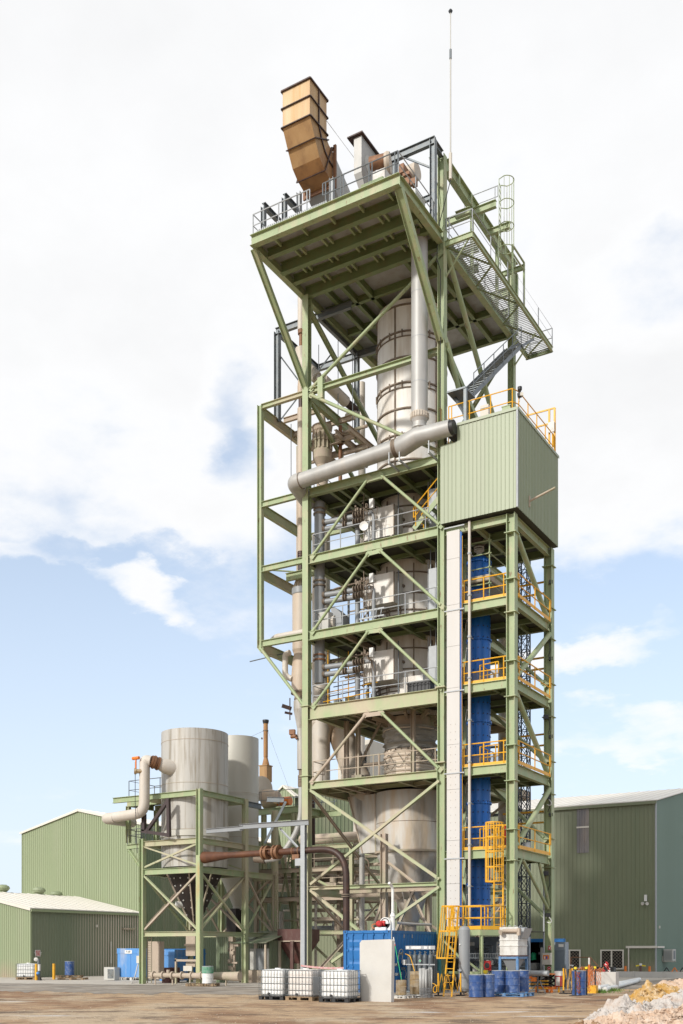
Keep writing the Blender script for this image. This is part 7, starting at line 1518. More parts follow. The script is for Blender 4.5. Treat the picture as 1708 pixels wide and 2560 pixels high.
# brassy drums on steel pallets
for i, (px0, px1, py0, py1, lab) in enumerate(((979, 1006, 2457, 2494, 'short brassy brown drum right beside the concrete slab'), (1014, 1049, 2435, 2492, 'tall brassy brown drum in front of the gas cylinders'))):
    c = gp((px0+px1)/2, py1+2); dd = (c-CAM).dot(FW); r = (px1-px0)/2*dd/FPX; h = (py1-py0)*dd/FPX
    t = thing('steel_drum', lab, 'drum', (0, 0, 0)); mb = MB()
    k = [(r, 0), (r, h*.33-.015), (r+.015, h*.33), (r, h*.33+.015), (r, h*.66-.015), (r+.015, h*.66), (r, h*.66+.015), (r, h), (r-.01, h), (r-.01, h-.1)] if i else [(r, 0), (r, h*.55-.015), (r+.015, h*.55), (r, h*.55+.015), (r, h), (r-.01, h), (r-.01, h-.1)]
    mb.lathe(0, 0, k, 30).lathe(0, 0, [(r-.01, h-.08), (0, h-.08)], 30); mb.build('drum_body', 'brass', t); t.location = (c.x, c.y+.35, .13)
    put(pallet_bm(1.1 if i else .85, .9, .12), 'steel_pallet', 'offwhite', (c.x, c.y+.35, .0), 0, ('pale slatted pallet under the short brassy drum', 'pale slatted pallet under the tall brassy drum')[i], 'pallet')
ss = thing('metal_offcuts', 'bundle of bright curled aluminium strips standing beside the tall brassy drum', 'metal strips', gp(1066, 2496)); c = ss.location; mb = MB(); random.seed(8)
for i, (px, w_, h_) in enumerate(((1051, .1, 1.05), (1057, .09, 1.06), (1063, .12, 1.0), (1069, .14, 1.02), (1075, .1, 1.08), (1078, .06, 1.0))):
    p = gp(px+1.5, 2494); r = w_/2+.02; b0 = len(mb.v)
    for z in (0, h_):
        for k in range(8): t = math.pi*(.9+k*.17)+i; mb.v.append(V((p.x+r*math.cos(t)+(z*.03*(i % 2-.5)), p.y+r*math.sin(t), .1+z)))
    for k in range(7): mb.f.append((b0+k, b0+k+1, b0+9+k, b0+8+k)); mb.sm.append(True)
so_ = mb.build('strips', 'silver', ss); sm_ = so_.modifiers.new('thick', 'SOLIDIFY'); sm_.thickness = .006
cr = MB(); x, y = gp(1068, 2497).x, gp(1068, 2497).y
for z in (.1, .2, .3, .4): cr.bar((x-.22, y-.12, z), (x+.22, y-.12, z), .01, .02)
for k in range(9): cr.bar((x-.22+k*.055, y-.12, .05), (x-.22+k*.055, y-.12, .42), .012, .012, YA)
cr.build('wire_basket', 'galv', ss)
# expanding barriers
def exp_barrier(px0, px1, pyb, h, n, label, folded=False):
    t = thing('expanding_barrier', label, 'barrier', (0, 0, 0)); A = gp(px0, pyb); B = gp(px1, pyb); A.z = B.z = 0
    yb = MB(); bb = MB(); d = (B-A); 
    for k, e in enumerate((A, B)): yb.tube(e+Z*.14, e+Z*h, .035, 8); bb.tube(e+Z*(h-.02), e+Z*(h+.05), .045, 8); bb.tube(e+Z*.02, e+Z*.16, .04, 8); bb.bar(e-V((.16, .1, -.03)), e+V((.16, .1, .03)), .06, .04); bb.bar(e-V((.16, -.1, -.03)), e+V((.16, -.1, .03)), .06, .04)
    for i in range(n):
        a = A+d*i/n; b = A+d*(i+1)/n; yo = V((0, .02, 0))
        z0_, z1_ = .18, h-.05
        (yb if i % 2 == 0 else bb).bar(a+Z*z0_, b+Z*z1_, .012, .05, YA); (bb if i % 2 == 0 else yb).bar(a+yo+Z*z1_, b+yo+Z*z0_, .012, .05, YA)
    yb.build('yellow_slats', 'yellow', t); bb.build('black_slats', 'black', t); MB().tube(B+Z*h, B+Z*(h+.08), .02, 6).bar(B+Z*(h+.1)-XA*.12, B+Z*(h+.1)+XA*.06, .06, .02).build('handle', 'galv', t); return t
exp_barrier(1096, 1152, 2490, .95, 7, 'black and yellow folding barrier standing before the gas cylinders')
# grey receiver tank
c = gp(1161, 2486); rt = thing('receiver_tank', 'upright grey cylindrical air receiver before the low platform', 'tank', c); MB().lathe(c.x, c.y, [(.0, 2.88), (.1, 2.87), (.19, 2.82), (.235, 2.72), (.235, .25), (.2, .14), (.08, .08)], 30).build('tank_shell', 'tankgrey', rt); mb = MB().tube((c.x, c.y, 2.86), (c.x, c.y, 2.96), .03, 8)
for k in range(3): t = 2*math.pi*k/3; mb.bar((c.x+.2*math.cos(t), c.y+.2*math.sin(t), 0), (c.x+.2*math.cos(t), c.y+.2*math.sin(t), .3), .05, .05, YA)
mb.build('legs_and_fitting', 'galvdark', rt); MB().lathe(0, 0, [(0, .04), (.03, .04), (.03, 0)], 12, axis=(-.3, -1, 0), c=(c.x-.08, c.y-.22, 2.1)).build('gauge', 'white', rt)
# blue drums
G_ = 'blue steel drums before the side tower'
p = gp(1183, 2494); drum('bluedrum', 'clean dark blue drum with a yellow box behind, left of the drum pairs', (p.x, p.y+.3, .015), .3, group=G_)
p = gp(1203, 2494); drum('bluedrum', 'scuffed blue drum tucked behind the leftmost clean blue drum', (p.x, p.y+.62, .015), 1.7, group=G_)
p = gp(1238, 2490); drum('bluedrum', 'blue drum on the blue pallet, left of the heavily worn one', (p.x, p.y+.4, .15), 2.2, group=G_)
p = gp(1274, 2491); drum('bluedrum', 'heavily worn whitish blue drum at the middle of the blue pallet', (p.x, p.y+.35, .15), 4.1, group=G_)
p = gp(1284, 2490); drum('bluedrum', 'blue drum at the right rear of the blue pallet behind the hopper leg', (p.x, p.y+.95, .15), 5.1, group=G_)
p = gp(1260, 2492); put(pallet_bm(1.65, 1.2, .14), 'blue_pallet', 'bluev' if False else 'bluefr', (p.x+.02, p.y+.55, .012), .0, 'blue pallet carrying three blue drums', 'pallet')
p = gp(1191, 2485); tag(MB().cb((p.x, p.y+1.0, .88), .16, .16, .12).cb((p.x, p.y+1.0, .1), .1, .1, .78).build('yellow_box', 'yel2'), 'small yellow box on a post behind the clean blue drum', 'box')
# white hopper on a blue stand
wh = thing('bag_hopper', 'grimy white box hopper on a blue stand in front of the side tower', 'hopper', (0, 0, 0)); A = gp(1249, 2487); yh = A.y+.45; xh0 = xat(1249.5, yh); xh1 = xat(1295, yh); zh0 = zat(2388, xh1, yh); zh1 = zat(2317, xh1, yh); yh1 = yat(1318, xh1)
wh.location = (xh0, yh, 0)
MB().box(xh0, xh1, yh, yh1, zh0, zh1).build('hopper_box', 'offwhite', wh); mb = MB()
for z in (zh0+.38, zh0+.62): mb.box(xh0-.02, xh1+.03, yh-.03, yh1+.02, z, z+.035)
mb.build('band', 'offwhite', wh); MB().box(xh0-.03, xh1+.04, yh-.04, yh1+.03, zh0-.05, zh0-.005).build('rust_rim', 'redox', wh)
MB().box(xh1+.004, xh1+.02, yh+.06, yh1-.06, zh0+.68, zh1-.02).build('side_bin', 'galv', wh)
MB().hexa([(xh1+.02, yh+.25, zh0+.7), (xh1+.06, yh+.25, zh0+.7), (xh1+.06, yh1, zh0+.7), (xh1+.02, yh1, zh0+.7), (xh1+.02, yh+.25, zh1-.05), (xh1+.2, yh+.25, zh1-.05), (xh1+.2, yh1+.1, zh1-.05), (xh1+.02, yh1+.1, zh1-.05)]).build('side_chute', 'galv', wh)
xc, yc = (xh0+xh1)/2, (yh+yh1)/2
MB().hexa([(xc-.12, yc-.15, zh0-.75), (xc+.12, yc-.15, zh0-.75), (xc+.12, yc+.1, zh0-.75), (xc-.12, yc+.1, zh0-.75), (xh0+.05, yh+.02, zh0-.06), (xh1-.03, yh+.02, zh0-.06), (xh1-.03, yh1-.05, zh0-.06), (xh0+.05, yh1-.05, zh0-.06)]).build('hopper_cone', 'tankgrey', wh); MB().lathe(0, 0, [(0, .06), (.09, .06), (.09, 0)], 16, axis=(0, -1, -.6), c=(xc-.02, yh+.28, zh0-.38)).build('port', 'black', wh)
c = V((xh0+.22, yh-.1, zh1-.17)); MB().path([c+XA*.62, c, c+V((-.08, -.12, -.05))], .085, 16).lathe(0, 0, [(.085, 0), (.12, 0), (.12, .04), (.0, .04)], 18, axis=(-.5, -.8, -.3), c=c+V((-.08, -.12, -.05))).build('inlet_tube', 'dust_steel', wh)
MB().box(c.x+.6, c.x+.72, yh-.16, yh, zh1-.36, zh1-.06).build('inlet_box', 'dust_steel', wh)
for x in (xh0+.02, xh1-.02):
    for y in (yh-.0, yh1-.0): MB().box(x-.05, x+.05, y-.05, y+.05, 0, zh0-.055).build('leg', 'bluefr', wh)
mb = MB(); 
for (a, b) in (((xh0, yh, zh0-.11), (xh1, yh, zh0-.11)), ((xh1, yh, zh0-.11), (xh1, yh1, zh0-.11)), ((xh0, yh, zh0-.11), (xh0, yh1, zh0-.11)), ((xh1, yh, .62), (xh1, yh1, .62))): mb.bar(a, b, .06, .09)
mb.build('stand_rail', 'bluefr', wh); mb = MB()
for k in range(4): mb.torus((xh0+.15+k*(xh1-xh0-.3)/3, yh+.1+.2*k, zh1+.03), .045, .012, 12, 5, a=XA, b=Z)
mb.build('lifting_eye', 'galv', wh)
# orange scissor lift, pipes and racks behind the hopper
sc_ = thing('scissor_lift', 'orange scissor lift table at the foot of the rear side tower column', 'lift table', (0, 0, 0)); A = gp(1330, 2482); B = gp(1382, 2481); yy = A.y+.4
x0, x1 = xat(1330, yy), xat(1381, yy); sc_.location = (x0, yy, 0); zt = zat(2434, x1, yy)
MB().box(x0+.1, x1, yy, yy+.55, zt-.05, zt).build('table_top', 'orange', sc_); MB().box(x0+.1, x1, yy, yy+.6, .14, .26).build('base_frame', 'orange', sc_); mb = MB(); xm = x0+.45*(x1-x0)
for y in (yy+.05, yy+.5):
    z0_, z1_ = .27, zt-.06; zm_ = (z0_+z1_)/2
    for (a, b) in (((xm, z0_), (x1-.05, zm_)), ((x1-.05, z0_), (xm, zm_)), ((xm, zm_), (x1-.05, z1_)), ((x1-.05, zm_), (xm, z1_))): mb.bar((a[0], y, a[1]), (b[0], y, b[1]), .03, .08)
mb.build('scissor_arms', 'black', sc_); mb = MB()
for x in (x0+.2, x1-.25, x1-.05):
    mb.lathe(0, 0, [(0, -.03), (.07, -.03), (.07, .03), (0, .03)], 14, axis=YA, c=(x, yy+.05, .07))
mb.build('castor', 'orange', sc_)
pr = thing('pipe_rack', 'rack of pipe offcuts and timber behind the white hopper', 'rack', (0, 0, 0)); yr_ = yy-.5; x0, x1 = xat(1300, yr_), xat(1348, yr_); pr.location = (x0, yr_, 0)
MB().path([(x0, yr_, .86), (x1+.45, yr_-.1, .86)], .12, 18).lathe(0, 0, [(.12, 0), (.17, 0), (.17, .05), (.12, .05)], 18, axis=XA, c=(x0+.02, yr_, .86)).build('big_pipe', 'galv', pr)
mb = MB()
for x in (x0+.1, x1-.1): mb.bar((x, yr_+.1, 0), (x, yr_+.1, .75), .05, .05, YA)
mb.bar((x1+.05, yr_-.1, .55), (x1-.3, yr_-.3, .0), .03, .03).bar((x1+.05, yr_-.1, .55), (x1+.4, yr_-.3, .0), .03, .03); mb.build('trestle', 'galvdark', pr); mb = MB()
for z in (.2, .38, .52): mb.bar((x0, yr_+.3, z), (x1+.3, yr_+.3, z), .12, .04)
mb.build('timber', 'yellow', pr); MB().box(x0+.3, x0+.55, yr_-.15, yr_+.05, .62, .72).box(x0+.55, x0+.75, yr_-.1, yr_+.1, .5, .68).build('orange_parts', 'orange', pr)
# dark open container behind
oc = thing('open_workshop', 'dark open container workshop with a blue roof rail behind the white hopper', 'container', (0, 0, 0)); yo = 6.8; x0, x1 = xat(1300, yo), xat(1380, yo); oc.location = (x0, yo, 0); zo = zat(2354, x1, yo)
MB().box(x0, x1, yo+1.9, yo+2.0, 0, zo).box(x0, x0+.1, yo, yo+1.9, 0, zo).box(x1-.1, x1, yo+.1, yo+1.9, 0, zo).box(x0, x1, yo, yo+2, zo, zo+.05).build('body', 'dark', oc); MB().box(x0-.1, xat(1414, yo), yo-.1, yo, zo-.02, zo+.15).build('roof_rail', 'blue', oc); mb = MB(); random.seed(14)
for k in range(16): z = .2+random.random()*1.8; mb.cb((x0+.3+random.random()*1.5, yo+.6+random.random()*.8, z), .15+random.random()*.4, .3, .1+random.random()*.35)
mb.build('stored_goods', 'galvdark', oc); MB().box(xat(1352, yo-.1), xat(1360, yo-.1), yo-.15, yo-.1, .1, zo-.3).build('switchboard', 'acgrey', oc)
MB().lathe(xat(1334, yo+.6), yo+.6, [(0, 1.75), (.14, 1.7), (.14, 1.35), (.0, 1.35)], 14).build('green_bottle', 'gdot', oc); MB().box(xat(1325, yo+.5), xat(1341, yo+.5), yo+.5, yo+1, .05, 1.2).build('white_stack', 'acgrey', oc)
gp_ = thing('louvre_cabinet', 'tall blue grey louvred cabinet right of the rear column', 'cabinet', (0, 0, 0)); yc = 5.9; x0, x1 = xat(1384, yc), xat(1416, yc); gp_.location = (x0, yc, 0); z0_, z1_ = zat(2448, x0, yc), zat(2355.5, x0, yc); MB().box(x0, x1, yc, yc+.35, z0_, z1_).build('cabinet_body', 'bluegrey', gp_); mb = MB()
n_ = 38
for i in range(n_): z = z0_+.1+(z1_-z0_-.45)*i/n_; mb.hexa([(x0+.08, yc-.02, z), (x1-.06, yc-.02, z), (x1-.06, yc, z), (x0+.08, yc, z), (x0+.08, yc-.004, z+.025), (x1-.06, yc-.004, z+.025), (x1-.06, yc, z+.025), (x0+.08, yc, z+.025)])
mb.build('louvres', 'bluegrey', gp_); MB().box(x1-.4, x1-.14, yc-.012, yc-.002, z1_-.24, z1_-.1).build('badge', 'white', gp_); MB().box(x0+.1, x1-.1, yc+.05, yc+.3, 0, z0_).build('plinth', 'dark', gp_)
# alarm box, signs and lamps on the rear column D
ab = thing('alarm_box', 'cream fire alarm box with a red window on the rear column', 'alarm box', (0, DY, 0)); yd = DY-.25; x0, x1 = xat(1358, yd), xat(1379, yd); z0_, z1_ = zat(2411.5, x0, yd), zat(2382, x0, yd); ab.location = (x0, yd, z0_)
MB().box(x0, x1, yd-.14, yd+.05, z0_, z1_).build('box_body', 'cream', ab); MB().box(x0+.05, x1-.08, yd-.146, yd-.141, z0_+.26, z1_-.11).build('window', 'orange', ab); MB().box(x0+.2, x0+.27, yd-.152, yd-.147, z0_+.28, z1_-.17).build('bottle', 'bluev', ab); MB().box(x0+.1, x0+.16, yd-.152, yd-.147, z0_+.28, z1_-.17).build('bottle', 'white', ab)
for px, py, lab, kind in ((1374, 2370, 'small red fire extinguisher location sign on the rear column', 'r'), (1373, 2421, 'round red fire sign low on the rear column', 'c')):
    yd2 = DY-.21; x = xat(px, yd2); z = zat(py, x, yd2); s_ = thing('fire_sign', lab, 'sign', (x, yd2, z))
    if kind == 'r':
        MB().box(x-.075, x+.075, yd2-.012, yd2, z-.11, z+.11).build('plate', 'white', s_); MB().box(x-.065, x+.065, yd2-.016, yd2-.013, z-.1, z+.1).build('red_field', 'red', s_); MB().box(x-.022, x+.022, yd2-.02, yd2-.017, z-.06, z+.05).cb((x, yd2-.0185, z+.052), .02, .003, .02).build('extinguisher_symbol', 'white', s_)
    else:
        MB().lathe(0, 0, [(.1, 0), (.1, .01), (0, .01)], 20, axis=(0, -1, 0), c=(x, yd2, z)).build('plate', 'white', s_); MB().lathe(0, 0, [(.088, 0), (.088, .014), (0, .014)], 20, axis=(0, -1, 0), c=(x, yd2, z)).build('red_field', 'red', s_); MB().prism([(x-.035, yd2-.016, z-.03), (x+.035, yd2-.016, z-.03), (x, yd2-.016, z+.04)], (0, -.003, 0)).build('symbol', 'white', s_)
for py, lab in ((2287, 'black floodlight half way up the rear side tower column'), (1993, 'black floodlight on the rear side tower column below the third floor')):
    yd2 = DY-.3; x = xat(1370, yd2); z = zat(py, x, yd2); s_ = thing('floodlight', lab, 'lamp', (x, yd2, z)); MB().cb((x, yd2, z-.1), .22, .16, .18, .6).build('lamp_head', 'black', s_); MB().path(rnd([(x+.05, yd2, z-.1), (x+.2, yd2, z-.3), (x+.12, yd2, z-.42), (x-.05, yd2, z-.36)], .15), .022, 6).build('cable', 'white', s_)
xq = xat(1360, DY-.3); tag(MB().path([(xq, DY-.3, .05), (xq, DY-.3, zat(2210, xq, DY))], .045, 10).build('conduit', 'galv'), 'slim grey conduit beside the rear side tower column', 'pipe')
# red extinguisher box, bin, drum, posts and mesh at the right
eb = thing('spill_box', 'white and red wall box on a yellow post right of the rear column', 'box', (0, 0, 0)); A = gp(1399, 2482); yy = A.y+.2; x0, x1 = xat(1388, yy), xat(1401, yy); eb.location = (x0, yy, 0)
z0_, z1_ = zat(2466, x0, yy), zat(2430, x0, yy); MB().box(x0, x1, yy, yy+.3, z0_, z1_).build('box_body', 'red', eb); MB().box(x0-.02, x1+.02, yy-.03, yy+.32, z1_-.16, z1_+.04).build('lid', 'white', eb); MB().box(x0+.03, x1-.02, yy-.012, yy-.002, z0_+.03, z0_+.42).build('label', 'offwhite', eb); MB().bar(((x0+x1)/2, yy+.15, 0), ((x0+x1)/2, yy+.15, z0_), .08, .08, YA).build('post', 'yellow', eb)
exp_barrier(1409, 1431, 2485, 1.12, 4, 'black and yellow barrier folded shut beside the blue drum')
p = gp(1440, 2489); d_ = drum('bluedrum', 'tall pale blue drum among the black posts at the right', (p.x, p.y+.4, .012), .9, 1.0); 
bp_ = thing('bollard_post', 'x', 'bollard', (0, 0, 0), 'black posts with yellow caps round the orange mesh'); MB().tube((0, 0, .02), (0, 0, 1.4), .04, 12).box(-.2, .2, -.2, .2, 0, .03).build('post_tube', 'black', bp_); MB().lathe(0, 0, [(.05, 1.38), (.06, 1.4), (.06, 1.5), (.0, 1.51)], 12).build('yellow_cap', 'yel2', bp_)
posts = [(1439, 2489.5), (1466.5, 2488), (1488, 2479.5)]; labs = ('black post with a yellow cap, before the pale blue drum', 'black post with a yellow cap, before the orange sack', 'black post with a yellow cap, right of the orange sack')
PP = []
for i, (px, py) in enumerate(posts):
    q = gp(px, py); PP.append(q); o = bp_ if i == 0 else dup(bp_, q); o.location = q; o['label'] = labs[i]
    hgt = zat((2419.5, 2419, 2418)[i], q.x, q.y); o.scale = (1, 1, hgt/1.46)
q4 = gp(1509, 2470); PP.append(q4); bp4 = thing('bollard_post', 'plain black post wrapped in red and white tape beside the low wall', 'bollard', q4); MB().tube(q4, q4+Z*zat(2415, q4.x, q4.y), .04, 10).build('post_tube', 'black', bp4)
mb = MB(); random.seed(2)
for k in range(10): z = .75+k*.06; a = q4+V((random.random()*.3-.05, -.06, z)); b = a+V((.12, 0, -.1)); mb.bar(a, b, .01, .07)
mb.build('tape', 'red', bp4); mb = MB()
for k in range(9): z = .4+k*.1; a = q4+V((random.random()*.3-.05, -.05, z)); b = a+V((.1, 0, -.08)); mb.bar(a, b, .01, .07)
mb.build('tape', 'white', bp4)
mn = thing('barrier_mesh', 'sagging orange plastic mesh fence strung between the black posts', 'mesh fence', PP[1]); mb = MB()
def net(a, b, z0_, z1_, n, m_):
    G = [[a+(b-a)*i/n+Z*(z0_+(z1_-z0_)*j/m_+.04*math.sin(i*1.3+j))+V((0, .06*math.sin(i*.9+j*.7), 0)) for j in range(m_+1)] for i in range(n+1)]
    for i in range(n):
        for j in range(m_):
            mb.bar(G[i][j], G[i+1][j+1], .008, .013, YA) if (i+j) % 2 else mb.bar(G[i+1][j], G[i][j+1], .008, .013, YA); 
            if j == m_-1: mb.bar(G[i][m_], G[i+1][m_], .01, .03, YA)
            if i % 2 == 0: mb.bar(G[i][j], G[i][j+1], .008, .012, YA)
bk_ = [gp(1445, 2474), gp(1478, 2470)]
net(PP[0], PP[1], .1, .95, 11, 7); net(PP[1], PP[2], .1, 1.0, 10, 7); net(PP[2], q4, .1, 1.0, 10, 7); net(gp(1440, 2478), gp(1485, 2470), .15, 1.05, 15, 8)
mb.build('netting', 'orange', mn)
tb = MB(); a = PP[0]+Z*.9; b = PP[1]+Z*.45
for k in range(8): tb.bar(a+(b-a)*(k/8), a+(b-a)*((k+.55)/8), .008, .06)
tb.build('tape', 'red', mn)
p = gp(1473, 2484); tag(MB().cb((p.x, p.y+.5, .0), .38, .3, .34).build('yellow_bin', 'yellow'), 'low bright yellow sack behind the black posts', 'sack')
yb_ = MB(); p = gp(1462, 2466); yb_.lathe(p.x, p.y, [(0, 1.02), (.1, 1.0), (.12, .95), (.12, 0)], 16); tag(yb_.build('yellow_bollard', 'yellow'), 'thick yellow bollard behind the orange mesh', 'bollard')
p = gp(1473, 2477); hy = thing('standpipe', 'thin orange standpipe wrapped in tape above the orange mesh', 'pipe', p); MB().tube(p, p+Z*1.25, .035, 8).build('pipe', 'orange', hy); MB().lathe(p.x, p.y, [(.035, 1.2), (.045, 1.22), (.045, 1.5), (0, 1.52)], 10).build('tape_wrap', 'offwhite', hy)
fr2 = MB(); a = at(1427, 2393, Y=16); b = at(1476, 2393, Y=16); 
zf_ = a.z; fr2.tube((a.x, 16, 0), (a.x, 16, zf_), .04, 6).tube((b.x, 16, 0), (b.x, 16, zf_), .04, 6).tube((a.x, 16, zf_), (b.x, 16, zf_), .03, 6).tube((b.x, 16, zf_), (b.x+.9, 16, zf_-1.0), .03, 6)
tag(fr2.build('rusty_hoop', 'copper'), 'thin rusty pipe frame in front of the left window', 'frame')
cbk = MB(); p = gp(1499, 2474); cbk.box(p.x-.5, p.x+.6, p.y+.6, p.y+1.1, 0, .82); tag(cbk.build('concrete_block', 'conc'), 'square concrete block behind the mesh at the end of the low wall', 'concrete block')
cbb = MB(); p = gp(1505, 2466); cbb.box(p.x-.7, p.x+.35, p.y+.9, p.y+1.3, .35, .98); tag(cbb.build('black_bin', 'black'), 'black bin behind the concrete block', 'bin')
# small stakes and ornaments on the low wall
for px, m, h_, lab in ((1564, 'orange', .35, 'short orange stake on the low wall left of the downpipe'), (1624, 'orange', .35, 'short orange stake on the low wall near the shed corner'), (1602, 'redox', .4, 'dark red stub post under the yellow winged fitting')):
    q = V((xat(px, ky+.1), ky+.1, .43)); tag(MB().tube(q, q+Z*h_, .08, 10).build('stake', m), lab, 'stake')
q = V((xat(1602, ky+.1), ky+.1, .85)); wf = thing('yellow_fitting', 'small yellow winged fitting above the low wall', 'fitting', q); MB().bar(q, q+V((-.32, 0, -.15+.1)), .04, .08).bar(q, q+V((.32, 0, -.05)), .04, .08).build('wings', 'yel2', wf); MB().cb(q-Z*.02, .16, .1, .14).build('head', 'white', wf)
for i, px in enumerate((1660, 1680, 1700)):
    q = V((xat(px, ky+.1), ky+.1, .43)); tag(MB().bar(q, q+V((.18, 0, .28)), .05, .06).bar(q+V((.36, 0, 0)), q+V((.18, 0, .28)), .05, .06).build('folding_stand', 'orange' if i == 1 else 'black'), ('black folded stand on the low wall, left of the orange one', 'orange folded stand on the low wall', 'black folded stand at the right edge of the low wall')[i], 'stand')
# white pipes on the ground, grass tuft
for i, (a, b, r) in enumerate((((1497, 2478.5), (1598, 2455.5), .13), ((1512, 2480.5), (1592, 2458.5), .11))):
    A = gp(*a)+Z*(r+.01); B = gp(*b)+Z*(r+.15); B.z = r+.02; tag(MB().path([A, B], r, 18).build('plastic_pipe', 'white'), ('long white plastic pipe lying on the ground, rear one', 'long white plastic pipe lying on the ground, front one')[i], 'pipe', 'white pipes lying before the low wall')
gt_ = MB(); random.seed(6)
for (px, py, n_) in ((1488, 2482, 260), (1525, 2478, 120)):
    c = gp(px, py)
    for k in range(n_): p = c+V((random.gauss(0, .32), random.gauss(0, .2), 0)); d = V((random.gauss(0, .06), random.gauss(0, .06), .12+random.random()*.1)); s_ = V((.012, .006, 0)); gt_.face([p-s_, p+s_, p+d])
o = gt_.build('grass', mat('weed_green', (.08, .17, .02), (.14, .2, .04), .6, 8)); o['kind'] = 'stuff'; o['label'] = 'green weed tufts beside the white pipes'; o['category'] = 'grass'
# ------------------------------------------------------------------ left yard
c = gp(91, 2451); 
bo = thing('yellow_bollard', 'yellow bollard between the lone tank and the hydrant', 'bollard', (0, 0, 0), 'yellow bollards by the low shed'); MB().lathe(0, 0, [(0, 1.02), (.09, 1.02), (.09, 0)], 18).build('bollard_tube', 'yellow', bo); bo.location = c
c = gp(135, 2449.5); dup(bo, c, 0, 'yellow bollard left of the blue drum on the pallets', bo['group'])
c = gp(158, 2450); drum('bluedrum', 'blue drum standing on timber pallets before the low shed', (c.x, c.y+.55, .29), 1.2)
put(pallet_bm(1.5, 1.1), 'timber_pallet', 'wood', (c.x, c.y+.55, .145), .55, 'upper timber pallet under the blue drum', 'pallet'); put(pallet_bm(1.6, 1.2), 'timber_pallet', 'wood', (c.x+.35, c.y+.5, .005), .5, 'lower timber pallet of the two under the blue drum', 'pallet')
# sign on the low shed
XS = LX1+.09; y0, y1 = yat(88.8, XS), yat(101.4, XS); zb, zt_ = zat(2391, XS, y0), zat(2375, XS, y0); sg = thing('red_sign', 'red sign with four lines of white lettering on the low shed wall', 'sign', (XS, y0, zb))
MB().box(XS-.04, XS, y0, y1, zb, zt_).build('sign_plate', 'white', sg); MB().box(XS+.001, XS+.006, y0+.04, y1-.04, zb+.03, zt_-.03).build('red_field', 'red', sg)
for i, s_ in enumerate(('FIRE', 'HYDRANT', 'FIRE USE', 'ONLY')): text(s_, .12, (XS+.012, (y0+y1)/2, zt_-.085-i*.098), (0, 1, 0), 'lettering', 'white', sg, squash=1.35 if i in (0, 3) else 1.25)
hy = thing('fire_hydrant', 'grey and white hydrant standpipe with a blue cap by the low shed', 'hydrant', gp(97, 2452)); c = gp(97, 2451.5)
MB().path([(c.x, c.y, 0), (c.x, c.y, 1.15)], .06, 12).path([(c.x, c.y, 1.0), (c.x-.02, c.y-.0, 1.3)], .09, 12).build('riser', 'galvdark', hy); MB().lathe(0, 0, [(0, -.1), (.12, -.06), (.12, .06), (0, .1)], 14, axis=(.6, -1, 0), c=(c.x-.12, c.y-.1, 1.30)).path([(c.x+.05, c.y, .6), (c.x+.05, c.y, 1.0)], .09, 12).build('valve_body', 'offwhite', hy); MB().lathe(c.x, c.y-.05, [(0, .55), (.1, .52), (.1, .4), (0, .38)], 14).build('blue_cap', 'bluecab', hy); MB().bar((c.x-.1, c.y-.05, .4), (c.x+.28, c.y-.05, 0), .08, .1).cb((c.x+.2, c.y-.12, 0), .22, .1, .2).build('hose_end', 'black', hy)
cpx = yat(279, XS); pp_ = MB().path([(XS+.06, yat(276.5, XS), .9), (XS+.06, yat(276.5, XS), zat(2354, XS, yat(276, XS)))], .05, 10); tag(pp_.build('downpipe', 'trim'), 'thin cream pipe on the low shed wall above the air conditioner', 'pipe')
p = at(242, 2318, X=XS); tag(MB().cb(p, .1, .14, .18).build('wall_light', 'trim'), 'tiny cream light fitting high on the low shed wall', 'light')
p = at(318, 2322, X=XS); MB_ = MB().box(XS, XS+.18, p.y-.5, p.y+.7, p.z-.06, p.z+.06); tag(MB_.build('wall_bracket', 'dust_steel'), 'dusty horizontal bracket on the low shed wall', 'bracket')
a2 = thing('air_conditioner', 'floor standing air conditioner with a round fan by the low shed', 'air conditioner', gp(274, 2451)); c = gp(274, 2451.5); 
MB().cb((c.x, c.y+.2, .04), 1.0, .4, .78, -.15).build('casing', 'acgrey', a2); MB().cb((c.x+.12, c.y-.03, .14), .56, .03, .56, -.15).build('fan_grille', 'galvdark', a2)
mb = MB(); 
for k in range(8): mb.torus((c.x+.12, c.y-.055, .42), .05+.03*k, .004, 20, 4, a=V((math.cos(-.15), math.sin(-.15), 0)), b=Z)
mb.build('fan_guard', 'acgrey', a2)
# blue cabinet
bc_ = thing('blue_cabinet', 'faded blue steel cabinet with a white label by the silo frame', 'cabinet', gp(325, 2452)); yy = gp(325, 2452).y+.1; x0 = xat(294, yy); x1 = xat(353, yy)+.25; z0_ = .22; z1_ = zat(2371, x0, yy)
MB().box(x0, x1, yy, yy+1.4, z0_, z1_-.32).build('cabinet_body', 'bluecab', bc_); MB().box(x0-.02, x1+.02, yy-.03, yy+1.43, z1_-.32, z1_).build('cabinet_top', 'bluecab', bc_); MB().box((x0+x1)/2-.01, (x0+x1)/2+.015, yy-.006, yy+.01, z0_+.02, z1_-.34).build('door_gap', 'bluev', bc_)
lx0 = xat(313.5, yy); lx1 = xat(331, yy); MB().box(lx0, lx1, yy-.045, yy-.032, z1_-.32, z1_-.11).build('label_plate', 'white', bc_); text('A pilli', .17, ((lx0+lx1)/2, yy-.05, z1_-.2), (1, 0, 0), 'lettering', 'galvdark', bc_, squash=.9)
MB().path([at(345, 2410, Y=yy-.4), at(338, 2440, Y=yy-.6), gp(328, 2460)], .03, 8).cb(at(348, 2408, Y=yy-.1), .35, .1, .45).build('white_hose', 'cream', bc_); put(pallet_bm(1.7, 1.2, .2), 'timber_pallet', 'offwhite', ((x0+x1)/2, yy+.6, .01), 0, 'pale pallet under the faded blue cabinet', 'pallet')
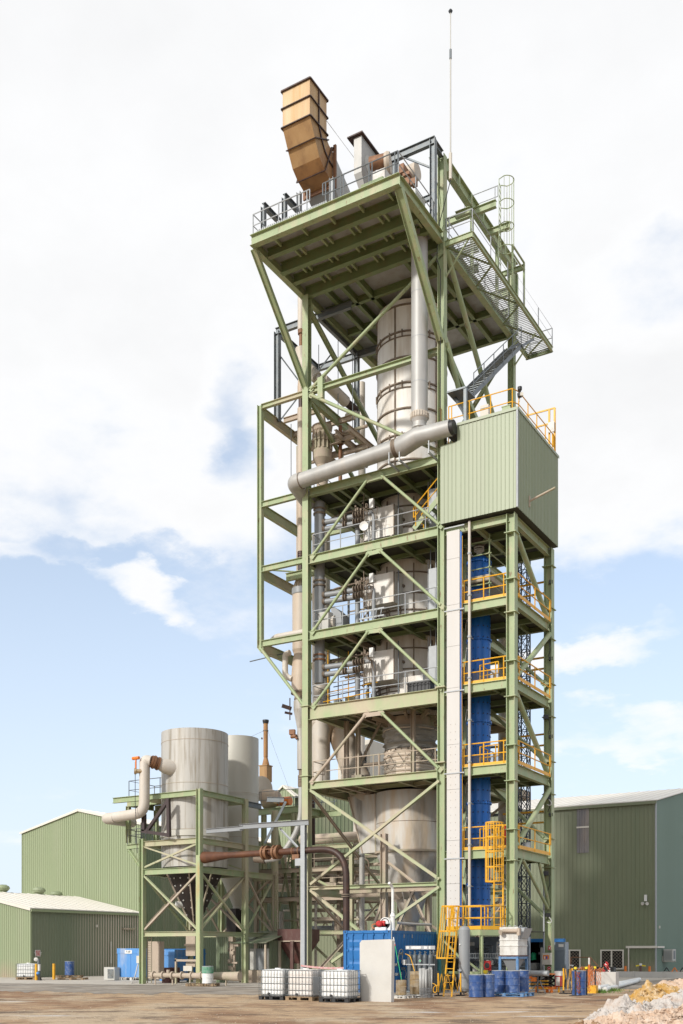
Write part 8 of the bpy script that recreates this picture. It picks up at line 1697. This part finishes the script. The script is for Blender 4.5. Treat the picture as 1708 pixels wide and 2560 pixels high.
# maker lettering on the white grid panel
pn = [o for o in COL.objects if o.name.startswith('louvred_panel')][0]; zz_ = max((v.co.z for v in pn.data.vertices)); xx_ = [v.co.x for v in pn.data.vertices]
pn.data.materials[0] = M['white']; text('masc', .16, ((min(xx_)+max(xx_))/2, .19, zz_-.14), (1, 0, 0), 'lettering', 'blue', pn)
gm = MB(); 
for k in range(9): x = min(xx_)+.03+k*(max(xx_)-min(xx_)-.06)/8; gm.box(x, x+.012, .188, .195, zz_-.75, zz_-.25)
for k in range(12): gm.box(min(xx_)+.03, max(xx_)-.02, .185, .187, zz_-.75+k*.045, zz_-.742+k*.045)
gm.build('grid', 'galvdark', pn)
# ------------------------------------------------------------------ rubble heaps in the right corner
def heap(name, label, blobs, m, cell, amp, seed, rocks=None, rm=None):
    """rough mound: height = smooth blobs + lumpy noise over a jittered grid"""
    from mathutils import noise as mn_
    pts = [(gp(px, py), r, h) for px, py, r, h in blobs]
    x0 = min(p.x-r for p, r, h in pts)-.2; x1 = max(p.x+r for p, r, h in pts)+.2; y0 = min(p.y-r for p, r, h in pts)-.2; y1 = max(p.y+r for p, r, h in pts)+.2
    random.seed(seed); nx = int((x1-x0)/cell); ny = int((y1-y0)/cell); mb = MB()
    def H(x, y):
        s_ = 0
        for p, r, h in pts:
            d = math.hypot(x-p.x, y-p.y)/r
            if d < 1: s_ = max(s_, h*(1-d)**1.0) if h > 0 else s_
        return s_
    for j in range(ny+1):
        for i in range(nx+1):
            x = x0+i*cell+(random.random()-.5)*cell*.5; y = y0+j*cell+(random.random()-.5)*cell*.5; h = H(x, y)
            z = h+(mn_.fractal(V((x*2.6, y*2.6, seed)), 1.0, 2.0, 8)*amp*1.5+(random.random()-.5)*amp*.22)*min(1, h*4) if h > 0 else -.06
            mb.v.append(V((x, y, z)))
    for j in range(ny):
        for i in range(nx):
            a = j*(nx+1)+i
            if max(mb.v[a].z, mb.v[a+1].z, mb.v[a+nx+1].z, mb.v[a+nx+2].z) > -.05: mb.f.append((a, a+1, a+nx+2, a+nx+1)); mb.sm.append(False)
    o = mb.build(name, m); tag(o, label, 'rubble heap')
    if rocks:
        rb_ = MB()
        for k in range(rocks):
            for _ in range(20):
                x = random.uniform(x0, x1); y = random.uniform(y0, y1); h = H(x, y)
                if h > .03: break
            s_ = .015+random.random()**3*.075; c = V((x, y, h+s_*.2)); vs = []
            b0 = len(rb_.v)
            for d in ((1, 0, 0), (-1, 0, 0), (0, 1, 0), (0, -1, 0), (0, 0, 1), (0, 0, -1)): rb_.v.append(c+V(d)*s_*random.uniform(.5, 1.2)+V((random.gauss(0, .2), random.gauss(0, .2), random.gauss(0, .2)))*s_)
            for f in ((0, 2, 4), (2, 1, 4), (1, 3, 4), (3, 0, 4), (2, 0, 5), (1, 2, 5), (3, 1, 5), (0, 3, 5)): rb_.f.append(tuple(b0+i for i in f)); rb_.sm.append(False)
        ro = rb_.build('stones', rm or m, None); 
        ro.parent = o; ro['kind'] = 'stuff'
    return o
mH1 = mat('pale_broken_rock', (.58, .44, .33), (.40, .25, .155), .8, 2.5, 1, .95, col3=(.68, .62, .55), amt3=.7, scale3=5, bump=.8, bscale=18)
mH2 = mat('grey_white_clay', (.54, .50, .46), (.38, .33, .29), .8, 2, 1, .95, col3=(.42, .27, .17), amt3=.6, scale3=3, bump=.8, bscale=18)
mH3 = mat('ochre_clay', (.42, .23, .045), (.52, .37, .20), .8, 2.2, 1, .95, col3=(.66, .58, .45), amt3=.7, scale3=6, bump=.8, bscale=18)
mH4 = mat('brown_clod_earth', (.22, .12, .055), (.33, .22, .13), .8, 3, 1, .95, bump=.8, bscale=16)
heap('rubble_heap', 'orange ochre clay heap on top of the rubble at the right edge', [(1625, 2532, 1.35, .90), (1662, 2530, 1.3, .84), (1598, 2535, 1.1, .48)], mH3, .028, .15, 1, 500)
heap('rubble_heap', 'white clay heap beside the ochre one at the right edge', [(1690, 2548, 1.4, .72), (1660, 2552, 1.2, .52), (1730, 2540, 1.6, .82)], mH2, .028, .13, 2, 500)
heap('rubble_heap', 'grey slabby rubble heap left of the white clay', [(1565, 2550, 1.1, .60), (1605, 2552, 1.1, .5), (1535, 2558, .8, .33)], mH2, .026, .14, 3, 500)
heap('rubble_heap', 'pale beige broken rock spread across the right foreground', [(1545, 2582, 1.3, .42), (1600, 2580, 1.3, .46), (1665, 2578, 1.5, .5), (1490, 2590, .9, .24), (1730, 2575, 1.5, .6)], mH1, .03, .10, 4, 2600, mH1)
heap('earth_clods', 'brown earth clods at the left foot of the rubble', [(1450, 2590, .62, .34), (1480, 2585, .55, .32), (1430, 2600, .4, .22)], mH4, .025, .10, 5, 60)
heap('rubble_heap', 'low stony rubble mound far right before the wall', [(1690, 2476, 1.6, .5), (1720, 2478, 1.8, .6)], mH1, .12, .16, 6, 120)
st_ = MB(); random.seed(31)
for k in range(900):
    px = random.uniform(-40, 1760); py = 2500+random.random()**.7*75; p = gp(px, py); s_ = .006+random.random()**3*.022; b0 = len(st_.v)
    for d in ((1, 0, 0), (-1, 0, 0), (0, 1, 0), (0, -1, 0), (0, 0, 1)): st_.v.append(p+V(d)*s_*random.uniform(.6, 1.2))
    for f in ((0, 2, 4), (2, 1, 4), (1, 3, 4), (3, 0, 4)): st_.f.append(tuple(b0+i for i in f)); st_.sm.append(False)
o = st_.build('loose_gravel', 'dust_steel'); o['kind'] = 'stuff'; o['label'] = 'loose pale stones scattered over the dirt yard'; o['category'] = 'gravel'
